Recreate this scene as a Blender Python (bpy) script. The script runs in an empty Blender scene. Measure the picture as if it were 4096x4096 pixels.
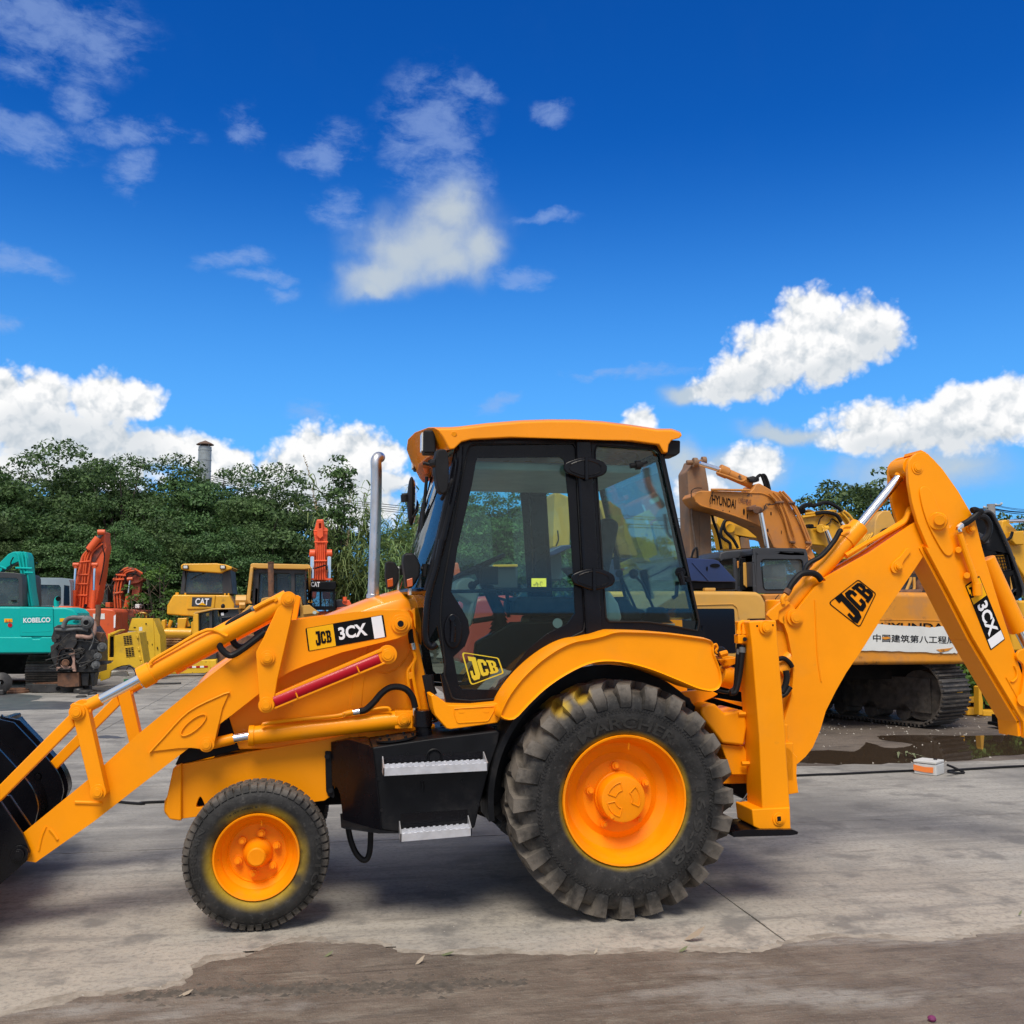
import bpy, bmesh, math, random
import numpy as np
from mathutils import Vector, Matrix
from mathutils.geometry import tessellate_polygon
R_ = math.radians
sc = bpy.context.scene
COL = sc.collection
random.seed(7)
# ------------------------------------------------------------------ camera
CAM_F, CAM_YAW, CAM_PITCH = 0.97, R_(10.5), R_(5.55)
CAM = Vector((-1.79996, -5.95906, 1.88337))
fw = Vector((math.sin(CAM_YAW)*math.cos(CAM_PITCH), math.cos(CAM_YAW)*math.cos(CAM_PITCH), math.sin(CAM_PITCH)))
rt = Vector((math.cos(CAM_YAW), -math.sin(CAM_YAW), 0))
up = rt.cross(fw)
cd = bpy.data.cameras.new('camera')
cam = bpy.data.objects.new('camera', cd)
COL.objects.link(cam)
cd.sensor_width = 36; cd.lens = 36*CAM_F; cd.clip_start = .05; cd.clip_end = 5000
cam.matrix_world = Matrix.Translation(CAM) @ Matrix((rt, up, -fw)).transposed().to_4x4()
sc.camera = cam
sc.view_settings.view_transform = 'Standard'; sc.view_settings.look = 'None'
sc.view_settings.gamma = 1; sc.view_settings.use_curve_mapping = False
sc.view_settings.exposure = EXPO = 1.2
sc.render.engine = 'CYCLES'
sc.cycles.max_bounces = 8; sc.cycles.transparent_max_bounces = 16

def ray(u, v):                       # u, v in units of the 1932 px overview
    return fw + rt*((u/1932-.5)/CAM_F) + up*((.5-v/1932)/CAM_F)

# ------------------------------------------------------------------ sky and sun
SUN_EL, SUN_AZ = R_(56), R_(-160)      # azimuth from +Y towards +X : behind the camera on the left
wd = bpy.data.worlds.new('World'); sc.world = wd; wd.use_nodes = True
wt = wd.node_tree; wt.nodes.clear()
def WN(t, **k):
    n = wt.nodes.new(t)
    for a, b in k.items(): setattr(n, a, b)
    return n
def wl(a, b): wt.links.new(a, b)
def wmath(op, a, b=None, c=None, clamp=False):
    n = WN('ShaderNodeMath', operation=op, use_clamp=clamp)
    for i, x in enumerate((a, b, c)):
        if x is None: continue
        if isinstance(x, (int, float)): n.inputs[i].default_value = x
        else: wl(x, n.inputs[i])
    return n.outputs[0]
def wsmooth(x, a, b):
    n = WN('ShaderNodeMapRange', interpolation_type='SMOOTHSTEP')
    wl(x, n.inputs['Value']); n.inputs['From Min'].default_value = a; n.inputs['From Max'].default_value = b
    return n.outputs['Result']
def wnoise(v, s, d=6, r=.55, dist=0):
    n = WN('ShaderNodeTexNoise'); wl(v, n.inputs['Vector'])
    n.inputs['Scale'].default_value = s; n.inputs['Detail'].default_value = d
    n.inputs['Roughness'].default_value = r; n.inputs['Distortion'].default_value = dist
    return n
def wmix(f, a, b):
    n = WN('ShaderNodeMix', data_type='RGBA')
    if isinstance(f, (int, float)): n.inputs[0].default_value = f
    else: wl(f, n.inputs[0])
    for i, x in ((6, a), (7, b)):
        if isinstance(x, tuple): n.inputs[i].default_value = (*x, 1)
        else: wl(x, n.inputs[i])
    return n.outputs[2]
sky = WN('ShaderNodeTexSky', sky_type='NISHITA', sun_disc=False, sun_elevation=SUN_EL, sun_rotation=SUN_AZ,
         altitude=0, air_density=1.0, dust_density=.0, ozone_density=3.0)
SKY_STRENGTH = .0574; EK = 2**-EXPO
hs = WN('ShaderNodeHueSaturation'); hs.inputs['Saturation'].default_value = 1.35
wl(sky.outputs[0], hs.inputs['Color'])
tc = WN('ShaderNodeTexCoord'); sx = WN('ShaderNodeSeparateXYZ'); wl(tc.outputs['Generated'], sx.inputs[0])
az = wmath('ARCTAN2', sx.outputs[0], sx.outputs[1]); el = wmath('ARCSINE', sx.outputs[2])
cb = WN('ShaderNodeCombineXYZ'); wl(az, cb.inputs[0]); wl(el, cb.inputs[1]); P0 = cb.outputs[0]
def wvec(op, a, b):
    n = WN('ShaderNodeVectorMath', operation=op)
    for i, x in enumerate((a, b)):
        if isinstance(x, tuple): n.inputs[i].default_value = x
        else: wl(x, n.inputs[i])
    return n.outputs[0]
def warp(p, scale, amp, detail):
    c = wvec('SUBTRACT', wnoise(p, scale, detail, .55).outputs['Color'], (.5, .5, .5))
    return wvec('ADD', p, wvec('MULTIPLY', c, (amp, amp, 0)))
def blobs(p, lst, k=.05):
    acc = None
    for (u, v, a, b, *r) in lst:
        d = ray(u, v).normalized()
        m = WN('ShaderNodeMapping', vector_type='TEXTURE')
        wl(p, m.inputs[0])
        m.inputs['Location'].default_value = (math.atan2(d.x, d.y), math.asin(d.z), 0)
        m.inputs['Rotation'].default_value = (0, 0, R_(r[0]) if r else 0)
        m.inputs['Scale'].default_value = (a*1.16/1874, b*1.16/1874, 1)
        g = WN('ShaderNodeTexGradient', gradient_type='SPHERICAL'); wl(m.outputs[0], g.inputs[0])
        acc = g.outputs['Fac'] if acc is None else wmath('SMOOTH_MAX', acc, g.outputs['Fac'], k)
    return acc
CUM = [(40,790,120,95),(95,765,85,80),(195,760,80,65),(255,755,60,50),(130,840,190,75),(300,850,110,45),(370,860,80,45),(0,740,70,50),
       (600,855,95,75),(670,850,90,60),(725,860,50,45),(560,890,100,60),(630,910,190,50),(440,880,60,40),
       (1530,600,88,78),(1500,650,140,75),(1435,700,130,64,15),(1365,730,80,38,15),(1625,625,105,64,10),(1575,660,130,60,10),
       (1835,768,88,66),(1905,768,90,70),(1770,808,150,62),(1640,800,105,64),(1600,825,60,35),(1203,800,50,40),(1425,880,60,50)]
CUM += [(120,890,200,50),(430,900,90,34),(600,960,210,60),(1330,940,70,60)]
SHD = [(150,850,170,70),(60,830,80,60),(640,930,160,50),(1420,735,130,45,15),(1570,690,110,38,12),(1650,650,60,40),(1780,835,130,38),(1650,840,70,30),(230,820,60,40)]
SOFT = [(800,455,215,105,15),(850,395,115,100),(715,520,145,58,18),(905,460,85,80),
        (1290,880,70,70),(1400,890,150,60),(1500,830,160,25,-8),(1310,745,70,30,10),(1300,960,140,110),(1720,900,230,70),(760,470,110,70),(840,490,120,60),(700,540,70,30)]
WSP = [(820,250,125,120,40),(615,272,95,45),(100,40,200,95),(50,240,130,50,-12),(250,242,130,26),(255,320,50,46,40),(35,495,90,26,-12),(440,490,75,22),
       (490,535,70,20,-5),(455,215,40,40),(1180,704,150,16,-5),(930,765,50,20,20),(12,617,40,40),(590,778,60,28),(990,512,75,32,-8),(640,395,70,55),(860,330,90,80),(1045,205,42,26),
       (880,170,90,30),(520,575,50,18),(160,180,60,28),(1030,400,80,16)]
def billow(p, sc_):
    n = WN('ShaderNodeTexVoronoi', feature='SMOOTH_F1', voronoi_dimensions='2D'); wl(p, n.inputs['Vector']); n.inputs['Scale'].default_value = sc_
    n.inputs['Smoothness'].default_value = .25; n.inputs['Detail'].default_value = 2; n.inputs['Roughness'].default_value = .55; n.inputs['Lacunarity'].default_value = 2.3
    return wmath('SUBTRACT', .75, n.outputs['Distance'])
pw = warp(P0, 9, .03, 3); pb = warp(P0, 60, .012, 4); off = (-.0045, .010, 0)
f1 = blobs(pw, CUM)
n1 = wnoise(P0, 24, 8, .56).outputs['Fac']; b1 = billow(pb, 42)
h1 = wmath('ADD', wmath('MULTIPLY', b1, .55), n1)
h2 = wmath('ADD', wmath('MULTIPLY', billow(wvec('ADD', pb, off), 42), .55), wnoise(wvec('ADD', P0, off), 24, 6, .56).outputs['Fac'])
d1 = wmath('ADD', f1, wmath('MULTIPLY', wmath('SUBTRACT', h1, .72), .52))
a1 = wmath('MULTIPLY', wsmooth(d1, .06, .40), wsmooth(f1, .03, .16))
pw2 = warp(warp(P0, 7, .05, 3), 26, .03, 7)
f2 = wmath('SUBTRACT', blobs(pw2, SOFT, .22), .07)
mp = WN('ShaderNodeMapping'); mp.inputs['Scale'].default_value = (1, 2.0, 1); mp.inputs['Rotation'].default_value = (0, 0, R_(14)); wl(P0, mp.inputs[0])
n2 = wnoise(warp(P0, 30, .02, 4), 13, 9, .6, .0).outputs['Fac']
d2 = wmath('ADD', f2, wmath('MULTIPLY', wmath('SUBTRACT', n2, .5), .9))
a2 = wmath('MULTIPLY', wmath('MULTIPLY', wsmooth(d2, .02, .85), .88), wsmooth(f2, .0, .60))
f3 = blobs(warp(warp(P0, 7, .06, 3), 24, .03, 5), WSP)
n3 = wnoise(warp(mp.outputs[0], 18, .035, 5), 19, 9, .66, .0).outputs['Fac']
d3 = wmath('MULTIPLY', wsmooth(wmath('ADD', n3, wmath('MULTIPLY', f3, .30)), .50, .86), wsmooth(f3, .02, .45))
a3 = wmath('MULTIPLY', d3, .46)
# broken cloud added round the unseen sky, its cover raised to neutralise blue fill
dn = wnoise(wvec('MULTIPLY', tc.outputs['Generated'], (1, 1, 2.0)), 2.3, 8, .55, .2).outputs['Fac']
vd = WN('ShaderNodeVectorMath', operation='DOT_PRODUCT'); wl(tc.outputs['Generated'], vd.inputs[0]); vd.inputs[1].default_value = (fw.x, fw.y, fw.z)
outside = wsmooth(vd.outputs['Value'], .80, .66)
upm = wsmooth(sx.outputs[2], .0, .06)
a4 = wmath('MULTIPLY', wmath('MULTIPLY', wsmooth(dn, .37, .52), outside), wmath('MULTIPLY', upm, .95))
lit = wmath('ADD', wmath('MULTIPLY', wmath('SUBTRACT', h1, h2), 1.4), .86, clamp=True)
shd = wmath('MULTIPLY', wsmooth(wmath('ADD', blobs(pw, SHD), wmath('MULTIPLY', wmath('SUBTRACT', n1, .5), .5)), .05, .6), .8)
lit = wmath('MULTIPLY', lit, wmath('SUBTRACT', 1.0, wmath('MULTIPLY', shd, .55)), clamp=True)
ccol = wmix(lit, (.46, .54, .62), (1.0, 1.0, 1.0))
def E3(*x): return tuple(i*EK for i in x)
st = WN('ShaderNodeVectorMath', operation='SCALE'); wl(hs.outputs[0], st.inputs[0]); st.inputs['Scale'].default_value = SKY_STRENGTH
SG = 1.2
lowm = wmath('MULTIPLY', wsmooth(sx.outputs[2], .46, .0), .97)
c = wmix(lowm, st.outputs[0], E3(.62, .66, .88))
gm = WN('ShaderNodeGamma'); wl(wvec('MULTIPLY', c, (1/EK,)*3), gm.inputs[0]); gm.inputs[1].default_value = SG     # deepens the blue as the phone does
c = wvec('MULTIPLY', gm.outputs[0], E3(.28, .847, 1.22))
c = wmix(a4, c, E3(.74, .74, .75))
c = wmix(a3, c, E3(.34, .48, .80))
c = wmix(a2, c, wmix(a2, E3(.34, .47, .66), E3(.60, .66, .68)))
c = wmix(a1, c, wvec('MULTIPLY', ccol, (EK, EK, EK)))
bg = WN('ShaderNodeBackground'); wl(c, bg.inputs[0]); bg.inputs[1].default_value = 1.0
wo = WN('ShaderNodeOutputWorld'); wl(bg.outputs[0], wo.inputs[0])
wd.cycles.sampling_method = 'MANUAL'; wd.cycles.sample_map_resolution = 512
sl = bpy.data.lights.new('sun', 'SUN'); sl.energy = 1.5; sl.angle = R_(26); sl.color = (1, .93, .82)
so = bpy.data.objects.new('sun', sl); COL.objects.link(so)
sd = Vector((math.sin(SUN_AZ)*math.cos(SUN_EL), math.cos(SUN_AZ)*math.cos(SUN_EL), math.sin(SUN_EL)))
so.rotation_euler = sd.to_track_quat('Z', 'Y').to_euler(); so.location = (-8, -8, 20)
# ------------------------------------------------------------------ helpers
FR = dict(Z=(0,0,4096/1932), A=(0,2000,1000/1932), B=(900,1700,1000/1932), C=(0,2600,1000/1932), D=(900,2300,900/1932),
          E=(1600,1600,1200/1932), F=(1900,2400,1100/1932), G=(2600,1700,800/1932), H=(3296,1700,800/1932), I=(3096,2400,1000/1932),
          J=(2600,2400,700/1932), K=(0,3200,2048/1932), L=(2048,3200,2048/1932), M=(0,2800,500/1208), N=(3700,1900,396/696),
          O=(0,2050,700/1690), Q=(600,2150,800/1932), R=(1300,2700,800/1932), S=(700,3100,650/1932), T=(2700,2000,600/1656))
def W(t, x, y, Y):                    # survey point: sight line through the photo met with the plane at depth Y
    a, b, s = FR[t]; r = ray((a+x*s)*1932/4096, (b+y*s)*1932/4096)
    return CAM + r*((Y-CAM.y)/r.y)
def GP(t, x, y, z=0.0):               # the same met with the ground
    a, b, s = FR[t]; r = ray((a+x*s)*1932/4096, (b+y*s)*1932/4096)
    return CAM + r*((z-CAM.z)/r.z)
def PL(t, pts, Y): return [W(t, x, y, Y) for x, y in pts]
def V(*a): return Vector(a)
def smooth_path(p, n=5):
    p = [Vector(q) for q in p]
    if len(p) < 3: return p
    q = [2*p[0]-p[1]] + p + [2*p[-1]-p[-2]]; out = []
    for i in range(1, len(q)-2):
        a, b, c, d = q[i-1:i+3]
        for k in range(n):
            t = k/n
            out.append(.5*((2*b)+(c-a)*t+(2*a-5*b+4*c-d)*t*t+(3*b-a-3*c+d)*t**3))
    return out+[p[-1]]
def smooth_loop(p, n=4):
    out = []; N = len(p)
    for i in range(N):
        a, b, c, d = p[i-1], p[i], p[(i+1) % N], p[(i+2) % N]
        for k in range(n):
            t = k/n
            out.append(.5*((2*b)+(c-a)*t+(2*a-5*b+4*c-d)*t*t+(3*b-a-3*c+d)*t**3))
    return out
def rounded(pts, r=.2, n=3):          # rounds the corners of a polygon: r as a share of the shorter side
    out = []; N = len(pts)
    for i in range(N):
        a, b, c = pts[i-1], pts[i], pts[(i+1) % N]
        l = min((a-b).length, (c-b).length)*r
        p, q = b+(a-b).normalized()*l, b+(c-b).normalized()*l
        for k in range(n+1):
            t = k/n; out.append(p*(1-t)**2+b*2*t*(1-t)+q*t*t)
    return out
class M:
    KR = 1.0
    def __init__(s): s.v = []; s.f = []
    def add(s, vs, fs):
        o = len(s.v); s.v += [tuple(x) for x in vs]; s.f += [[i+o for i in f] for f in fs]; return s
    def plate(s, outer, vec, holes=()):
        vec = Vector(vec); loops = [list(outer)]+[list(h) for h in holes]
        flat = [p for l in loops for p in l]; n = len(flat)
        if holes: tris = [list(t) for t in tessellate_polygon(loops)]
        else: tris = [list(range(n))]
        fs = [t for t in tris]+[[i+n for i in reversed(t)] for t in tris]; o = 0
        for l in loops:
            m = len(l)
            for i in range(m): fs.append([o+i, o+(i+1) % m, n+o+(i+1) % m, n+o+i])
            o += m
        return s.add(flat+[p+vec for p in flat], fs)
    def box(s, a, b):
        (x0,y0,z0),(x1,y1,z1) = a, b
        return s.add([(x0,y0,z0),(x1,y0,z0),(x1,y1,z0),(x0,y1,z0),(x0,y0,z1),(x1,y0,z1),(x1,y1,z1),(x0,y1,z1)],
                     [[3,2,1,0],[4,5,6,7],[0,1,5,4],[1,2,6,5],[2,3,7,6],[3,0,4,7]])
    def cyl(s, p0, p1, r, r1=None, seg=16):
        p0, p1 = Vector(p0), Vector(p1); r1 = r if r1 is None else r1; r *= M.KR; r1 *= M.KR
        return s.lathe([(0,0),(r,0),(r1,(p1-p0).length),(0,(p1-p0).length)], p0, p1-p0, seg)
    def lathe(s, prof, o, ax, seg=32, arc=None):
        o = Vector(o); ax = Vector(ax).normalized(); q = ax.to_track_quat('Z', 'Y'); vs = []; n = len(prof)
        for k in range(seg):
            a = 2*math.pi*k/seg
            for r, h in prof: vs.append(o+q @ Vector((r*math.cos(a), r*math.sin(a), h)))
        fs = [[k*n+i, ((k+1) % seg)*n+i, ((k+1) % seg)*n+i+1, k*n+i+1] for k in range(seg) for i in range(n-1)]
        return s.add(vs, fs)
    def tube(s, pts, r, seg=8, n=4, r1=None):
        r *= M.KR; r1 = r1*M.KR if r1 else r1
        p = smooth_path(pts, n) if n else [Vector(x) for x in pts]; vs = []; fs = []; N = len(p); nrm = None
        for i, c in enumerate(p):
            t = (p[min(i+1, N-1)]-p[max(i-1, 0)]).normalized()
            if nrm is None: nrm = t.orthogonal().normalized()
            else: nrm = (nrm-t*nrm.dot(t)).normalized()
            b = t.cross(nrm); rr = r if r1 is None else r+(r1-r)*i/(N-1)
            vs += [c+(nrm*math.cos(2*math.pi*k/seg)+b*math.sin(2*math.pi*k/seg))*rr for k in range(seg)]
            if i: fs += [[(i-1)*seg+k, (i-1)*seg+(k+1) % seg, i*seg+(k+1) % seg, i*seg+k] for k in range(seg)]
        fs += [list(range(seg))[::-1], [(N-1)*seg+k for k in range(seg)]]
        return s.add(vs, fs)
    def loft(s, secs, cap=True, closed=True):
        n = len(secs[0]); vs = [p for q in secs for p in q]; fs = []
        for i in range(len(secs)-1):
            for k in range(n if closed else n-1): fs.append([i*n+k, i*n+(k+1) % n, (i+1)*n+(k+1) % n, (i+1)*n+k])
        if cap: fs += [list(range(n))[::-1], [(len(secs)-1)*n+k for k in range(n)]]
        return s.add(vs, fs)
    def ball(s, c, r, seg=14, rings=8):
        c = Vector(c); r = (r, r, r) if isinstance(r, (int, float)) else r; vs = []; fs = []
        for i in range(rings+1):
            a = math.pi*i/rings
            for k in range(seg):
                b = 2*math.pi*k/seg
                vs.append(c+Vector((math.sin(a)*math.cos(b)*r[0], math.sin(a)*math.sin(b)*r[1], math.cos(a)*r[2])))
        for i in range(rings):
            for k in range(seg): fs.append([i*seg+k, i*seg+(k+1) % seg, (i+1)*seg+(k+1) % seg, (i+1)*seg+k])
        return s.add(vs, fs)
    def mesh(s, name, mat, ang=32, recalc=True):
        bm = bmesh.new(); vs = [bm.verts.new(p) for p in s.v]
        for f in s.f:
            if len(set(f)) > 2:
                try: bm.faces.new([vs[i] for i in f])
                except ValueError: pass
        if recalc:
            bmesh.ops.remove_doubles(bm, verts=bm.verts, dist=1e-5)
            bmesh.ops.recalc_face_normals(bm, faces=bm.faces)
        me = bpy.data.meshes.new(name); bm.to_mesh(me); bm.free()
        me.polygons.foreach_set('use_smooth', [True]*len(me.polygons)); me.set_sharp_from_angle(angle=R_(ang))
        if mat: me.materials.append(mat)
        return me
    def pieces(s, gap=.004):
        """the separate solids in this builder: connected shells, with shells that touch kept together"""
        n = len(s.v); p = list(range(n))
        def find(a):
            while p[a] != a: p[a] = p[p[a]]; a = p[a]
            return a
        for f in s.f:
            a = find(f[0])
            for b in f[1:]: p[find(b)] = a
        g = {}
        for i in range(n): g.setdefault(find(i), []).append(i)
        ks = list(g); bb = [(np.array([s.v[i] for i in g[k]]).min(0)-gap, np.array([s.v[i] for i in g[k]]).max(0)+gap) for k in ks]
        if len(ks) > 60: return [s]
        q = list(range(len(ks)))
        def f2(a):
            while q[a] != a: a = q[a]
            return a
        for i in range(len(ks)):
            for j in range(i):
                if (bb[i][0] <= bb[j][1]).all() and (bb[j][0] <= bb[i][1]).all(): q[f2(i)] = f2(j)
        if len({f2(i) for i in range(len(ks))}) < 2: return [s]
        own = {}
        for i, k in enumerate(ks):
            for v in g[k]: own[v] = f2(i)
        out = {}
        for f in s.f:
            m = out.setdefault(own[f[0]], (M(), {})); idx = []
            for v in f:
                if v not in m[1]: m[1][v] = len(m[0].v); m[0].v.append(s.v[v])
                idx.append(m[1][v])
            m[0].f.append(idx)
        return sorted((m for m, _ in out.values()), key=lambda m: -len(m.v))
    def make(s, name, mat, parent=None, bevel=0, label=None, ang=32, kind=None, seg=2):
        parts = [s] if kind or parent is None or 'lettering' in name or 'print' in name or 'wir' in name else s.pieces()
        obs = [link(name, m.mesh(name, mat, ang), parent, bevel, label, kind, seg) for m in parts]
        return obs[0]
def wloc(o):
    return o.location+((wloc(o.parent)+o.matrix_parent_inverse.translation) if o.parent else Vector())
def link(name, me, parent=None, bevel=0, label=None, kind=None, seg=2):
    o = bpy.data.objects.new(name, me); COL.objects.link(o)
    if parent:
        o.parent = parent; o.matrix_parent_inverse = Matrix.Translation(-wloc(parent))
    if bevel:
        b = o.modifiers.new('edge', 'BEVEL'); b.width = bevel; b.segments = seg; b.limit_method = 'ANGLE'; b.angle_limit = R_(35); b.harden_normals = True
    if label: o['label'] = label
    if kind: o['kind'] = kind
    return o
def thing(name, label, cat, loc=(0,0,0), group=None):
    o = bpy.data.objects.new(name, None); COL.objects.link(o); o.location = loc; o.empty_display_size = .2
    return tag(o, label, cat, group)
def tag(o, label, cat, group=None):
    o['label'] = label; o['category'] = cat
    if group: o['group'] = group
    return o
def copy_tree(o, parent=None):
    c = o.copy(); COL.objects.link(c)
    if parent: c.parent = parent
    for ch in list(o.children): copy_tree(ch, c)
    return c
TXT = {}
def text_loops(s, bold=.0):
    """flat mesh (verts, faces) of a word in Blender's own font, set in a 1-unit-high box"""
    k = (s, bold)
    if k in TXT: return TXT[k]
    c = bpy.data.curves.new('t', 'FONT'); c.body = s; c.fill_mode = 'FRONT'; c.offset = bold; c.resolution_u = 3
    o = bpy.data.objects.new('t', c); COL.objects.link(o)
    dg = bpy.context.evaluated_depsgraph_get(); me = bpy.data.meshes.new_from_object(o.evaluated_get(dg))
    vs = [v.co.copy() for v in me.vertices]; fs = [list(p.vertices) for p in me.polygons]
    bpy.data.objects.remove(o); bpy.data.curves.remove(c); bpy.data.meshes.remove(me)
    TXT[k] = (vs, fs); return TXT[k]
def map_text(m, s, q, bold=.0, slant=0, vec=None):
    """put the word on the quad q = bottom-left, bottom-right, top-right, top-left"""
    vs, fs = text_loops(s, bold)
    x0, x1 = min(v.x for v in vs), max(v.x for v in vs); y0, y1 = min(v.y for v in vs), max(v.y for v in vs)
    a, b, c, d = q; out = []
    for v in vs:
        t, w = (v.x-x0)/(x1-x0), (v.y-y0)/(y1-y0)
        out.append((a*(1-t)+b*t)*(1-w)+(d*(1-t)+c*t)*w)
    m.add(out, fs); return m
# block letters of the square-serif emblem, drawn in a unit cell
GLY = dict(J=[[(.06,1),(.66,1),(.66,.18),(.52,.0),(.06,.0),(-.06,.13),(-.06,.40),(.14,.40),(.14,.20),(.28,.20),(.28,.81),(.06,.81)]],
           C=[[(.15,1),(.55,1),(.7,.86),(.7,.62),(.47,.62),(.47,.8),(.29,.8),(.29,.2),(.47,.2),(.47,.38),(.7,.38),(.7,.14),(.55,0),(.15,0),(.03,.14),(.03,.86)]],
           B=[[(0,1),(.55,1),(.7,.88),(.7,.6),(.6,.5),(.72,.4),(.72,.12),(.57,0),(0,0),(0,.16),(.1,.16),(.1,.84),(0,.84)],
              [(.34,.82),(.46,.82),(.46,.58),(.34,.58)], [(.34,.42),(.47,.42),(.47,.17),(.34,.17)]])
def emblem(m, q, vec):
    a, b, c, d = q; x = 0
    for ch, wd_, sz in (('J', .68, 1.0), ('C', .76, .86), ('B', .74, .86)):
        loops = []
        for l in GLY[ch]:
            L = []
            for px_, py_ in l:
                t, w = (x+px_)/2.16, (1-sz)*.5+py_*sz
                L.append((a*(1-t)+b*t)*(1-w)+(d*(1-t)+c*t)*w)
            loops.append(L)
        m.plate(loops[0], vec, loops[1:]); x += wd_
    return m
def quad(t, pts, Y): return PL(t, pts, Y)
def inset(pts, k):
    c = sum((Vector(p) for p in pts), Vector())/len(pts)
    return [c+(Vector(p)-c)*k for p in pts]
# ------------------------------------------------------------------ materials
def mat(name, col, rough=.5, metal=0, coat=0, var=None, dirt=None, bump=None, spec=.5, aniso=None, dust=None):
    m = bpy.data.materials.new(name); m.use_nodes = True; t = m.node_tree; n = t.nodes; b = n['Principled BSDF']
    b.inputs['Roughness'].default_value = rough; b.inputs['Metallic'].default_value = metal
    b.inputs['Coat Weight'].default_value = coat; b.inputs['Coat Roughness'].default_value = .08
    b.inputs['Specular IOR Level'].default_value = spec
    tcn = n.new('ShaderNodeTexCoord'); co = tcn.outputs['Object']
    def noise(s, d=4, r=.55, v=None, dist=0):
        k = n.new('ShaderNodeTexNoise'); t.links.new(v or co, k.inputs['Vector']); k.inputs['Scale'].default_value = s
        k.inputs['Detail'].default_value = d; k.inputs['Roughness'].default_value = r; k.inputs['Distortion'].default_value = dist
        return k.outputs['Fac']
    def ramp(x, a, c_):
        k = n.new('ShaderNodeMapRange'); k.interpolation_type = 'SMOOTHSTEP'; t.links.new(x, k.inputs[0])
        k.inputs[1].default_value = a; k.inputs[2].default_value = c_; return k.outputs[0]
    def mx(f, a, c_):
        k = n.new('ShaderNodeMix'); k.data_type = 'RGBA'
        if isinstance(f, float): k.inputs[0].default_value = f
        else: t.links.new(f, k.inputs[0])
        for i, x in ((6, a), (7, c_)):
            if isinstance(x, tuple): k.inputs[i].default_value = (*x, 1)
            else: t.links.new(x, k.inputs[i])
        return k.outputs[2]
    m['h'] = 1; cur = tuple(col)
    if var:                                   # (scale, amount)
        s, a = var; cur = mx(ramp(noise(s, 5), .3, .7), tuple(x*(1-a) for x in col), tuple(min(1, x*(1+a)) for x in col))
    for dd in (dirt or []):                   # (colour, scale, from, to[, strength])
        c_, s, lo, hi = dd[:4]; f = ramp(noise(s, 7, .62), lo, hi)
        if len(dd) > 4:
            k = n.new('ShaderNodeMath'); k.operation = 'MULTIPLY'; t.links.new(f, k.inputs[0]); k.inputs[1].default_value = dd[4]; f = k.outputs[0]
        cur = mx(f, cur, tuple(c_))
    if isinstance(cur, tuple): b.inputs['Base Color'].default_value = (*cur, 1)
    else: t.links.new(cur, b.inputs['Base Color'])
    if bump:
        s, d = bump; k = n.new('ShaderNodeBump'); k.inputs['Strength'].default_value = d; k.inputs['Distance'].default_value = .01
        t.links.new(noise(s, 4), k.inputs['Height']); t.links.new(k.outputs[0], b.inputs['Normal'])
    if rough > .12 and var:
        rr = n.new('ShaderNodeMapRange'); t.links.new(noise(var[0]*2.3, 4), rr.inputs[0]); rr.inputs[1].default_value = .3; rr.inputs[2].default_value = .7
        rr.inputs[3].default_value = max(.05, rough-.08); rr.inputs[4].default_value = min(1, rough+.1); t.links.new(rr.outputs[0], b.inputs['Roughness'])
    m.pop('h', None)
    return m
OR = mat('fresh_orange_paint', (.95, .318, .001), .40, coat=.08, spec=.2, var=(1.5, .06), dirt=[((.55, .26, .05), 2.2, .52, .80, .22), ((.30, .16, .05), 9, .66, .80, .25)], bump=(110, .06))
ORR = mat('gloss_orange_roof', (.93, .305, .002), .28, coat=.3, spec=.25, var=(1.2, .06), dirt=[((.5, .28, .10), 2.0, .52, .78, .2)], bump=(30, .02))
ORD = mat('orange_wheel_paint', (.95, .278, .001), .45, coat=.03, spec=.2, var=(3, .08), dirt=[((.42, .20, .05), 7, .55, .8, .3), ((.16, .08, .03), 22, .66, .76, .35)], bump=(90, .05))
BLK = mat('gloss_black_paint', (.004, .004, .006), .25, coat=.06, spec=.22, var=(3, .2), bump=(40, .02))
BLM = mat('satin_black_panel', (.007, .0075, .009), .42, spec=.16, var=(4, .25), dirt=[((.055, .050, .045), 4, .54, .8, .55)], bump=(120, .05))
RUB = mat('black_hose_rubber', (.008, .008, .009), .5, spec=.2, var=(9, .3))
PLB = mat('black_plastic', (.013, .013, .014), .5, spec=.2, var=(8, .2), bump=(200, .06))
CHR = mat('chromed_rod', (.82, .84, .86), .08, metal=1)
STL = mat('galvanised_exhaust', (.60, .60, .61), .34, metal=1, var=(7, .12), dirt=[((.30, .29, .28), 6, .55, .8, .5)], bump=(60, .05))
ALU = mat('bright_step_alloy', (.80, .80, .82), .38, metal=.75, var=(12, .1), dirt=[((.3, .29, .28), 14, .6, .8, .5)])
RED = mat('crimson_cylinder_paint', (.42, .001, .010), .36, coat=.1, spec=.3, var=(3, .06))
WHT = mat('white_print', (.80, .80, .82), .45)
BKP = mat('black_print', (.004, .004, .005), .5, spec=.12)
YLP = mat('yellow_print', (.86, .43, .003), .5, spec=.2)
YGP = mat('yellow_glass_print', (.62, .50, .02), .45)
GRP = mat('lime_sticker_print', (.55, .72, .10), .5, dirt=[((.05, .12, .05), 60, .52, .6, .7)])
LGR = mat('pale_green_plastic', (.42, .50, .47), .5, var=(5, .1))
GRY = mat('grey_trim', (.10, .11, .115), .5, var=(5, .2))
AMB = mat('amber_lens', (.55, .10, .01), .2, coat=.5)
LNS = mat('clear_lamp_lens', (.62, .62, .58), .18, coat=.6, bump=(80, .3))
MIR = mat('mirror_glass', (.8, .82, .85), .03, metal=1)
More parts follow.
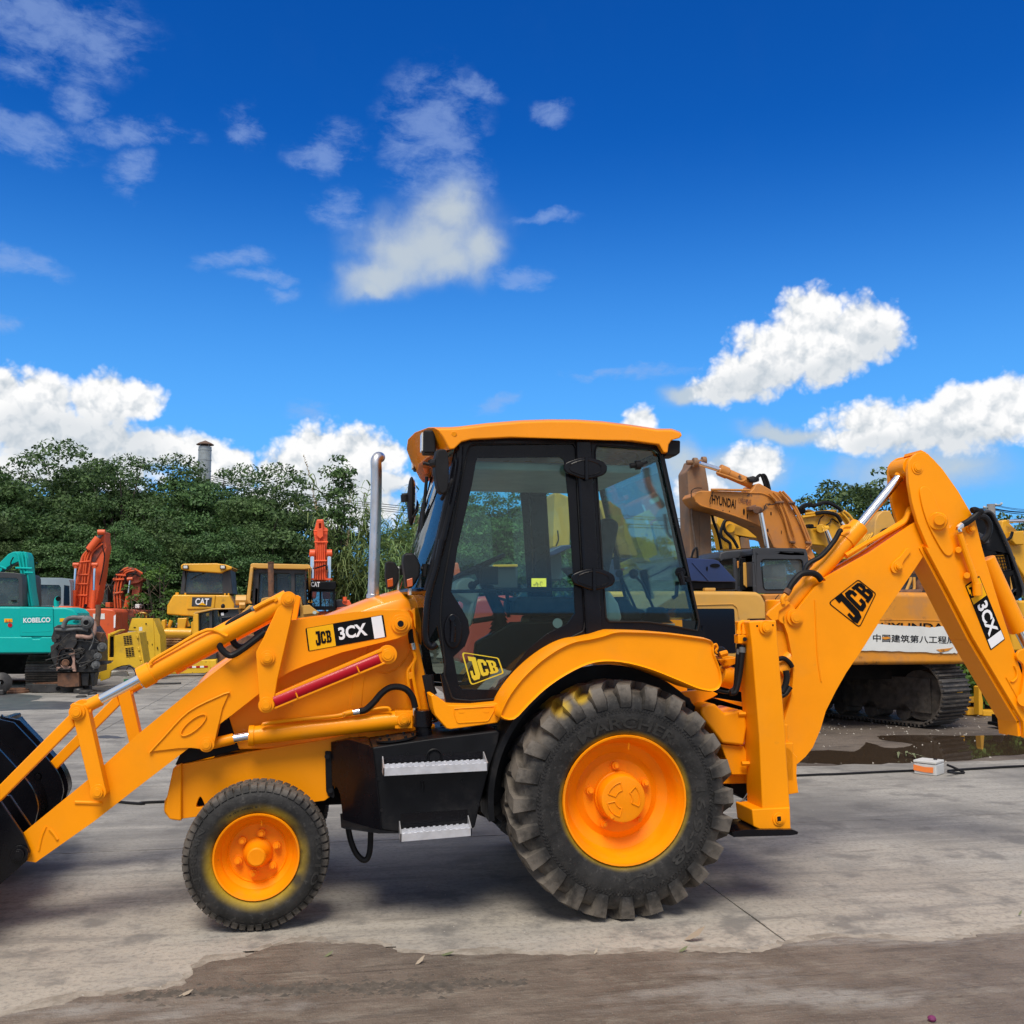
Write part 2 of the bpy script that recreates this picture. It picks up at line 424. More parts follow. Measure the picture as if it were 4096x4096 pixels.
BAS = mat('black_seat_cloth', (.02, .02, .022), .8, var=(20, .3))
TEAL = mat('teal_paint', (0, .40, .36), .42, coat=.05, spec=.25, var=(.8, .06), dirt=[((.03, .2, .19), 3, .66, .85, .4)])
CABG = mat('dark_grey_cab_paint', (.036, .038, .043), .45, var=(2, .12), dirt=[((.10, .10, .095), 3, .58, .8, .4)])
CABB = mat('blue_grey_cab_paint', (.22, .29, .33), .45, var=(2, .1), dirt=[((.1, .1, .1), 3, .6, .85, .5)])
RDO = mat('red_orange_paint', (.66, .10, .024), .45, var=(1.5, .12), dirt=[((.16, .06, .035), 4, .58, .75, .6)])
RDR = mat('rusty_red_paint', (0.32, 0.06, 0.028), .6, var=(1.5, .2), dirt=[((.07, .035, .028), 2.5, .46, .62, .9)])
BRO = mat('bright_orange_red_paint', (.78, .105, .03), .45, var=(2, .1), dirt=[((.25, .06, .03), 5, .6, .75, .4)])
YEL = mat('construction_yellow', (.74, .37, .016), .42, coat=.1, var=(1.2, .1), dirt=[((.25, .14, .04), 3.5, .6, .78, .5)])
YEB = mat('faded_yellow_paint', (.60, .32, .06), .45, var=(1.0, .1), dirt=[((.42, .27, .12), 2.5, .5, .75, .5)])
YEW = mat('chipped_yellow_paint', (.74, .45, .02), .5, var=(1.5, .12), dirt=[((.06, .045, .03), 6, .64, .68, .95), ((.3, .2, .06), 2.5, .5, .7, .4)])
HYO = mat('weathered_orange_paint', (.54, .205, .028), .5, var=(1.2, .12), dirt=[((.36, .16, .06), 2.4, .45, .68, .7), ((.06, .045, .035), 4, .60, .68, .85)])
HYS = mat('muddy_stick_paint', (.24, .13, .065), .65, var=(2, .15), dirt=[((.17, .115, .075), 3, .42, .62, .8), ((.07, .05, .04), 6, .66, .72, .8)])
HYC = mat('scraped_orange_paint', (.64, .245, .015), .45, var=(1.2, .1), dirt=[((.42, .2, .07), 2.2, .45, .68, .7), ((.08, .05, .035), 3.2, .57, .68, .85)])
BNR = mat('torn_white_banner', (.66, .67, .64), .6, var=(2, .06), dirt=[((.45, .36, .25), 2.2, .58, .8, .6)])
GRM = mat('greasy_engine_iron', (.028, .027, .026), .5, var=(6, .4), dirt=[((.10, .08, .06), 7, .55, .75, .7), ((.16, .09, .05), 11, .66, .76, .7)])
GRM2 = mat('grey_engine_iron', (.10, .105, .105), .5, var=(8, .3), dirt=[((.03, .03, .03), 9, .5, .7, .8)])
RST = mat('rusty_steel', (.16, .075, .04), .75, var=(6, .3), dirt=[((.05, .035, .03), 8, .48, .66, .8)], bump=(60, .3))
RSTP = mat('pinkish_rusty_pipe', (.36, .22, .17), .7, var=(9, .25), dirt=[((.1, .07, .06), 9, .55, .7, .7)])
TRK = mat('worn_track_steel', (.085, .075, .066), .55, metal=.3, var=(8, .35), dirt=[((.16, .13, .10), 6, .5, .7, .8)], bump=(70, .25))
TRKO = mat('ochre_track_steel', (.34, .17, .05), .6, var=(8, .25), dirt=[((.1, .06, .03), 6, .52, .7, .8)])
UND = mat('dark_undercarriage', (.010, .0095, .009), .75, spec=.15, var=(5, .3), dirt=[((.028, .024, .02), 4, .5, .7, .7)])  # near-black brown base with random dirt mottling
NVY = mat('navy_hood_paint', (.010, .026, .10), .4, coat=.2, var=(2, .15), dirt=[((.04, .055, .1), 4, .6, .8, .3)])
DKG = mat('dark_window_glass', (.003, .004, .008), .08, coat=.05, spec=.3)
GMT = mat('green_metal_chimney', (.30, .34, .35), .45, metal=.3, var=(3, .1), dirt=[((.15, .13, .11), 4, .6, .8, .5)])
WDB = mat('weathered_timber', (.14, .10, .075), .8, var=(10, .3), dirt=[((.04, .035, .03), 9, .5, .65, .7)])
POLE = mat('concrete_pole', (.28, .27, .26), .8, var=(6, .15))
BOXW = mat('dusty_white_plastic', (.55, .55, .53), .5, var=(5, .06), dirt=[((.3, .28, .25), 9, .6, .75, .5)])
TAPE = mat('orange_tape', (.85, .22, .04), .5, dirt=[((.2, .08, .04), 20, .62, .68, .8)])
GRN = mat('green_label_print', (.05, .32, .14), .5)
def glass(name, tint, gloss=.10, rough=.02, dustamt=.06):
    m = bpy.data.materials.new(name); m.use_nodes = True; t = m.node_tree; n = t.nodes; n.clear()
    out = n.new('ShaderNodeOutputMaterial'); tr = n.new('ShaderNodeBsdfTransparent'); tr.inputs[0].default_value = (*tint, 1)
    gl = n.new('ShaderNodeBsdfGlossy'); gl.inputs['Roughness'].default_value = rough; gl.inputs[0].default_value = (.9, .95, 1, 1)
    df = n.new('ShaderNodeBsdfDiffuse'); df.inputs[0].default_value = (.30, .33, .31, 1)
    fr = n.new('ShaderNodeFresnel'); fr.inputs[0].default_value = 1.5
    mp_ = n.new('ShaderNodeMath'); mp_.operation = 'MULTIPLY_ADD'; t.links.new(fr.outputs[0], mp_.inputs[0]); mp_.inputs[1].default_value = .8; mp_.inputs[2].default_value = gloss-.05
    mp_.use_clamp = True
    a = n.new('ShaderNodeMixShader'); t.links.new(mp_.outputs[0], a.inputs[0]); t.links.new(tr.outputs[0], a.inputs[1]); t.links.new(gl.outputs[0], a.inputs[2])
    co = n.new('ShaderNodeTexCoord'); nz = n.new('ShaderNodeTexNoise'); t.links.new(co.outputs['Object'], nz.inputs[0]); nz.inputs['Scale'].default_value = 2.5; nz.inputs['Detail'].default_value = 5
    dm = n.new('ShaderNodeMath'); dm.operation = 'MULTIPLY'; t.links.new(nz.outputs[0], dm.inputs[0]); dm.inputs[1].default_value = dustamt*2
    b = n.new('ShaderNodeMixShader'); t.links.new(dm.outputs[0], b.inputs[0]); t.links.new(a.outputs[0], b.inputs[1]); t.links.new(df.outputs[0], b.inputs[2])
    t.links.new(b.outputs[0], out.inputs[0]); return m
GLS = glass('tinted_cab_glass', (.80, .93, .90), .05, .015, .006)
GLD = glass('dusty_far_glass', (.62, .70, .68), .05, .08, .17)
# ------------------------------------------------------------------ ground materials
def nodes_mat(name):
    m = bpy.data.materials.new(name); m.use_nodes = True; t = m.node_tree; b = t.nodes['Principled BSDF']
    return m, t, b
class NT:
    def __init__(s, t): s.t = t; s.co = t.nodes.new('ShaderNodeTexCoord').outputs['Object']
    def n(s, k, **a):
        x = s.t.nodes.new(k)
        for q, w in a.items(): setattr(x, q, w)
        return x
    def put(s, x, i):
        if isinstance(x, (int, float)): i.default_value = x
        elif isinstance(x, tuple): i.default_value = (*x, 1) if len(i.default_value) == 4 else x
        else: s.t.links.new(x, i)
    def noise(s, sc_, d=5, r=.55, v=None, dist=0):
        k = s.n('ShaderNodeTexNoise'); s.put(v or s.co, k.inputs['Vector'])
        for a, b in (('Scale', sc_), ('Detail', d), ('Roughness', r), ('Distortion', dist)): k.inputs[a].default_value = b
        return k.outputs['Fac']
    def map(s, scale=(1,1,1), rot=(0,0,0), loc=(0,0,0), v=None):
        k = s.n('ShaderNodeMapping'); s.put(v or s.co, k.inputs[0])
        k.inputs['Scale'].default_value = scale; k.inputs['Rotation'].default_value = rot; k.inputs['Location'].default_value = loc; return k.outputs[0]
    def ss(s, x, a, b, lo=0, hi=1):
        k = s.n('ShaderNodeMapRange', interpolation_type='SMOOTHSTEP'); s.put(x, k.inputs[0])
        k.inputs[1].default_value = a; k.inputs[2].default_value = b; k.inputs[3].default_value = lo; k.inputs[4].default_value = hi; return k.outputs[0]
    def m(s, op, a, b=0, cl=False):
        k = s.n('ShaderNodeMath', operation=op, use_clamp=cl); s.put(a, k.inputs[0]); s.put(b, k.inputs[1]); return k.outputs[0]
    def mix(s, f, a, b):
        k = s.n('ShaderNodeMix', data_type='RGBA'); s.put(f, k.inputs[0]); s.put(a, k.inputs[6]); s.put(b, k.inputs[7]); return k.outputs[2]
    def bump(s, h, st, dist, b):
        k = s.n('ShaderNodeBump'); k.inputs['Strength'].default_value = st; k.inputs['Distance'].default_value = dist
        s.put(h, k.inputs['Height']); s.t.links.new(k.outputs[0], b.inputs['Normal'])
CON, t, b = nodes_mat('worn_concrete'); q = NT(t)
sx_ = q.n('ShaderNodeSeparateXYZ'); q.put(q.co, sx_.inputs[0])
front = q.ss(sx_.outputs[1], 3.5, -1.2)                               # sandy dust trodden over the near slabs
stk = q.noise(3.0, 6, .6, q.map((.22, 2.2, 1), (0, 0, R_(4))))        # float marks and water streaks along the slabs
big = q.noise(.45, 5, .6); mid = q.noise(2.2, 6, .62); fine = q.noise(28, 5, .7); grit = q.noise(150, 3, .6)
c = q.mix(q.ss(big, .36, .62), (.19, .182, .168), (.335, .318, .285))
c = q.mix(q.m('MULTIPLY', q.m('MULTIPLY', front, .8), q.ss(q.noise(1.4, 6, .65), .34, .56, .35, 1)), c, (.45, .40, .33))
c = q.mix(q.ss(stk, .50, .68, 0, .5), c, (.17, .16, .148))
c = q.mix(q.ss(stk, .47, .30, 0, .45), c, (.47, .435, .385))
c = q.mix(q.ss(mid, .50, .66, 0, .7), c, (.135, .128, .12))
flk = q.noise(1.0, 7, .7, q.map((5, 14, 1), (0, 0, R_(3)), (7, 3, 0)))
c = q.mix(q.ss(flk, .62, .70, 0, .4), c, (.115, .108, .10)); c = q.mix(q.ss(flk, .38, .31, 0, .22), c, (.50, .47, .42))
c = q.mix(q.ss(q.noise(1.6, 7, .68, q.map((.5, 2.6, 1), (0,0,.1), (1, 9, 0))), .60, .66, 0, .5), c, (.15, .135, .118))
c = q.mix(q.ss(q.noise(1.1, 6, .66, q.map((.6, 1.4, 1), (0,0,.2), (3, 5, 0))), .58, .70, 0, .5), c, (.105, .10, .10))  # oil and tyre stains
c = q.mix(q.ss(fine, .46, .66, 0, .55), c, (.17, .158, .142))
c = q.mix(q.ss(grit, .60, .72, 0, .5), c, (.13, .12, .115))
c = q.mix(q.ss(grit, .36, .28, 0, .35), c, (.62, .60, .56))
q.put(c, b.inputs['Base Color']); b.inputs['Roughness'].default_value = .8; b.inputs['Specular IOR Level'].default_value = .3
q.bump(q.m('ADD', q.m('MULTIPLY', grit, .35), q.m('ADD', q.m('MULTIPLY', fine, .5), stk)), .5, .012, b)
DRT, t, b = nodes_mat('muddy_gravel_dirt'); q = NT(t)
c = q.mix(q.ss(q.noise(.6, 6, .6), .35, .65), (.085, .066, .052), (.16, .13, .105))
c = q.mix(q.ss(q.noise(2.5, 7, .65, q.map((.5, 1.5, 1))), .5, .68, 0, .8), c, (.055, .043, .035))
sp = q.noise(70, 3, .6); c = q.mix(q.ss(sp, .66, .72, 0, .8), c, (.42, .40, .37)); c = q.mix(q.ss(q.noise(25, 4, .6), .62, .72, 0, .6), c, (.24, .22, .19))
q.put(c, b.inputs['Base Color']); b.inputs['Roughness'].default_value = .85
q.bump(q.m('ADD', q.noise(9, 7, .7), q.m('MULTIPLY', sp, .4)), .9, .04, b)
MUD, t, b = nodes_mat('damp_mud_film'); q = NT(t)
rut = q.noise(5, 6, .65, q.map((.12, 2.4, 1), (0, 0, R_(5))))
c = q.mix(q.ss(q.noise(1.3, 6, .6), .35, .68), (.125, .098, .076), (.205, .165, .13))
c = q.mix(q.ss(rut, .52, .68, 0, .75), c, (.085, .068, .054))
c = q.mix(q.ss(q.noise(1.0, 6, .62, q.map((.5, 1.6, 1), (0,0,.1), (8, 2.2, 0))), .52, .66, 0, .85), c, (.31, .29, .262))
g2 = q.noise(120, 3, .6); c = q.mix(q.ss(q.noise(9, 8, .7), .50, .68, 0, .6), c, (.085, .070, .057)); c = q.mix(q.ss(q.noise(3.4, 8, .7, q.map((.8, 1.8, 1))), .50, .66, 0, .55), c, (.26, .225, .18)); c = q.mix(q.ss(g2, .58, .72, 0, .6), c, (.34, .30, .26)); c = q.mix(q.ss(g2, .42, .30, 0, .5), c, (.07, .058, .048))
q.put(c, b.inputs['Base Color']); b.inputs['Roughness'].default_value = .62; b.inputs['Specular IOR Level'].default_value = .35
q.bump(q.m('ADD', q.m('MULTIPLY', rut, 1.5), q.m('ADD', q.noise(18, 6, .7), q.m('MULTIPLY', g2, .3))), .8, .02, b)
WAT, t, b = nodes_mat('brown_puddle_water'); q = NT(t)
b.inputs['Base Color'].default_value = (.050, .034, .022, 1); b.inputs['Roughness'].default_value = .03; b.inputs['IOR'].default_value = 1.33
q.bump(q.noise(3, 2), .03, .01, b)
STN, t, b = nodes_mat('dark_oil_stain'); q = NT(t)
q.put(q.mix(q.ss(q.noise(3, 6, .6), .35, .65), (.055, .056, .060), (.09, .088, .088)), b.inputs['Base Color']); b.inputs['Roughness'].default_value = .55
LFC, t, b = nodes_mat('dry_leaf'); b.inputs['Base Color'].default_value = (.33, .27, .20, 1); b.inputs['Roughness'].default_value = .7
LFG, t, b = nodes_mat('fallen_green_leaf'); b.inputs['Base Color'].default_value = (.14, .16, .08, 1); b.inputs['Roughness'].default_value = .6
PBL, t, b = nodes_mat('pebble_stone'); b.inputs['Base Color'].default_value = (.34, .31, .27, 1); b.inputs['Roughness'].default_value = .85
# ------------------------------------------------------------------ ground, slabs, mud, puddle
g = M(); n = 24; S = 420
for i in range(n+1):
    for j in range(n+1): g.v.append((-S+2*S*i/n, -S+2*S*j/n, -.022))
g.f = [[i*(n+1)+j, (i+1)*(n+1)+j, (i+1)*(n+1)+j+1, i*(n+1)+j+1] for i in range(n) for j in range(n)]
g.make('ground', DRT, kind='structure')
yard = bpy.data.objects.new('yard_pavement', None); COL.objects.link(yard); yard['kind'] = 'structure'; yard['label'] = 'grey concrete yard slabs with open joints'
xs = [-22.2, -16.2, -10.2, -5.2, .80, 6.8, 12.8]; ys = [-9, -2.62, 2.43, 5.36, 10.2, 15.1, 20, 25, 30.5]
rg = random.Random(3)
for i in range(len(xs)-1):
    for j in range(len(ys)-1):
        x0, x1, y0, y1 = xs[i], xs[i+1], ys[j], ys[j+1]
        if y0 > 5 and x0 > 0: continue
        e = .006; far = y1 > 5.3 and x1 > .8
        m_ = M(); out = []
        def edge(a, b_, k, ragged):
            for s_ in range(k):
                t_ = s_/k; p = a.lerp(b_, t_); w_ = rg.uniform(-.004, .004) if not ragged else rg.uniform(-.05, .05)*(0 < s_)
                nrm = Vector((-(b_-a).y, (b_-a).x, 0)).normalized(); out.append(p+nrm*w_)
        A, B, C_, D_ = V(x0+e, y0+e, 0), V(x1-e, y0+e, 0), V(x1-e, y1-e, 0), V(x0+e, y1-e, 0)
        edge(A, B, 30, False); edge(B, C_, 20, x1 > 6 and False); edge(C_, D_, 40, y1 == 5.36 and x1 > .8); edge(D_, A, 20, False)
        m_.plate(out, (0, 0, -.02))
        m_.make('concrete_slab', CON, yard)
def wob(pts, amp, n=6, seed=1):
    r = random.Random(seed); p = smooth_loop(pts, n); return [q+Vector((r.uniform(-amp, amp), r.uniform(-amp, amp), 0)) for q in p]
def sheet(name, pts, z, mt, h=.0):
    m_ = M(); vs = [Vector((p.x, p.y, z)) for p in pts]; m_.plate(vs, (0, 0, -.003)); return m_.make(name, mt, kind='structure')
mud = [GP('K', *p) for p in [(0,825),(230,775),(330,745),(470,735),(590,722),(690,705),(720,650),(810,615),(930,600),(970,575),(1060,548),(1190,538),(1280,548),(1370,545),(1470,560),(1500,580),(1640,588),(1800,592),(1932,586)]]
mud += [GP('L', *p) for p in [(110,590),(300,588),(420,580),(560,575),(700,578),(840,582),(960,575),(1030,545),(1130,535),(1260,520),(1400,528),(1560,540),(1680,535),(1760,515),(1932,500),(2100,490)]]
r_ = random.Random(5); mm = []
for a_, b_ in zip(mud[:-1], mud[1:]):
    for k in range(5): mm.append(a_.lerp(b_, k/5)+Vector((r_.uniform(-.02, .02), r_.uniform(-.018, .018), 0)))
mm += [mud[-1], V(3.2, -1.9, 0), V(3.2, -4, 0), V(-4.5, -4, 0), V(-4.0, -2.3, 0)]
FRG, t, b = nodes_mat('half_dry_mud_fringe'); q = NT(t)
c = q.mix(q.ss(q.noise(6, 7, .7), .38, .62), (.22, .19, .152), (.36, .32, .265)); c = q.mix(q.ss(q.noise(110, 3, .6), .58, .72, 0, .6), c, (.15, .13, .11))
q.put(c, b.inputs['Base Color']); b.inputs['Roughness'].default_value = .8; q.bump(q.noise(40, 5, .7), .5, .01, b)
fr = []
for i, p in enumerate(mm[:-5]):
    w_ = .035+.05*abs(math.sin(i*.31)+.6*math.sin(i*.083+1))+r_.uniform(0, .03); fr.append(p+V(-.25*w_ if i < 60 else 0, w_, 0))
sheet('damp_fringe', fr+[V(3.2, -1.9, 0), V(3.2, -4, 0), V(-4.5, -4, 0), V(-4.2, -2.3, 0)], .003, FRG)
sheet('wet_mud', mm, .007, MUD)
CLD = mat('dark_mud_clod', (.075, .06, .047), .8, var=(20, .3)); m_ = M()
for k in range(900):
    t_ = r_.random(); u = 480+1500*t_; v = 748-58*t_**.7+r_.gauss(0, 7 if k % 3 else 16)
    if r_.random() < .25: u = r_.uniform(1000, 1700); v = r_.gauss(722, 10)
    p = GP('K', u, v, .004); s_ = r_.uniform(.005, .022); m_.add([p+V(-s_*1.6, -s_*.5, 0), p+V(s_*1.5, -s_*.6, 0), p+V(s_*.5, s_*.7, 0), p+V(r_.uniform(-s_, s_)*.5, 0, s_*.7)], [[0,1,3],[1,2,3],[2,0,3]])
link('mud_clods', m_.mesh('mud_clods', CLD, recalc=False), kind='stuff')
pud = [GP('I', *p) for p in [(250,1165),(420,1150),(620,1160),(690,1120),(720,1090),(860,1130),(1000,1128),(1075,1105),(960,1085),(860,1075),(800,1050),(860,1038),(1100,1035),(1500,1040),(1750,1035),(1932,1030),(2200,1040),(2250,1110),(1932,1180),(1700,1190),(1500,1225),(1280,1235),(1120,1225),(1020,1260),(860,1275),(720,1285),(560,1270),(400,1250),(230,1245),(120,1225)]]
sheet('puddle', wob(pud, .02, 4, 9), -.016, WAT)
st1 = [GP('C', *p) for p in [(-200,340),(230,345),(320,375),(250,395),(500,400),(680,412),(560,455),(300,460),(-200,462)]]
sheet('oil_stain', wob(st1, .05, 5, 2), .003, STN)
sheet('oil_stain', wob([GP('C', *p) for p in [(760,668),(830,660),(900,668),(960,680),(850,684),(770,682)]], .02, 4, 4), .003, STN)
# ------------------------------------------------------------------ tyres
SPR = .72
def tyre_mat(name, spray_r, spray_w, mud_lo, mud_hi, mudcol, patch):
    m, t, b = nodes_mat(name); q = NT(t); s = q.n('ShaderNodeSeparateXYZ'); q.put(q.co, s.inputs[0])
    r = q.m('SQRT', q.m('ADD', q.m('POWER', s.outputs[0], 2), q.m('POWER', s.outputs[2], 2)))
    n1, n2, n3 = q.noise(7, 6, .65), q.noise(30, 6, .65), q.noise(2.5, 4)
    c = q.mix(q.ss(n1, .35, .68), (.010, .0098, .0095), (.028, .0265, .025))
    c = q.mix(q.ss(n2, .54, .72, 0, .55), c, (.085, .08, .073))
    dm = q.m('MULTIPLY', q.ss(q.m('ADD', r, q.m('MULTIPLY', q.m('SUBTRACT', n1, .5), .09)), mud_lo, mud_hi), q.ss(n1, .32, .55, .35, 1.0))
    c = q.mix(dm, c, mudcol)
    ring = q.m('MULTIPLY', q.ss(q.m('ADD', r, q.m('MULTIPLY', q.m('SUBTRACT', n3, .5), .04)), spray_r+spray_w, spray_r), q.ss(n3, .36, .60, .05, SPR))
    c = q.mix(ring, c, (.50, .33, .01))
    for (px_, pz_, pr_, col_) in patch:            # over-sprayed or wiped spots
        dx = q.m('SUBTRACT', s.outputs[0], px_); dz = q.m('SUBTRACT', s.outputs[2], pz_)
        d = q.m('ADD', q.m('SQRT', q.m('ADD', q.m('POWER', dx, 2), q.m('POWER', dz, 2))), q.m('MULTIPLY', q.m('SUBTRACT', n1, .5), .06))
        c = q.mix(q.ss(d, pr_, pr_*.35, 0, .8), c, col_)
    q.put(c, b.inputs['Base Color']); b.inputs['Roughness'].default_value = .62; b.inputs['Specular IOR Level'].default_value = .35
    q.bump(q.m('ADD', n2, q.m('MULTIPLY', n1, .8)), .5, .008, b); return m
TYR = tyre_mat('dusty_lug_tyre_rubber', .392, .04, .57, .70, (.155, .134, .11), [(-.40, .56, .075, (.55, .36, .02)), (-.27, .64, .075, (.55, .36, .02))])
TYF = tyre_mat('scuffed_road_tyre_rubber', .258, .065, .375, .43, (.125, .108, .09), [(.235, -.135, .055, (.014, .015, .018))])
DUSTR = mat('dusty_raised_rubber', (.032, .031, .029), .6, spec=.25, var=(20, .3))
def arc_text(m, s, r0, r1, a0, a1, y, bold=.0, outline=False):
    vs, fs = text_loops(s, bold); x0, x1 = min(v.x for v in vs), max(v.x for v in vs); y0, y1 = min(v.y for v in vs), max(v.y for v in vs)
    out = []
    for v in vs:
        a = a0+(a1-a0)*(v.x-x0)/(x1-x0); r = r0+(r1-r0)*(v.y-y0)/(y1-y0); out.append((r*math.cos(a), y(r), r*math.sin(a)))
    m.add(out, fs)
def side_y(prof):
    P = sorted([(r, h) for r, h in prof])
    def f(r):
        for (a, ya), (b, yb) in zip(P[:-1], P[1:]):
            if a <= r <= b: return ya+(yb-ya)*(r-a)/(b-a)-.0035
        return P[0][1]-.0035
    return f
REAR_SIDE = [(.385, .06), (.395, .035), (.43, .012), (.50, .0), (.575, .004), (.625, .022), (.655, .062)]
def rear_tyre_mesh():
    m = M(); Wd = .43; prof = REAR_SIDE+[(.668, .12), (.672, Wd/2)]
    prof = prof+[(r, Wd-h) for r, h in prof[-2::-1]]
    prof += [(.385, .06)]
    m.lathe(prof, (0, 0, 0), (0, 1, 0), 72)
    path = [(.565, .001, .565, -.004, .080, .060, 0), (.62, .018, .628, -.012, .098, .074, .0), (.655, .06, .700, .016, .105, .085, .012),
            (.668, .12, .716, .075, .100, .085, -.03), (.670, .245, .718, .245, .085, .07, -.16)]
    N = 24; rg = random.Random(2)
    for side in (0, 1):
        for k in range(N):
            a0 = 2*math.pi*(k+.5*side)/N; secs = []
            for (rb, hb, rtp, ht, wb, wt_, da) in path:
                sec = []
                for r, h, w, sg in ((rb, hb, wb, -1), (rtp, ht, wt_, -1), (rtp, ht, wt_, 1), (rb, hb, wb, 1)):
                    a = a0+(da if not side else da)+sg*w/2/r
                    hh = h if not side else Wd-h
                    sec.append((r*math.cos(a)+rg.uniform(-.003, .003), hh, r*math.sin(a)+rg.uniform(-.003, .003)))
                secs.append([Vector(x) for x in sec])
            m.loft(secs)
    for k in range(150):                               # ribbed bead-guard band on the side wall
        a = 2*math.pi*k/150; r0, r1 = .532, .558; d = .006
        for (ra, rb, sh) in ((r0, .545, .012), (.545, r1, -.012)):
            p = [Vector((r*math.cos(a+s), .0005-d*.5, r*math.sin(a+s))) for r, s in ((ra, 0), (ra, .014), (rb, .014+sh), (rb, sh))]
            m.plate(p, (0, .008, 0))
    return m.mesh('rear_tyre', TYR, 40)
def word_loft(m, s, r0, r1, a0, a1, yf, bold=.0, h=.004):
    n0, f0 = len(m.v), len(m.f); arc_text(m, s, r0, r1, a0, a1, yf, bold)
    vs = [Vector(v) for v in m.v[n0:]]; k = len(vs)
    tops = [f for f in m.f[f0:]]
    m.v[n0:] = [(v.x, v.y-h+.0035, v.z) for v in vs]
    m.v += [(v.x, v.y+.0065, v.z) for v in vs]
    from collections import Counter
    ec = Counter(); dirn = {}
    for f in tops:
        for a, b in zip(f, f[1:]+f[:1]): ec[frozenset((a, b))] += 1; dirn[frozenset((a, b))] = (a, b)
    for e, c_ in ec.items():
        if c_ == 1: a, b = dirn[e]; m.f.append([b, a, a+k, b+k])
FRONT_SIDE = [(.245, .06), (.252, .035), (.275, .015), (.32, .0), (.36, .006), (.392, .024), (.408, .045)]
def front_tyre_mesh():
    m = M(); Wd = .27; prof = FRONT_SIDE+[(.411, .07), (.413, Wd/2)]
    prof = prof+[(r, Wd-h) for r, h in prof[-2::-1]]+[(.245, .06)]
    m.lathe(prof, (0, 0, 0), (0, 1, 0), 72)
    N = 54
    def block(a, w, pts):
        secs = [[Vector((r*math.cos(a+sg*w/2/r), h, r*math.sin(a+sg*w/2/r))) for r, h, sg in ((rb, hb, -1), (rt_, ht, -1), (rt_, ht, 1), (rb, hb, 1))] for rb, hb, rt_, ht in pts]
        m.loft(secs)
    for k in range(N):
        a = 2*math.pi*k/N
        block(a, .034, [(.380, .016, .382, .010), (.402, .036, .416, .026), (.41, .06, .425, .055), (.411, .082, .425, .082)])
        block(a, .034, [(.380, .254, .382, .26), (.402, .234, .416, .244), (.41, .21, .425, .215), (.411, .188, .425, .188)])
        block(a+.05, .036, [(.411, .09, .425, .092), (.411, .13, .425, .13)])
        block(a+.02, .036, [(.411, .138, .425, .14), (.411, .18, .425, .18)])
    return m.mesh('front_tyre', TYF, 40)
def lathe_mesh(name, prof, mt, seg=56): return M().lathe(prof, (0,0,0), (0,1,0), seg).mesh(name, mt, 30)
RIMR = [(.384, .058), (.394, .030), (.390, .020), (.380, .022), (.372, .05), (.362, .07), (.352, .10), (.345, .15), (.325, .185), (.27, .205), (.262, .212), (.235, .20), (.222, .19), (.0, .19)]
HUBR = [(.155, .19), (.152, .165), (.146, .16), (.144, .075), (.138, .062), (.125, .058), (.0, .058)]
RIMF = [(.244, .056), (.252, .032), (.248, .022), (.240, .024), (.232, .04), (.226, .07), (.214, .085), (.207, .12), (.19, .135), (.178, .15), (.172, .147), (.165, .155), (.0, .155)]
HUBF = [(.088, .155), (.086, .135), (.080, .12), (.058, .06), (.054, .03), (.046, .022), (.0, .022)]
NUT = M().lathe([(.0, -.05), (.012, -.05), (.013, -.03), (.023, -.03), (.023, .0), (.030, .001), (.030, .006), (0, .006)], (0,0,0), (0,1,0), 12).mesh('wheel_nut', ORD, 30)
me_rt, me_ft = rear_tyre_mesh(), front_tyre_mesh()
me_rr, me_rh, me_fr, me_fh = (lathe_mesh(a, b, ORD) for a, b in (('rim', RIMR), ('hub', HUBR), ('rim', RIMF), ('hub', HUBF)))
BH = thing('backhoe_loader', 'big bright orange wheeled backhoe loader with black cab frame, in the foreground of the yard', 'backhoe loader', (0, 1.1, 0))
def at(o, loc, flip=False):
    o.location = loc; o.matrix_parent_inverse = Matrix.Translation(-BH.location)
    if flip: o.rotation_euler = (0, 0, math.pi)
    return o
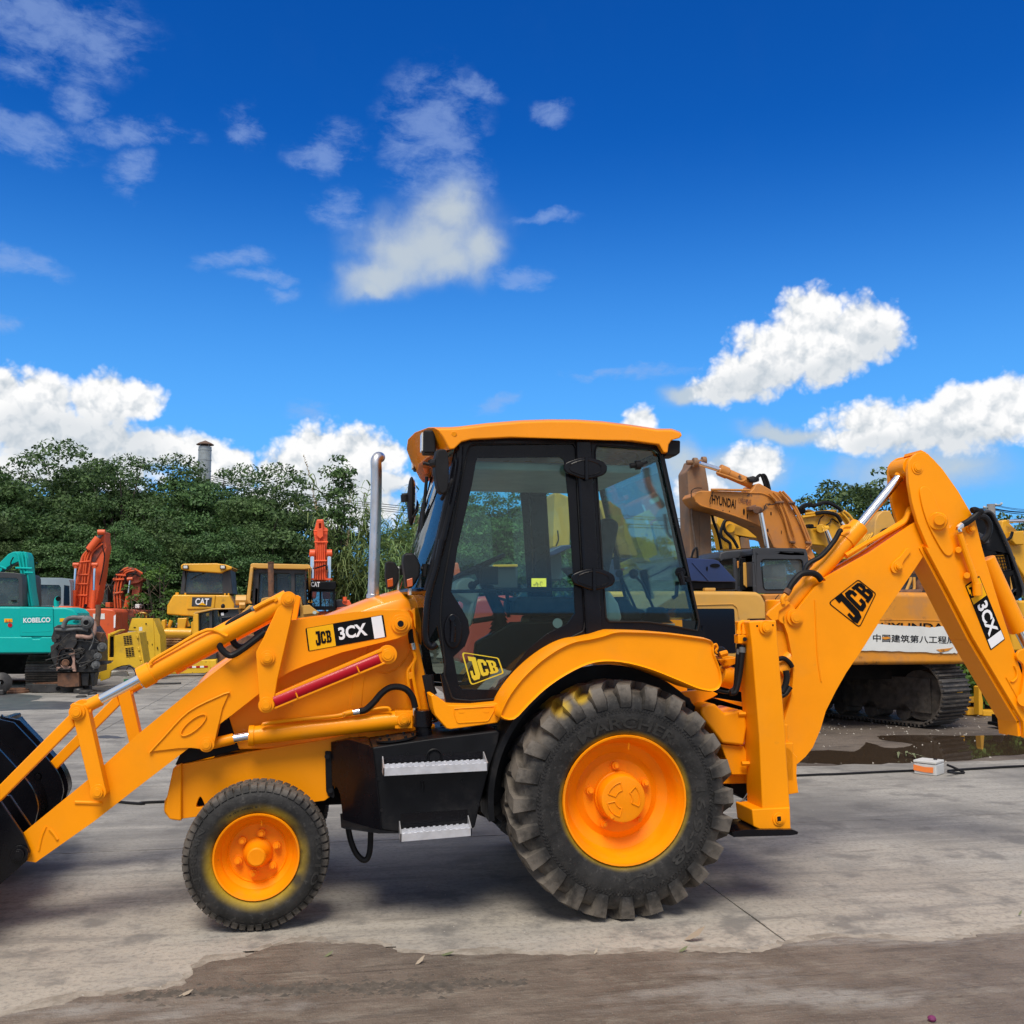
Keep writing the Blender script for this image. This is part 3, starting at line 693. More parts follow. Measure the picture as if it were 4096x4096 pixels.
def wheel(name, tyre, rim, hub, loc, nr, nn, ny, flip=False, front=False):
    w = at(link(name, tyre, BH), loc, flip)
    def sub(nm, me):
        o = bpy.data.objects.new(nm, me); COL.objects.link(o); o.parent = w; return o
    sub('rim', rim); h = sub('hub', hub)
    for k in range(nn):
        a = 2*math.pi*(k+.33)/nn; o = sub('wheel_nut', NUT); o.location = (nr*math.cos(a), ny, nr*math.sin(a))
    if not flip:
        words = [('BOTO', .345, .385, 18, -28, .02, .004), ('X-TERRAIN', .335, .37, 215, 150, .01, .004), ('12 (ST 4020) 8', .285, .296, 125, 90, 0, .002)] if front else \
            [('MARCHER', .435, .505, 128, 48, .02, .005), ('16.9-28', .45, .51, 8, -52, .02, .005), ('R-4', .44, .485, -67, -92, .02, .004), ('14PR TUBELESS', .425, .445, 200, 165, 0, .003)]
        for tx, ra, rb_, aa, ab, bo_, hh in words:
            m = M(); word_loft(m, tx, ra, rb_, R_(aa), R_(ab), side_y(FRONT_SIDE if front else REAR_SIDE), bo_, hh)
            sub('moulded_lettering', m.mesh('moulded_lettering', DUSTR, 40, recalc=False))
        v = M().cyl((nr*.2, rim_y(front)-.02, .30 if not front else .17), (nr*.2, rim_y(front)-.03, .34 if not front else .205), .006, seg=8); sub('valve', v.mesh('valve', ORD))
        if not front:
            for a0_, a1_ in ((R_(100), R_(160)), (R_(-25), R_(45)), (R_(190), R_(255))):
                f_ = M(); pts = [Vector((r*math.cos(a), .056, r*math.sin(a))) for r, aa in ((.055, (a0_, a1_)), (.105, (a1_, a0_))) for a in [aa[0]+(aa[1]-aa[0])*i/8 for i in range(9)]]
                for p, q in zip(pts, pts[1:]+pts[:1]): f_.tube([p, q], .0045, 5, 0)
                sub('hub_casting', f_.mesh('hub_casting', ORD))
            sub('drain_plug', M().cyl((-.078, .058, -.098), (-.078, .046, -.098), .013, seg=12).mesh('drain_plug', ORD))
    return w
def rim_y(front): return .10 if front else .09
hub_r = W('Z', 1176, 1513, .0); HR = V(hub_r.x+.02, 0, .716)
hub_f = W('Z', 483, 1620, .2); HF = V(hub_f.x, .2, .427)
wheel('rear_wheel', me_rt, me_rr, me_rh, HR, .19, 5, .185)
wheel('rear_wheel', me_rt, me_rr, me_rh, HR+V(0, 2.24, 0), .19, 5, .185, True)
wheel('front_wheel', me_ft, me_fr, me_fh, HF, .118, 6, .152, front=True)
wheel('front_wheel', me_ft, me_fr, me_fh, HF+V(0, 1.84, 0), .118, 6, .152, True, True)
# ------------------------------------------------------------------ chassis and nose
def P(name, mt, bevel=.006, **k): return lambda m: m.make(name, mt, BH, bevel, **k)
M().box((-2.55, .72, .62), (1.05, 1.52, .86)).box((.2, .75, .5), (1.0, 1.5, .95)).make('chassis_frame', UND, BH)
M().cyl((HF.x, .32, .43), (HF.x, 1.92, .43), .075).box((HF.x-.12, .6, .40), (HF.x+.12, 1.64, .62)).make('front_axle', OR, BH, .01)
M().cyl((HR.x, .4, .716), (HR.x, 1.84, .716), .13).box((HR.x-.2, .85, .52), (HR.x+.2, 1.4, .92)).make('rear_axle', UND, BH, .02)
nose = PL('Z', [(342,1443),(480,1417),(606,1396),(660,1384),(648,1430),(628,1500),(612,1511),(343,1545)], .62)
hole = PL('S', [(240,390),(300,232),(365,380)], .62); hole = rounded(hole, .35, 3)
M().plate(nose, (0, .05, 0), [hole]).make('side_skirt_panel', OR, BH, .008)
M().plate([p+V(0, .94, 0) for p in nose], (0, .05, 0)).make('side_skirt_panel', OR, BH, .008)
M().plate(PL('Z', [(352,1490),(560,1490),(560,1535),(352,1535)], .68), (0, .9, 0)).make('front_weight_block', UND, BH)
g0 = PL('Z', [(313,1518),(316,1500),(327,1448),(343,1441),(343,1549),(320,1546),(312,1532)], .6)
secs = []
for y_, k in ((.59, .0), (.61, .01), (.75, .03), (1.12, .04), (1.5, .03), (1.64, .01), (1.66, .0)):
    secs.append([V(p.x-(k if p.x < -2.75 else 0)*(1 if p.x < -2.72 else .3), y_, p.z) for p in g0])
M().loft(secs).make('front_nose_cowl', OR, BH, .012)
M().plate(PL('Z', [(600,1502),(616,1512),(603,1560),(585,1540)], 1.7), (0, .1, 0)).make('spring_shackle', BLM, BH)
# black strip panel under the loader arm
M().plate(PL('C', [(1352,888),(1385,830),(1460,765),(1600,770),(1860,735),(1830,700),(1700,640),(1780,520),(1850,760),(1852,770),(1700,828),(1400,885)][:0] or [(1352,888),(1400,790),(1690,560),(1775,520),(1860,770),(1400,886)], .66), (0, .6, 0)).make('radiator_housing', BLM, BH, .005)
tower = PL('D', [(35,1230),(300,900),(560,420),(760,372),(1340,292),(1560,298),(1612,340),(1640,470),(1690,720),(1740,960),(1835,1260),(1700,1300),(1560,1380),(1100,1460),(1000,1432),(560,1490),(120,1498)], .64)
M().plate(tower, (0, .06, 0)).make('loader_tower', OR, BH, .007)
M().plate([p+V(0, .96, 0) for p in tower], (0, .06, 0)).make('loader_tower', OR, BH, .007)
M().plate(PL('D', [(1140,635),(1225,612),(1170,1150),(1060,1170)], .635), (0, .02, 0)).make('tower_stiffener', OR, BH, .006)
M().plate(PL('D', [(1010,1365),(1150,1345),(1150,1405),(1130,1415),(1005,1428)], .625), (0, .02, 0)).make('tower_foot_plate', OR, BH, .004)
M().tube(PL('D', [(1600,600),(1560,700),(1490,790),(1400,838),(1310,830)], .635), .004, 6).make('weld_seam', OR, BH)
# hood: centre line crest rolled down to both edges
crest = PL('Z', [(368,1312),(373,1292),(395,1268),(440,1238),(500,1212),(560,1190),(633,1160),(700,1134),(755,1119),(782,1126),(787,1150)], .82)
secs = []
for p in crest:
    b_ = -.16; e = .0
    secs.append([V(p.x+.02, .70, p.z-.24), V(p.x+.02, .705, p.z-.09), V(p.x+.01, .73, p.z-.035), V(p.x, .80, p.z+.0), V(p.x, .95, p.z+.022), V(p.x, 1.12, p.z+.028), V(p.x, 1.3, p.z+.022),
                 V(p.x, 1.45, p.z), V(p.x+.01, 1.52, p.z-.035), V(p.x+.02, 1.545, p.z-.09), V(p.x+.02, 1.55, p.z-.24)])
M().loft(secs).make('hood', ORR, BH, .006, ang=50)
ex = W('B', 1145, 1310, 1.0)
M().tube([V(ex.x, 1.0, ex.z-.12), ex, W('B', 1165, 700, 1.0), W('B', 1170, 380, 1.0), W('B', 1168, 285, 1.0), W('B', 1182, 252, 1.02), V(W('B', 1196, 250, 1.12).x, 1.12, W('B', 1196, 250, 1.12).z)], .039, 18, 6).make('exhaust_pipe', STL, BH)
M().cyl(W('B', 1143, 1345, 1.0), W('B', 1146, 1308, 1.0), .047).make('exhaust_clamp', STL, BH, .004)
# ------------------------------------------------------------------ loader arm and linkage
def pin(m, c, r, y, d=.03, hexa=False):
    m.cyl(V(c.x, y, c.z), V(c.x, y-d*.45, c.z), r, seg=6 if hexa else 22); m.cyl(V(c.x, y-d*.45, c.z), V(c.x, y-d, c.z), r*.66, seg=22)
    m.cyl(V(c.x, y-d, c.z), V(c.x, y-d-.004, c.z), r*.46, seg=16); return m
YA = .46
arm = PL('C', [(170,1420),(670,1010),(1060,655),(1510,285)], YA)+PL('Q', [(835,1140),(1120,905),(1360,800)], YA)+PL('D', [(575,388),(1100,318),(1500,298),(1572,318),(1608,380),(1600,450),(1560,510),(1480,545),(1000,665),(690,775),(560,830),(450,895),(280,1030),(0,1248)], YA)
arm += PL('C', [(1790,500),(1690,580),(1450,765),(1060,1065),(720,1330),(275,1642),(205,1632)], YA)
gus = PL('C', [(1150,792),(1250,690),(1450,480),(1700,355),(1775,325),(1720,450),(1675,640),(1662,700),(1650,760),(1615,775),(1480,758),(1380,762),(1210,782)], YA-.012)
YF = 1.68
for dy, nm in ((0, 'loader_arm'), (YF-YA, 'loader_arm')):
    a_ = M().plate([p+V(0, dy, 0) for p in arm], (0, .10, 0)).make(nm, OR, BH, .008)
    g_ = M().plate([p+V(0, dy, 0) for p in gus], (0, .012, 0)); g_.plate([p+V(0, dy+.11, 0) for p in gus], (0, .012, 0)); g_.make('gusset_plate', OR, a_, .004)
    if not dy:
        l = M(); el_ = [W('C', 1495+125*math.cos(t)*.75-72*math.sin(t)*.38, 580+125*-math.cos(t)*.62-72*math.sin(t)*.42, YA-.018) for t in [2*math.pi*k/28 for k in range(28)]]
        for p, q in zip(el_, el_[1:]+el_[:1]): l.tube([p, q], .0045, 6, 0)
        l.tube(PL('C', [(1155,793),(1260,680),(1455,478),(1700,353),(1775,327)], YA-.014), .007, 6)
        l.tube(PL('C', [(580,1177),(680,1180),(790,1185)], YA), .011, 6); l.tube(PL('C', [(355,1365),(325,1440),(300,1550)], YA), .007, 6); l.tube(PL('C', [(385,1385),(415,1420),(445,1465)], YA), .010, 6)
        l.make('weld_bead', OR, a_)
        pin(pin(M(), W('D', 1508, 418, YA), .062, YA), W('C', 1598, 730, YA-.02), .046, YA-.014).make('pivot_pin', OR, a_, .003)
        M().cyl(W('D', 1508, 418, YA-.034), W('D', 1508, 418, YA-.036), .02).make('pin_bore', BLK, a_)
        m = M(); dq = PL('D', [(715,655),(1388,532),(1358,342),(690,458)], YA-.003)
        m.plate(rounded(dq, .05), (0, .004, 0)); d_ = m.make('decal_border', BKP, a_)
        in_ = inset(dq, .965)
        def sub(a, b, dep, q=in_):
            A, B, C_, D_ = q; o = V(0, dep, 0); return [A.lerp(B, a)+o, A.lerp(B, b)+o, D_.lerp(C_, b)+o, D_.lerp(C_, a)+o]
        M().plate(sub(0, .345, -.002), (0, .003, 0)).make('decal_yellow_field', YLP, a_)
        M().plate(sub(.855, .995, -.002), (0, .003, 0)).make('decal_white_field', WHT, a_)
        def cell(q, u0, u1, v0, v1, dep):
            A, B, C_, D_ = q; o = V(0, dep, 0)
            f = lambda u, v: (A*(1-u)+B*u)*(1-v)+(D_*(1-u)+C_*u)*v+o
            return [f(u0, v0), f(u1, v0), f(u1, v1), f(u0, v1)]
        emblem(M(), cell(in_, .10, .30, .16, .80, -.005), (0, .003, 0)).make('emblem_lettering', BKP, a_)
        map_text(M(), '3CX', cell(in_, .40, .775, .22, .80, -.004), .035).make('lettering', WHT, a_)
# levers, links, cylinders
def both(fn):
    fn(0); fn(YF-YA+.0)
YL = .36
lev = rounded(PL('C', [(540,430),(560,410),(650,425),(680,470),(822,1110),(800,1140),(745,1152),(708,1130)], YL), .15)
rear_lev = PL('D', [(500,175),(530,150),(575,150),(605,170),(560,420),(450,900),(415,1120),(395,1160),(330,1165),(300,1130),(265,660),(330,540)], YL)
tie = PL('C', [(545,490),(580,585),(-60,1230),(-120,1160)], YL+.02)
for dy in (0, YF-YA+.08):
    o_ = V(0, dy, 0)
    a_ = M().plate([p+o_ for p in lev], (0, .10, 0)).make('tilt_lever', OR, BH, .008)
    b_ = M().plate([p+o_ for p in rear_lev], (0, .03, 0)); b_.plate([p+o_+V(0, .085, 0) for p in rear_lev], (0, .03, 0)); b_ = b_.make('tilt_bellcrank', OR, BH, .006)
    M().plate([p+o_ for p in tie], (0, .06, 0)).make('bucket_tie_bar', OR, BH, .006)
    p0, p1, p2, p3 = W('D', 545, 205, YL+.06)+o_, W('A', 1105, 1369, YL+.06)+o_, W('A', 780, 1541, YL+.06)+o_, W('A', 640, 1612, YL+.06)+o_
    c_ = M().cyl(p0, p1, .062, seg=24).cyl(p1+(p0-p1).normalized()*.06, p1-(p0-p1).normalized()*.015, .069, seg=24).make('tilt_cylinder', OR, BH, .004)
    M().cyl(p1, p2, .029, seg=20).make('piston_rod', CHR, c_)
    M().cyl(p2, p3, .038, seg=20).cyl(p3-V(0, .03, 0), p3+V(0, .03, 0), .055).make('rod_eye', OR, c_, .003)
    if not dy:
        pin(pin(M(), W('C', 597, 480, YL), .046, YL, hexa=False), W('C', 760, 1098, YL), .046, YL).make('lever_pin', OR, a_, .003)
        m = pin(M(), W('D', 545, 205, YL), .046, YL); pin(m, W('D', 365, 712, YL), .045, YL); pin(m, W('D', 355, 1115, YL), .048, YL); m.make('bellcrank_pin', OR, b_, .003)
        M().tube(PL('A', [(1165,1275),(1180,1240),(1330,1150),(1600,1005)], YL+.0)+PL('D', [(20,525)], YL), .011, 8).make('feed_pipe', OR, c_)
        M().tube(PL('D', [(250,290),(330,245),(420,205),(440,225)], YL+.0), .014, 8).make('hose_elbow', OR, c_)
        M().tube(PL('Q', [(1010,690),(930,740),(800,810),(720,880),(680,950),(670,1030),(700,1090),(770,1140),(850,1110),(990,1010),(1110,915)], YL+.03), .020, 10).tube(PL('Q', [(790,965),(820,1030),(880,1060),(950,1030),(1105,900)], YL+.12), .020, 10).make('hydraulic_hose', RUB, BH)
        M().cyl(W('Q', 1015,688, YL+.03), W('Q', 985,705, YL+.03), .024).make('hose_ferrule', GRY, BH)
# red strut in its channel
s_ = [(430,1010),(1330,640),(1420,620),(1455,690),(1390,750),(415,1150)]
M().plate(PL('D', [(425,1130),(430,1045),(1335,655),(1350,770)], .44), (0, .015, 0)).make('strut_channel', OR, BH, .003)
M().plate(PL('D', [(432,1020),(1350,630),(1355,655),(432,1048)], .36), (0, .09, 0)).plate(PL('D', [(412,1160),(412,1140),(1370,745),(1380,762)], .36), (0, .09, 0)).make('strut_channel_rail', OR, BH, .003)
p0, p1 = W('D', 425, 1085, .395), W('D', 1325, 715, .395)
M().cyl(p0, p1, .046, seg=28).make('safety_strut', RED, BH, .003, label='crimson safety strut')
m = M(); 
for u_ in ((1135, 790), (607, 1010)):
    c_ = W('D', *u_, .35); m.cyl(c_, c_+V(0, .03, 0), .008, seg=8); m.tube([c_, W('D', u_[0]+18, u_[1]+45, .35)], .005, 6, 0)
m.make('linch_pin', OR, BH)
pin(M().cyl(W('D', 1395, 683, .38), W('D', 1395, 683, .64), .055), W('D', 1395, 683, .38), .06, .38, .03).make('strut_boss', OR, BH, .003)
# lift cylinder
YC = .53
p0, p1, p2, p3 = W('D', 1500, 1240, YC), W('D', 225, 1380, YC), W('D', 75, 1405, YC), W('C', 1610, 730, YC)
for dy in (0, YF-YA):
    o_ = V(0, dy, 0)
    c_ = M().cyl(p0+o_, p1+o_, .058, seg=24).cyl(p1+o_+V(.02,0,0), p1+o_-V(.015,0,0), .064, seg=24).make('lift_cylinder', OR, BH, .004)
    M().cyl(p1+o_, p2+o_, .028, seg=20).make('piston_rod', CHR, c_); M().cyl(p2+o_, p3+o_, .034, seg=18).make('rod_end', OR, c_)
    if not dy:
        e = W('D', 1530, 1235, YC); pin(M().box(e-V(.055, .05, .055), e+V(.055, .05, .055)), e, .042, YC-.05, .03).make('cylinder_eye', OR, c_, .012)
        M().tube(PL('D', [(330,1298),(350,1275),(620,1240),(900,1215),(1000,1200),(1030,1185),(1110,1175)], YC-.06), .012, 8).tube(PL('D', [(1010,1215),(1100,1190),(1250,1155),(1390,1140),(1420,1165)], YC-.055), .010, 8).make('feed_pipe', OR, c_)
        M().cyl(W('D', 1030,1190, YC-.06), W('D', 1110,1172, YC-.06), .017).make('pipe_union', OR, c_, .003)
        M().tube(PL('D', [(1150,1172),(1210,1155),(1280,1090),(1340,1020),(1410,970),(1490,960),(1560,985),(1610,1050),(1635,1140)], YC-.06), .021, 10).make('hydraulic_hose', RUB, BH)
        M().cyl(W('D', 1155,1172, YC-.06), W('D', 1100,1180, YC-.06), .022).cyl(W('D', 1634,1140, YC-.06), W('D', 1636,1205, YC-.06), .022).make('hose_ferrule', CHR, BH)
M().tube(PL('D', [(1638,1200),(1640,1270),(1690,1305),(1800,1300)], .5), .016, 8).tube(PL('D', [(1615,640),(1635,720),(1600,780),(1570,840),(1585,1000),(1640,1120)], .58), .012, 8).tube(PL('D', [(1630,720),(1612,800),(1620,900),(1670,1150)], .58), .012, 8).make('steel_brake_pipe', OR, BH)
M().plate(PL('D', [(1565,840),(1620,832),(1625,890),(1575,900)], .57), (0, .03, 0)).make('pipe_bracket', OR, BH, .004)
M().tube(PL('D', [(1590,465),(1595,530),(1605,590)], .58), .018, 10).make('hydraulic_hose', RUB, BH)
M().cyl(W('D', 1605,585,.58), W('D', 1617,640,.58), .020).make('hose_ferrule', CHR, BH)
M().plate(PL('D', [(1580,300),(1612,300),(1632,282),(1640,470),(1625,440),(1612,335)], .5), (0, .12, 0)).make('hood_latch_strip', OR, BH, .004)
# ------------------------------------------------------------------ bucket
YB0, YB1 = -.06, 2.26
bp = PL('C', [(165,515),(200,560),(325,690),(415,790),(480,868),(520,930),(545,1000),(550,1060),(525,1120),(450,1230),(330,1380),(150,1540),(-100,1700),(-420,1800)], YB1)
inner = [p+V(-.05, 0, .0) for p in bp]
shell = M(); d_ = V(0, YB0-YB1, 0); th = .025
outp = smooth_path(bp, 2); N = len(outp); inn = []
for i, p in enumerate(outp):
    t_ = (outp[min(i+1, N-1)]-outp[max(i-1, 0)]).normalized(); inn.append(p+V(t_.z, 0, -t_.x).normalized()*-th if False else p+V(-t_.z, 0, t_.x).normalized()*-th)
cen = sum(outp, Vector())/N
if (inn[N//3]-cen).length > (outp[N//3]-cen).length: inn = [p+(p-q) for p, q in zip(outp, inn)]
shell.plate(outp+inn[::-1], d_); bk = shell.make('bucket', BLK, BH, .004)
for y_ in (YB1, YB0):
    endp = [V(p.x, y_, p.z) for p in outp]; tip = endp[-1]
    M().plate(endp+[V(endp[0].x-.28, y_, endp[0].z+.01)], (0, .03 if y_ > 0 else -.03, 0)).make('end_plate', BLK, bk, .004)
lipm = M(); a_ = outp[0]; lipm.box((a_.x-.05, YB0, a_.z-.03), (a_.x+.0, YB1, a_.z+.03)); lipm.make('top_lip_bar', BLK, bk, .01)
rib = M()
for y_ in (1.74, 1.60, .98):
    pts = [V(p.x, y_, p.z) for p in outp[:20]]; off = [V(p.x+.10*(1 if 1 < i < 19 else .1), y_, p.z+.07*(1 if i < 16 else .2)) for i, p in enumerate(outp[:20])]
    rib.plate(pts+off[::-1], (0, .025, 0))
rib.make('stiffener_rib', BLK, bk, .003)
for ys in ((YF-.05, YF+.13), (YA-.05, YA+.13)):
    for y_ in ys:
        if y_ < 1:
            br = PL('C', [(-90,1160),(0,1168),(175,1425),(232,1560),(205,1630),(-160,1950)], .41); y_ = .41 if y_ < YA else y_
            br = [V(p.x, y_, p.z) for p in br]
        else:
            br = [V(p.x, y_, p.z) for p in PL('C', [(190,870),(240,930),(270,925),(345,945),(360,1000),(365,1060),(470,1180),(540,1250),(330,1400),(80,1280)], YF-.05)]
        M().plate(br, (0, .03, 0)).make('hinge_bracket', BLK, bk, .004)
m = M(); pin(m, W('C', 153, 1573, .41), .05, .41, .035); pin(m, W('C', 300, 975, YF-.05), .045, YF-.05, .03); m.make('bucket_pin', BLK, bk, .004)
# ------------------------------------------------------------------ cab
YD, YE = .33, 1.90                       # near and far side planes
def sidep(pts, Y=YD, t='E'): return PL(t, pts, Y)
def far(pts): return [V(p.x, YE-(p.y-YD)-.0, p.z) for p in pts]
# side frame: one welded plate with door and quarter-window openings
f_out = sidep([(385,262),(700,243),(950,240),(1300,248),(1655,292),(1700,350),(1932,1420),(1945,1500)])+PL('F', [(1605,180),(1628,275),(1500,262),(1300,240),(1000,233),(905,262),(720,294),(560,375),(420,475),(300,605),(215,715),(180,722),(0,735)], YD)+PL('R', [(1500,290),(1240,285),(1170,270),(1120,0)], YD)+sidep([(300,1760),(240,1450),(180,1560),(160,1500),(175,1230),(300,640)])
door_op = sidep([(447,285),(1115,278),(1135,310),(1145,620),(1192,1430),(1180,1490),(1060,1548),(930,1625),(820,1730),(740,1850),(690,1932)])+PL('R', [(1715,200),(1690,228),(1420,250),(1260,235),(1225,215),(1150,0)], YD)+sidep([(290,1700),(258,1420),(270,1230),(340,850),(405,470)])
qtr_op = sidep([(1268,292),(1640,318),(1672,345),(1925,1430),(1915,1488),(1760,1455),(1600,1430),(1345,1428),(1325,1400),(1255,330)])
def cabframe(Yshift=None):
    m = M(); f = (lambda q: q) if Yshift is None else far
    m.plate(f(f_out), (0, .055 if Yshift is None else -.055, 0), [f(rounded(door_op, .2, 2)), f(rounded(qtr_op, .2, 2))]); return m
CF = cabframe().make('cab_side_frame', BLK, BH, .006)
cabframe(1).make('cab_side_frame', BLK, BH, .006)
M().plate(sidep([(1135,255),(1235,255),(1310,1520),(1200,1530)], YD-.03), (0, .09, 0)).make('cab_pillar', BLK, BH, .018, seg=3)
M().plate(far(sidep([(1135,255),(1235,255),(1310,1520),(1200,1530)], YD-.03)), (0, -.09, 0)).make('cab_pillar', BLK, BH, .018)
door_in = sidep([(500,372),(1030,366),(1058,385),(1085,620),(1122,1200),(1130,1370),(1080,1440),(950,1505),(830,1600),(740,1720),(650,1845),(625,1868),(400,1862),(380,1840),(345,1655),(420,1585),(450,1500),(440,1420),(400,1345),(330,1235),(370,960),(465,545),(490,400)])
def inoff(pts, k): 
    c = sum(pts, Vector())/len(pts); return [c+(p-c)*k for p in pts]
dg = inoff(door_op, .993)
for nm, fn, sgn in (('near', lambda q: q, 1), ('far', far, -1)):
    D = M().plate(fn([p+V(0, .008, 0) for p in rounded(dg, .2, 2)]), (0, .012*sgn, 0), [fn([p+V(0, .008, 0) for p in door_in])]).make('cab_door', BLK, BH, .002)
    M().plate(fn([p+V(0, .016, 0) for p in door_in]), (0, .002*sgn, 0)).make('door_glass', GLS, D)
    M().plate(fn([p+V(0, .02, 0) for p in inoff(qtr_op, .998)]), (0, .003*sgn, 0)).make('quarter_window_glass', GLS, BH)
    if sgn > 0:
        DN = D
        M().plate(PL('E', [(325,1222),(1135,1206),(1137,1228),(325,1246)], YD+.03), (0, .03, 0)).make('door_cross_rail', BLK, D, .006)
        # seal beads along both openings
        m = M(); dl = rounded(door_op, .2, 3)
        for p, q_ in zip(dl, dl[1:]+dl[:1]): m.tube([p+V(0, -.004, 0), q_+V(0, -.004, 0)], .006, 6, 0)
        m.make('door_seal', PLB, D)
        m = M(); dl = rounded(qtr_op, .2, 3)
        for p, q_ in zip(dl, dl[1:]+dl[:1]): m.tube([p+V(0, -.004, 0), q_+V(0, -.004, 0)], .006, 6, 0)
        m.make('window_seal', PLB, BH)
# handle, hinges, emblem
el_ = [W('E', 340+58*math.cos(t), 1488+112*math.sin(t), YD) for t in [2*math.pi*k/28 for k in range(28)]]
hd = M().plate(el_, (0, -.018, 0)).make('door_handle', BLK, DN, .008)
M().tube(PL('E', [(338,1395),(342,1450),(342,1500),(338,1560)], YD-.03), .018, 10).cyl(W('E', 337, 1405, YD-.02), W('E', 337, 1405, YD-.05), .018).make('grab_bar', BLK, hd)
for cx_, cy_ in ((1192, 442), (1242, 1155)):
    pts = smooth_loop([W('E', cx_+a, cy_+b, YD-.03) for a, b in ((-140,-15),(-110,-45),(0,-72),(110,-42),(138,0),(110,45),(0,70),(-80,48),(-130,25))], 3)
    h = M().plate(pts, (0, -.025, 0)).make('door_hinge', BLK, BH, .010, seg=3)
    inn = inoff(pts, .72); m = M()
    for p, q_ in zip(inn, inn[1:]+inn[:1]): m.tube([p+V(0, -.026, 0), q_+V(0, -.026, 0)], .004, 5, 0)
    m.cyl(W('E', cx_+8, cy_-72, YD-.06), W('E', cx_+10, cy_+72, YD-.06), .012, seg=12); m.make('hinge_pin', BLK, h)
eq = PL('E', [(455,1840),(670,1760),(635,1660),(395,1622)], YD+.012)
m = M(); ob = rounded(eq, .12, 4); ib = rounded(inset(eq, .92), .10, 4); m.plate(ob, (0, .002, 0), [ib]); m.make('emblem_border', YGP, DN)
emblem(M(), PL('E', [(473,1808),(640,1757),(610,1675),(430,1650)], YD+.010), (0, .002, 0)).make('emblem_lettering', YGP, DN)
M().plate(PL('E', [(847,1203),(942,1203),(942,1148),(847,1148)], YD+.012), (0, .002, 0)).make('window_sticker', GRP, DN)
# roof
rp = [(308,326),(290,292),(262,240),(240,198),(225,177),(330,176),(380,172),(560,150),(780,132),(950,126),(1130,127),(1300,138),(1480,160),(1650,186),(1745,186),(1800,205),(1810,220),(1790,238),(1740,252),(1722,290),(1715,345),(1690,346),(1660,292),(1480,268),(1300,252),(950,240),(700,245),(450,258),(385,275),(340,320)]
def roofsec(y, dz, k):
    pts = PL('E', rp, YD-.02); zc = W('E', 900, 245, YD-.02).z
    fb = .115*max(0, 1-((y-1.115)/.86)**2); return [V(p.x*(1-k)+(-.55)*k-(fb if i < 5 or i > len(pts)-2 else fb*.5 if i == 5 else 0), y, zc+(p.z-zc)*(1-k*2.5)+(dz if p.z > zc else dz*.3)) for i, p in enumerate(pts)]
M().loft([roofsec(.25, -.02, .012), roofsec(.30, .0, .0), roofsec(.42, .02, 0), roofsec(.75, .045, 0), roofsec(1.1, .055, 0), roofsec(1.48, .045, 0), roofsec(1.81, .02, 0), roofsec(1.93, 0, 0), roofsec(1.98, -.02, .012)]).make('cab_roof', ORR, BH, .010, ang=38)
M().cyl(W('E', 348, 218, .27), W('E', 348, 218, .245), .018).make('roof_bolt', ORR, BH, .003)
def worklamp(c, sx_, s=1.0):
    b_ = M().box(c+V(-.04, -.065, -.075), c+V(.04, .065, .075)).make('work_lamp', PLB, BH, .012)
    M().box(c+V(sx_*.041, -.05, -.06), c+V(sx_*.052, .05, .06)).make('lamp_lens', LNS, b_, .004)
worklamp(W('E', 122, 395, 1.5), -1)
lc_ = W('E', 272, 262, .31); worklamp(V(lc_.x-.075, .42, lc_.z), -1)
rl = M().plate(PL('E', [(1722,255),(1808,260),(1806,340),(1780,358),(1705,360),(1720,330)], .30), (0, .16, 0)).make('rear_work_lamp', PLB, BH, .012)
M().plate(PL('E', [(1722,255),(1808,260),(1806,340),(1780,358),(1705,360),(1720,330)], 1.75), (0, .16, 0)).make('rear_work_lamp', PLB, BH, .012)
M().cyl(W('E', 172, 440, .9), W('E', 175, 475, .9), .03, .015).make('marker_lamp', AMB, BH)
# windscreen: curved glass between the front pillars
top = PL('E', [(398,270),(405,262)], YD); A0 = W('E', 392, 300, YD); A1 = W('E', 268, 900, YD); A2 = W('E', 190, 1230, YD)
def screen(p, b): return [V(p.x-b*(1-((y-1.115)/.785)**2), y, p.z) for y in [YD+.0+(YE-YD)*k/14 for k in range(15)]]
m = M(); rows = [screen(A0, .06), screen(A1, .12), screen(A2, .14)]
m.loft(rows, cap=False, closed=False); m.make('windscreen', GLS, BH)
m = M(); m.tube(screen(A2, .14), .022, 8, 0); m.tube(screen(A0, .06), .02, 8, 0); m.tube([A0+V(-.01, 0, 0), A1+V(-.01, 0, 0), A2+V(-.01, 0, 0)], .03, 10); m.tube([V(p.x-.01, YE, p.z) for p in (A0, A1, A2)], .03, 10); m.make('windscreen_frame', BLK, BH)
low = [screen(A2, .14), screen(W('E', 200, 1560, YD), .10)]
m = M(); m.loft(low, cap=False, closed=False); m.make('lower_windscreen', GLS, BH)
M().tube(PL('E', [(270,900),(232,1085),(195,1215),(178,1300),(165,1450),(170,1550),(205,1590),(235,1570)], YD-.05), .022, 12).make('front_grab_rail', BLK, BH)
M().tube(PL('E', [(385,300),(370,480),(290,850),(250,1000)], YD-.02), .026, 10).make('rain_gutter', BLK, BH)
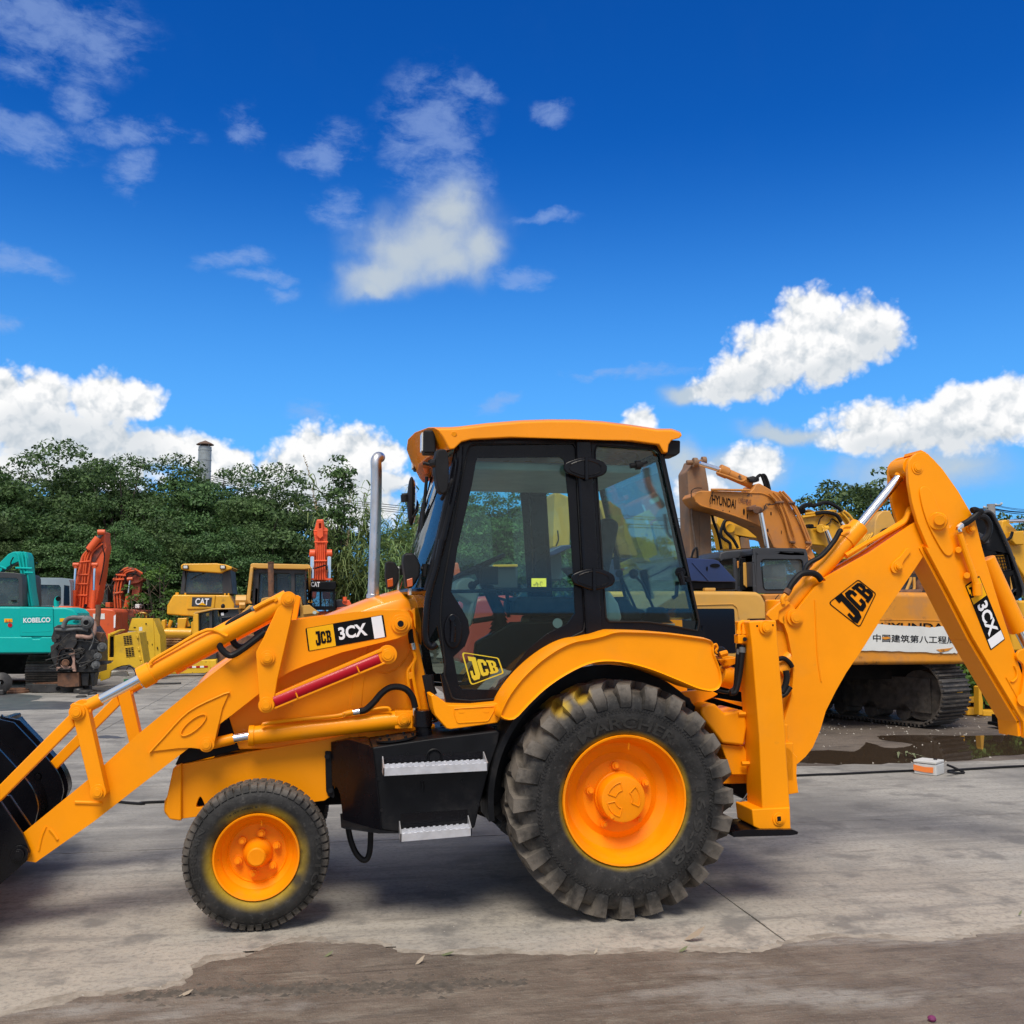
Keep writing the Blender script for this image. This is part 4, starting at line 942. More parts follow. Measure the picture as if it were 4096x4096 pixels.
# rear window
B0, B1 = W('E', 1690, 350, YD), W('E', 1932, 1420, YD)
M().plate([V(B0.x-.02, .40, B0.z), V(B1.x-.02, .40, B1.z), V(B1.x-.02, 1.83, B1.z), V(B0.x-.02, 1.83, B0.z)], (.005, 0, 0)).make('rear_window_glass', GLS, BH)
m = M(); 
for y_ in (.40, 1.83): m.tube([V(B0.x-.01, y_, B0.z), V(B1.x-.01, y_, B1.z)], .022 if y_ in (.40, 1.83) else .012, 8, 0)
m.tube([V(B0.x, .4, B0.z), V(B0.x, 1.83, B0.z)], .03, 8, 0); mid = B0.lerp(B1, .62); m.tube([V(mid.x, .4, mid.z), V(mid.x, 1.83, mid.z)], .015, 8, 0); m.make('rear_window_frame', BLK, BH)
# mirrors and head lamps
m = M(); pts = smooth_loop(PL('E', [(240,330),(275,315),(305,330),(318,420),(312,560),(290,600),(265,602),(245,560),(228,440)], .16), 3)
mb = M().plate(pts, (-.015, .055, 0)).make('door_mirror', PLB, BH, .016, seg=3)
M().tube(PL('E', [(340,510),(310,560),(290,600)], .2)+[W('E', 268, 640, .24)], .012, 8).cyl(W('E', 210, 410, .20), W('E', 240, 405, .17), .028, seg=10).tube(PL('E', [(150,405),(190,415),(215,405)], .22), .011, 8, 0).cyl(W('E', 195, 385, .22), W('E', 205, 425, .22), .016).make('mirror_arm', PLB, BH)
c_ = W('B', 1440, 590, 1.95); mb2 = M().ball(c_, (.035, .08, .20), 16, 10).make('door_mirror', PLB, BH)
M().ball(c_+V(.016, 0, 0), (.028, .068, .18), 16, 10).make('mirror_glass', MIR, mb2)
M().tube([W('B', 1365, 540, 1.95), W('B', 1430, 540, 1.95), W('B', 1480, 590, 1.95), W('B', 1485, 650, 1.92), W('B', 1450, 720, 1.88)], .012, 8).cyl(W('B', 1385, 540, 1.95), W('B', 1390, 595, 1.95), .03).make('mirror_arm', PLB, BH)
for t_, pts, yl in (('B', [(1380,1000),(1400,988),(1455,988),(1490,1030),(1512,1085),(1508,1165),(1470,1230),(1440,1262),(1400,1262),(1392,1180),(1375,1060)], .40), ('B', [(1242,1062),(1262,1050),(1312,1060),(1345,1110),(1345,1200),(1305,1268),(1258,1270),(1240,1170)], 1.72)):
    h = M().plate(PL(t_, pts, yl), (0, .16, 0)).make('head_lamp', PLB, BH, .022, seg=3)
    fpts = pts[-3:]+pts[:1]
    e0, e1 = W(t_, *pts[-4], yl), W(t_, *pts[0], yl)
    M().box(V(e0.x-.012, yl+.02, e1.z-.26), V(e0.x+.004, yl+.14, e1.z-.03)).make('lamp_lens', LNS, h, .006)
    lo = [(x, y) for x, y in pts if y > 1160]; xs_ = [p[0] for p in lo]; 
    b0 = min(lo, key=lambda p: p[0]+p[1]*.2); 
    M().plate(PL(t_, [(min(xs_)+12,1195),(min(xs_)+58,1180),(min(xs_)+60,1245),(min(xs_)+18,1255)], yl-.004), (0, .01, 0)).make('indicator_lens', AMB, h, .004)
    cc = W(t_, max(p[0] for p in pts), 1110, yl+.08)
    M().tube([cc, cc+V(.06, 0, 0), cc+V(.14, .02, -.01)], .016, 8, 0).cyl(cc+V(.03,0,.03), cc+V(.03,0,-.05), .022).make('lamp_bracket', PLB, BH)
M().tube([W('B', 1500, 1010, .9), W('B', 1560, 400, .9)], .012, 6, 0).tube([W('B', 1470, 1000, 1.0), W('B', 1530, 600, 1.0)], .010, 6, 0).make('windscreen_wiper', PLB, BH)
# rear window hardware seen through the quarter glass
M().cyl(W('E', 1480, 425, .36), W('E', 1560, 415, .36), .018).cyl(W('E', 1515, 420, .36), W('E', 1545, 418, .36), .032).cyl(W('E', 1555, 415, .36), W('E', 1590, 400, .36), .012).make('window_latch', PLB, BH)
M().tube(PL('E', [(1580,440),(1600,560),(1650,640),(1690,690)], .8), .028, 8, 2).tube(PL('E', [(1700,735),(1720,860),(1750,885)], .8), .012, 8, 2).make('rear_window_arm', PLB, BH)
M().cyl(W('E', 1805, 1110, YD-.02), W('E', 1805, 1110, YD+.04), .035).tube(PL('E', [(1800,1110),(1812,1150),(1822,1190)], YD-.03), .022, 8, 0).tube(PL('E', [(1790,1130),(1860,1150)], YD-.03), .010, 6, 0).cyl(W('E', 1858, 1155, YD-.04), W('E', 1858, 1155, YD+.02), .018).tube(PL('E', [(1785,1170),(1780,1260),(1755,1275)], YD+.05), .014, 8, 0).make('quarter_window_catch', BLK, BH)
# ------------------------------------------------------------------ cab inside
cz = W('E', 900, 1560, 1.1).z
fl = M().box((-1.25, .40, .82), (.55, 1.84, 1.02)); fl.make('cab_floor', BLM, BH)
M().box((-.15, .42, 1.02), (.62, .62, 1.30)).box((-.15, 1.6, 1.02), (.62, 1.82, 1.30)).make('inner_wheel_arch', BLM, BH, .05)
sp = W('E', 960, 1340, 1.1); sx0 = sp.x
M().box((sx0-.30, .84, sp.z-.05), (sx0+.26, 1.36, sp.z+.08)).make('seat_cushion', BAS, BH, .05, seg=3)
M().plate([V(sx0+.20, .86, sp.z+.05), V(sx0+.34, .86, sp.z+.0), V(sx0+.48, .86, sp.z+.62), V(sx0+.36, .86, sp.z+.66)], (0, .48, 0)).make('seat_backrest', BAS, BH, .05, seg=3)
M().box((sx0-.18, .92, 1.02), (sx0+.18, 1.28, sp.z-.05)).make('seat_base', BLM, BH, .03)
M().plate([V(sx0+.10, .80, sp.z+.20), V(sx0+.36, .80, sp.z+.24), V(sx0+.36, .80, sp.z+.30), V(sx0+.02, .80, sp.z+.28)], (0, .07, 0)).make('seat_armrest', BAS, BH, .02)
swc = W('E', 505, 1075, 1.1); ax = V(-.42, 0, .9)
m = M(); q_ = ax.to_track_quat('Z', 'Y'); ringp = [swc+q_ @ V(.20*math.cos(a), .20*math.sin(a), 0) for a in [2*math.pi*k/24 for k in range(24)]]
for p, r in zip(ringp, ringp[1:]+ringp[:1]): m.tube([p, r], .016, 8, 0)
for k in (0, 8, 16): m.tube([swc-ax.normalized()*.03, ringp[k]], .012, 6, 0)
SW = m.make('steering_wheel', PLB, BH)
M().tube([swc-ax.normalized()*.02, swc-ax.normalized()*.35], .045, 10, 0).make('steering_column', PLB, BH)
c0 = W('E', 430, 1195, .95); M().plate(PL('E', [(355,1225),(365,1180),(410,1145),(450,1142),(490,1160),(520,1215),(500,1290),(470,1440),(440,1470),(430,1400),(460,1310),(370,1260)], .9), (0, .4, 0)).make('instrument_console', LGR, BH, .03, seg=3)
cm = W('E', 572, 1130, .62); M().box(cm+V(-.06, -.03, -.06), cm+V(.06, .03, .06)).tube([cm, W('E', 500, 1170, .7), W('E', 462, 1200, .75)], .02, 8, 0).ball(W('E', 465, 1195, .75), .03).make('control_pod', PLB, BH, .012)
bl = W('E', 640, 1420, .9); m = M()
for k in range(7): m.lathe([(0, 0), (.085-.006*k, 0), (.06-.005*k, .03), (0, .03)], bl+V(-.03*0, 0, -.12+.03*k), (0, 0, 1), 16)
m.make('lever_gaiter', RUB, BH)
M().tube([W('E', 470, 1425, .88), W('E', 600, 1405, .88)], .018, 8, 0).tube([W('E', 700, 1400, 1.0), W('E', 690, 1250, 1.0)], .014, 8, 0).tube([W('E', 630, 1275, 1.0), W('E', 760, 1310, 1.0)], .010, 8, 0).make('control_lever', PLB, BH)
m = M(); rgd = random.Random(8)
for k in range(14):
    p = V(-.62+rgd.uniform(-.3, .5), .55+rgd.uniform(-.1, .2), 1.06+rgd.uniform(0, .12)); m.tube([p, p+V(rgd.uniform(-.2, .2), rgd.uniform(-.1, .1), rgd.uniform(0, .12)), p+V(rgd.uniform(-.35, .35), 0, rgd.uniform(-.05, .1))], .008, 6)
m.make('loose_wiring', GRY, BH)
M().plate(PL('E', [(490,1560),(720,1430),(1100,1420),(1130,1480),(950,1570),(720,1750),(480,1660)], .8), (0, .1, 0)).make('seat_skirt', BLM, BH, .02)
M().cyl(W('E', 1015, 1437, .78), W('E', 1015, 1437, .74), .034).make('dial_gauge', LNS, BH)
rc = W('E', 1380, 1330, 1.0); M().plate(PL('E', [(1325,1225),(1360,1240),(1410,1310),(1432,1400),(1425,1430),(1335,1425)], .6), (0, .25, 0)).make('rear_console', LGR, BH, .03)
M().plate(PL('E', [(1385,1300),(1430,1260),(1480,1275),(1500,1330),(1600,1360),(1560,1425),(1440,1425)], .85), (0, .4, 0)).make('rear_seat_bolster', BAS, BH, .05)
g2 = W('E', 1650, 1380, .8); m = M()
for k in range(5): m.lathe([(0, 0), (.12-.010*k, 0), (.09-.009*k, .022), (0, .022)], g2+V(0, 0, -.06+.022*k), (0, 0, 1), 20)
m.make('rear_lever_gaiter', RUB, BH); M().lathe([(0, 0), (.13, 0), (.13, .015), (0, .015)], g2+V(0, 0, -.08), (0, 0, 1), 24).make('gaiter_ring', LGR, BH)
M().tube([g2, W('E', 1560, 1180, .8), W('E', 1510, 1130, .8)], .010, 8, 0).ball(W('E', 1505, 1120, .8), .035).tube([g2+V(-.1, .1, 0), W('E', 1420, 1130, .9)], .010, 8, 0).ball(W('E', 1412, 1118, .9), .03).tube([W('E', 1390, 1010, .8), W('E', 1400, 1090, .8)], .022, 8, 0).make('rear_control_lever', PLB, BH)
M().plate(PL('E', [(1545,1100),(1600,1085),(1645,1280),(1600,1285)], 1.2), (0, .06, 0)).make('rear_control_tower', PLB, BH, .02)
M().box((-.95, .5, 2.80), (.3, 1.75, 2.86)).make('headliner', LGR, BH, .02)
# ------------------------------------------------------------------ mudguards
fo = PL('F', [(185,820),(200,760),(250,665),(330,560),(420,470),(500,405),(580,352),(660,312),(730,290),(810,277),(900,256),(990,229),(1100,227),(1300,235),(1500,258),(1665,290),(1680,370),(1722,480),(1734,560),(1722,610),(1690,635),(1640,637),(1560,618),(1450,572),(1250,492),(1080,445),(930,430),(800,450),(650,520),(500,622),(380,735),(275,838)], .0)
fo = smooth_loop(fo, 3)
def fsec(y, k, drop=0):
    c = sum(fo, Vector())/len(fo); return [V(c.x+(p.x-c.x)*k, y, c.z+(p.z-c.z)*k-drop) for p in fo]
def fsec2(y, t_):          # outer lip rolled in
    out = []; n_ = len(fo); 
    for i, p in enumerate(fo):
        a = fo[i-1]; b = fo[(i+1) % n_]; d = (b-a).normalized(); nn = V(d.z, 0, -d.x); out.append(V(p.x, y, p.z)+nn*t_)
    return out
M().loft([fsec2(.02, .010), fsec2(.005, .006), fsec2(.0, .0), fsec2(.05, -.010), fsec2(.36, -.012)]).make('rear_mudguard', OR, BH, 0, ang=40)
M().loft([[V(p.x, 2.24-p.y, p.z) for p in s] for s in (fsec2(.02, .010), fsec2(.0, .0), fsec2(.05, -.010), fsec2(.36, -.012))]).make('rear_mudguard', OR, BH, 0, ang=40)
arc = [(HR.x+.80*math.cos(a), .716+.80*math.sin(a)) for a in [R_(186)-R_(150)*k/20 for k in range(21)]]
M().plate([V(x, .42, z) for x, z in arc]+[V(.45, .42, .9), V(-.50, .42, .72)], (0, .03, 0)).make('wheel_arch_liner', BLM, BH)
ring = [(HR.x+(.80)*math.cos(a), .716+.80*math.sin(a)) for a in [R_(188)-R_(62)*k/14 for k in range(15)]]; ring2 = [(HR.x+.835*math.cos(a), .716+.835*math.sin(a)) for a in [R_(188)-R_(62)*k/14 for k in range(15)]]
M().plate([V(x, .12, z) for x, z in ring]+[V(x, .12, z) for x, z in ring2[::-1]], (0, .32, 0)).make('inner_mudguard', BLM, BH)
# sill below the door
sl_ = PL('R', [(1010,190),(1040,182),(1130,240),(1180,283),(1240,288),(1420,292),(1735,262),(1745,275),(1700,420),(1670,462),(1400,500),(1210,525),(1170,518),(1100,440),(1050,380),(1035,320)], .20)
sl2 = inoff(sl_, .96); M().loft([[p+V(0, -.02, 0) for p in sl2], sl_, [p+V(0, .40, 0) for p in sl_]]).make('cab_sill_step', OR, BH, .008)
m = M(); rec = rounded(PL('R', [(1245,325),(1640,300),(1630,345),(1575,445),(1280,462),(1250,380)], .178), .2)
for p, q_ in zip(rec, rec[1:]+rec[:1]): m.tube([p, q_], .004, 5, 0)
for c_ in ((1318, 350), (1556, 345)): 
    rr = rounded(PL('R', [(c_[0]-30,c_[1]-18),(c_[0]+30,c_[1]-18),(c_[0]+30,c_[1]+18),(c_[0]-30,c_[1]+18)], .178), .45); m.plate(rr, (0, .003, 0))
m.make('sill_recess_bead', OR, BH)
M().tube(PL('R', [(965,0),(985,100),(1010,230),(1040,340),(1085,440)], .4), .02, 10).tube(PL('R', [(1005,0),(1020,120),(1045,190)], .4), .028, 10).make('cable_conduit', RUB, BH)
# ------------------------------------------------------------------ tank and steps
YT = .16
tf = PL('R', [(455,700),(520,690),(1030,615),(1665,538),(1690,560),(1672,660),(1600,870),(1500,1250),(1445,1480),(1380,1485),(735,1525),(550,1500),(520,1150),(470,760)], YT)
tk = M().plate(tf, (0, .50, 0)).make('fuel_tank', BLM, BH, .012, seg=3)
sp_ = PL('R', [(60,742),(240,700),(430,688),(455,705),(470,760),(520,1150),(550,1500),(520,1528),(180,1480),(155,1250),(125,1200),(70,1190)], YT)
off = [.42, .36, .06, .0, .0, .0, 0, 0, .2, .3, .38, .42]
m = M(); fr_ = [p+V(0, o+.004, 0) for p, o in zip(sp_, off)]; bk_ = [V(p.x, YT+.48, p.z) for p in sp_]; m.loft([fr_, bk_]); m.make('tank_side_cheek', BLK, BH, .004, ang=20)
M().plate(PL('R', [(0,740),(20,735),(62,740),(95,1170),(85,1195),(30,1170),(10,1120)], .60), (0, .03, 0)).make('tank_bracket', BLM, BH, .006)
m = M(); m.cyl(W('R', 20, 788, .60), W('R', 20, 788, .585), .016); m.cyl(W('R', 52, 1115, .60), W('R', 52, 1115, .585), .016); m.make('bracket_bolt', BLM, BH)
M().plate(PL('R', [(155,1472),(175,1468),(440,1495),(550,1500),(735,1520),(740,1575),(730,1580),(728,1530),(520,1532),(180,1484)], YT+.0), (0, .4, 0)).make('tank_skid', BLM, BH)
ft = W('R', 965, 590, YT+.20); tp = W('R', 945, 340, YT+.20)
fn = M().cyl(ft-V(0, 0, .03), V(tp.x, tp.y, tp.z-.08), .050, seg=24).make('tank_filler', BLK, BH, .004)
M().cyl(V(tp.x, tp.y, tp.z-.10), tp, .060, .056, seg=24).tube([tp+V(.05, -.01, -.07), tp+V(.085, -.01, -.06), tp+V(.09, -.01, -.035)], .010, 8).make('filler_cap', BLK, fn, .004)
rg0 = W('R', 690, 620, YT+.14); hp = M().lathe([(0, 0), (.125, 0), (.125, .012), (0, .012)], rg0, V(-.12, 0, 1), 28)
for k in range(6): a = 2*math.pi*k/6; hp.cyl(rg0+V(.10*math.cos(a), .10*math.sin(a), .012+.012*math.cos(a)), rg0+V(.10*math.cos(a), .10*math.sin(a), .026+.012*math.cos(a)), .009, seg=6)
hp.make('tank_access_cover', BLM, BH)
M().lathe([(.0, 0), (.028, 0), (.03, .02), (0, .02)], W('R', 1053, 790, YT), (0, -1, 0), 18).lathe([(.045, 0), (.052, .008), (.045, .014), (.04, .006)], W('R', 1053, 790, YT), (0, -1, 0), 24).make('step_boss', BLM, BH)
def step(x0, x1, zt, dep, nb, nm):
    L = W('R', *x0, YT-dep); Rr = W('R', *x1, YT-dep); z0 = L.z; sl = (Rr.z-L.z)/(Rr.x-L.x); w = Rr.x-L.x
    S_ = lambda u, y, dz=0: V(L.x+w*u, y, z0+sl*w*u+dz)
    st_ = M(); y0, y1 = YT-dep, YT-.01
    st_.plate([S_(0, y0, -.045), S_(1, y0, -.045), S_(1, y0, 0), S_(0, y0, 0)], (0, .008, 0))
    for u in (0, 1): st_.plate([S_(u, y0, -.045), S_(u, y1, -.045), S_(u, y1, .045), S_(u, y0, .0)], (.006 if u == 0 else -.006, 0, 0))
    st_.plate([S_(0, y1-.008, -.045), S_(1, y1-.008, -.045), S_(1, y1-.008, -.005), S_(0, y1-.008, -.005)], (0, .006, 0))
    s_ = link('access_step', st_.mesh('access_step', ALU), BH)
    t_ = M(); nrow = 6; nseg = int(w/.034)
    for r in range(nrow):
        yy = y0+.012+(y1-y0-.03)*r/(nrow-1)
        for k in range(nseg):
            u0 = (k+.15)/nseg; u1 = (k+.85)/nseg; sh = .5/nseg*(r % 2); u0 = min(.99, u0+sh); u1 = min(.995, u1+sh)
            t_.plate([S_(u0, yy-.006, -.012), S_(u1, yy-.006, -.012), S_(u1-.15/nseg, yy-.004, .004), S_(u0+.15/nseg, yy-.004, .004)], (0, .010, 0))
    for r in range(nrow): 
        yy = y0+.012+(y1-y0-.03)*r/(nrow-1); t_.plate([S_(.005, yy-.004, -.016), S_(.995, yy-.004, -.016), S_(.995, yy-.004, -.008), S_(.005, yy-.004, -.008)], (0, .009, 0))
    for k in range(1, nb): t_.plate([S_(k/nb-.006, y0+.004, -.016), S_(k/nb+.006, y0+.004, -.016), S_(k/nb+.006, y0+.004, .0), S_(k/nb-.006, y0+.004, .0)], (0, y1-y0-.02, 0))
    link('step_grating', t_.mesh('step_grating', ALU), s_)
step((565, 900), (1575, 850), 0, .17, 5, 'a'); step((730, 1535), (1418, 1478), 0, .15, 3, 'b')
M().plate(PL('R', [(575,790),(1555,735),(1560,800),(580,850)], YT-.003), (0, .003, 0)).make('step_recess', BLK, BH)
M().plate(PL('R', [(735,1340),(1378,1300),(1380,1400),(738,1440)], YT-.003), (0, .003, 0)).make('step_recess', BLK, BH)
m = M(); 
for p in ((800,765),(1225,760),(1332,1025),(548,1305),(1480,1250),(515,1005),(1558,945),(770,960),(1358,930)): c_ = W('R', *p, YT); m.cyl(c_, c_-V(0, .008, 0), .010, seg=8)
m.tube(PL('R', [(940,1025),(945,1070),(940,1115)], YT-.004), .010, 6); m.make('tank_rivet', BLM, BH)
M().tube(PL('R', [(225,1485),(250,1600),(300,1720),(365,1785),(410,1770),(435,1680),(442,1510)], .35), .018, 10).make('breather_hose', RUB, BH)
M().plate(PL('R', [(1480,1350),(1560,1380),(1700,1150),(1745,1000),(1680,980)], .5), (0, .2, 0)).make('axle_guard', UND, BH)
# ------------------------------------------------------------------ stabiliser, rear frame
YS = .12
leg = PL('J', [(1095,237),(1396,224),(1410,420),(1500,1500),(1505,1640)], YS)+PL('L', [(1050,28),(1052,114),(950,114),(945,36)], YS)+PL('J', [(1205,1500),(1125,500)], YS)
for dy in (0, 1.75):
    o_ = V(0, dy, 0)
    lg = M().plate([p+o_ for p in leg], (0, .24, 0)).make('stabiliser_leg', OR, BH, .010, seg=3)
    sh = PL('L', [(905,35),(1050,28),(1053,112),(945,116),(912,100)], YS-.012); M().plate([p+o_ for p in sh], (0, .264, 0)).make('stabiliser_shoe', OR, lg, .008)
    pad = rounded(PL('L', [(830,122),(880,112),(1060,112),(1080,120),(1078,130),(1050,134),(835,140)], YS-.05), .2); M().plate([p+o_ for p in pad], (0, .34, 0)).make('stabiliser_pad', BLK, lg, .006)
    if not dy:
        m = pin(M(), W('J', 1272, 305, YS), .046, YS, .03); pin(m, W('L', 1006, 72, YS-.012), .042, YS-.012, .018); m.make('leg_pin', OR, lg, .003)
        c_ = W('L', 1008, 71, YS-.033); M().box(c_-V(.012, .002, .014), c_+V(.012, .002, .014)).make('square_socket', UND, lg)
        m = M(); 
        for p in ((1183,287),(1355,278)): c_ = W('J', *p, YS); m.cyl(c_+V(0,.002,0), c_-V(0, .001, 0), .007, seg=10)
        m.make('drilled_hole', BKP, lg)
jb = M().plate(PL('J', [(1490,1625),(1530,1625),(1628,1735),(1620,1932)], .42)+PL('I', [(190,1480),(195,1490),(115,1505),(85,1240)], .42), (0, .16, 0)).make('leg_guide_box', OR, BH, .006)
vb = W('J', 1015, 430, .22); M().box(vb-V(.034, .02, .030), vb+V(.034, .05, .030)).make('lock_valve_block', OR, BH, .006)
m = M()
m.tube(PL('J', [(985,340),(990,270),(1020,245),(1060,250),(1100,240)], .24), .014, 8).tube(PL('J', [(1035,345),(1040,280),(1060,262),(1110,258)], .22), .014, 8)
m.cyl(W('J',985,340,.22), W('J',985,375,.22), .024, seg=6).cyl(W('J',1037,340,.22), W('J',1037,375,.22), .024, seg=6); m.make('valve_pipe', OR, BH)
M().tube(PL('J', [(983,485),(975,600),(960,800),(945,960),(895,1010)], .25), .017, 10).tube(PL('J', [(1022,495),(1010,650),(985,850),(945,1010),(885,1030)], .22), .019, 10).make('hydraulic_hose', RUB, BH)
M().cyl(W('J',1022,520,.22), W('J',1018,580,.22), .022).cyl(W('J',984,540,.25), W('J',981,600,.25), .020).make('hose_ferrule', GRY, BH)
M().cyl(W('J',1048,432,.19), W('J',1048,432,.17), .014).make('valve_plug', UND, BH)
# rear main frame and brackets
M().box((.80, .42, .72), (1.32, 1.80, .98)).box((1.15, .45, .70), (1.30, 1.84, 1.10)).make('rear_crossmember', OR, BH, .01)
M().plate(PL('J', [(220,1035),(560,990),(700,1010),(755,1040),(700,1075),(600,1120),(545,1180),(530,1260),(400,1100),(320,1060)], .48), (0, .05, 0)).make('rear_side_plate', OR, BH, .006)
M().plate(PL('J', [(560,1260),(570,1190),(640,1150),(720,1145),(830,1250),(1010,1210),(1060,1240),(1075,1400),(1040,1612),(800,1585),(740,1500),(600,1330)], .30), (0, .35, 0)).make('side_toolbox', OR, BH, .03, seg=3)
M().plate(PL('J', [(780,1590),(1040,1612),(1075,1700),(1090,1932),(905,1932)], .34), (0, .2, 0)).make('rear_apron', OR, BH, .008)
m = M(); 
for p in ((1020,1258),(1060,1805)): c_ = W('J', *p, .30); m.cyl(c_-V(.03, 0, 0), c_+V(.02, 0, 0), .016, seg=6)
m.make('apron_bolt', OR, BH)
M().cyl(W('J', 780, 830, .55), W('J', 1040, 900, .55), .075, seg=20).make('slide_cylinder', OR, BH)
M().plate(PL('J', [(755,655),(960,640),(960,700),(850,745),(810,735)], .5), (0, .03, 0)).plate(PL('J', [(780,755),(1010,745),(1015,830),(790,795)], .52), (0, .03, 0)).plate(PL('J', [(700,1080),(1030,1130),(1030,1180),(720,1085)], .5), (0, .05, 0)).plate(PL('J', [(780,620),(870,615),(1010,640),(1010,660),(800,650)], .7), (0, .2, 0)).make('valve_linkage', OR, BH, .005)
m = M(); pin(m, W('J', 828, 703, .5), .025, .5, .02); pin(m, W('J', 885, 775, .52), .02, .52, .02); m.make('linkage_pin', OR, BH)
M().tube(PL('J', [(700,500),(730,490),(745,530),(725,560),(740,590)], .4), .008, 6).tube(PL('J', [(690,500),(715,520),(740,560)], .42), .008, 6).tube(PL('J', [(770,605),(820,590),(850,585)], .45), .02, 8).make('bent_pipe', OR, BH)
M().tube(PL('J', [(730,590),(760,560),(790,560),(800,620)], .6), .03, 8).tube(PL('J', [(745,1000),(860,1020),(900,990)], .3), .012, 6).make('hydraulic_hose', RUB, BH)
M().tube(PL('F', [(1840,1425),(1880,1405),(1932,1330)], .35), .004, 5).tube(PL('F', [(1850,1430),(1900,1400),(1932,1370)], .4), .004, 5).make('loose_wire', GRY, BH)
M().plate(PL('F', [(1790,1220),(1932,1260),(1932,1420),(1800,1340)], .5), (0, .5, 0)).make('lower_rear_frame', UND, BH)
# ------------------------------------------------------------------ boom
YBm = .93
boom = PL('J', [(1460,215),(1490,140),(1550,120),(1610,130)], YBm)+PL('G', [(1600,1560),(1700,1500)], YBm)+PL('H', [(0,1480),(450,1230),(905,925),(960,1000),(1012,1188),(895,1365),(530,1900)], YBm)+PL('I', [(820,160),(690,370),(560,560),(480,700),(400,860),(360,1000),(300,1140),(245,1210),(180,1268)], YBm)+PL('J', [(1500,1760),(1478,1340),(1530,1180),(1565,1020),(1582,850),(1565,600),(1520,380)], YBm)
ub = boom; 
bm_ = M().plate(boom, (0, .035, 0)); bm_.plate([p+V(0, .165, 0) for p in boom], (0, .035, 0)); bo = bm_.make('boom', OR, BH, .008)
top_ = PL('J', [(1550,160)], YBm)+PL('H', [(0,1500),(450,1250),(905,945)], YBm); bot_ = PL('H', [(995,1190),(890,1350),(520,1890)], YBm)+PL('I', [(800,160),(545,560),(385,860),(285,1140),(180,1250)], YBm)
m = M()
for ln in (top_[1:], bot_):
    for a_, b_ in zip(ln[:-1], ln[1:]): 
        n_ = V((b_-a_).z, 0, -(b_-a_).x).normalized()*.02; m.plate([a_+V(0, .035, 0), b_+V(0, .035, 0), b_+V(0, .165, 0), a_+V(0, .165, 0)], n_)
m.plate(PL('J', [(1750,50),(1820,20),(1880,1000),(1830,1000)], YBm+.04), (0, .12, 0)); m.make('boom_web_plate', OR, bo)
M().tube([W('J', 1822, 0, YBm-.002), W('J', 1850, 600, YBm-.002), W('J', 1890, 900, YBm-.002)], .006, 6).make('boom_weld', OR, bo)
m = M(); pin(m, W('J', 1590, 195, YBm), .064, YBm, .04); m.make('boom_pin', OR, bo, .003)
m = M(); pin(m, W('H', 715, 1370, YBm-.015), .036, YBm-.015, .025); tp_ = smooth_loop(PL('H', [(650,1370),(680,1320),(740,1270),(800,1195),(835,1200),(838,1225),(780,1300),(755,1350),(740,1410),(690,1430),(660,1410)], YBm-.018), 3); m.plate(tp_, (0, .02, 0)); m.make('pin_retainer', OR, bo, .005)
dq = PL('H', [(-60,1700)], YBm-.004)
eq = [W('H', 335, 1950, YBm-.004), W('H', 505, 1628, YBm-.004), W('H', 332, 1490, YBm-.004), W('H', 40, 1720, YBm-.004)]
eq = [W('H', 40, 1720, YBm-.004), W('H', 345, 1960, YBm-.004), W('H', 507, 1628, YBm-.004), W('H', 332, 1490, YBm-.004)]
ob = rounded(eq, .10, 4); ib = rounded(inset(eq, .955), .09, 4); M().plate(ob, (0, .003, 0), [ib]).make('emblem_border', BKP, bo)
emblem(M(), [W('H', 100, 1690, YBm-.004)]+[W('H', 330, 1915, YBm-.004)]+[W('H', 445, 1610, YBm-.004)]+[W('H', 330, 1520, YBm-.004)] if False else [W('H', 320, 1925, YBm-.004), W('H', 500, 1640, YBm-.004), W('H', 330, 1500, YBm-.004), W('H', 100, 1680, YBm-.004)], (0, .003, 0)).make('emblem_lettering', BKP, bo)
# boom-head hoses/pipes
m = M(); 
for k, yy in enumerate((YBm+.04, YBm+.09, YBm+.14)): m.tube(PL('H', [(210,1260+k*6),(450,1120),(700,985-8*k),(780,930-12*k),(820,850-18*k),(870,830-10*k)], yy), .018, 8)
m.make('boom_pipe', OR, bo)
# boom lift cylinder behind leg, swing parts, king post
M().box((1.42, .98, .98), (1.78, 1.18, 1.72)).cyl((1.55, 1.08, .75), (1.55, 1.08, 1.95), .10).make('king_post', OR, BH, .015)
c0 = W('J', 1420, 560, 1.05); c1 = W('J', 1600, 430, 1.05); m = M(); m.cyl(W('J', 1405, 790, 1.0), W('J', 1560, 640, 1.0), .07).cyl(W('J', 1405, 590, 1.05), W('J', 1560, 480, 1.05), .03).make('boom_lift_cylinder', OR, BH)
M().tube(PL('J', [(1420,650),(1480,645),(1540,690),(1570,740)], .92), .018, 8).tube(PL('J', [(1500,780),(1510,860),(1490,950),(1455,1020)], .9), .024, 8).tube(PL('J', [(1550,960),(1500,1030),(1450,1060)], .9), .02, 8).make('hydraulic_hose', RUB, BH)
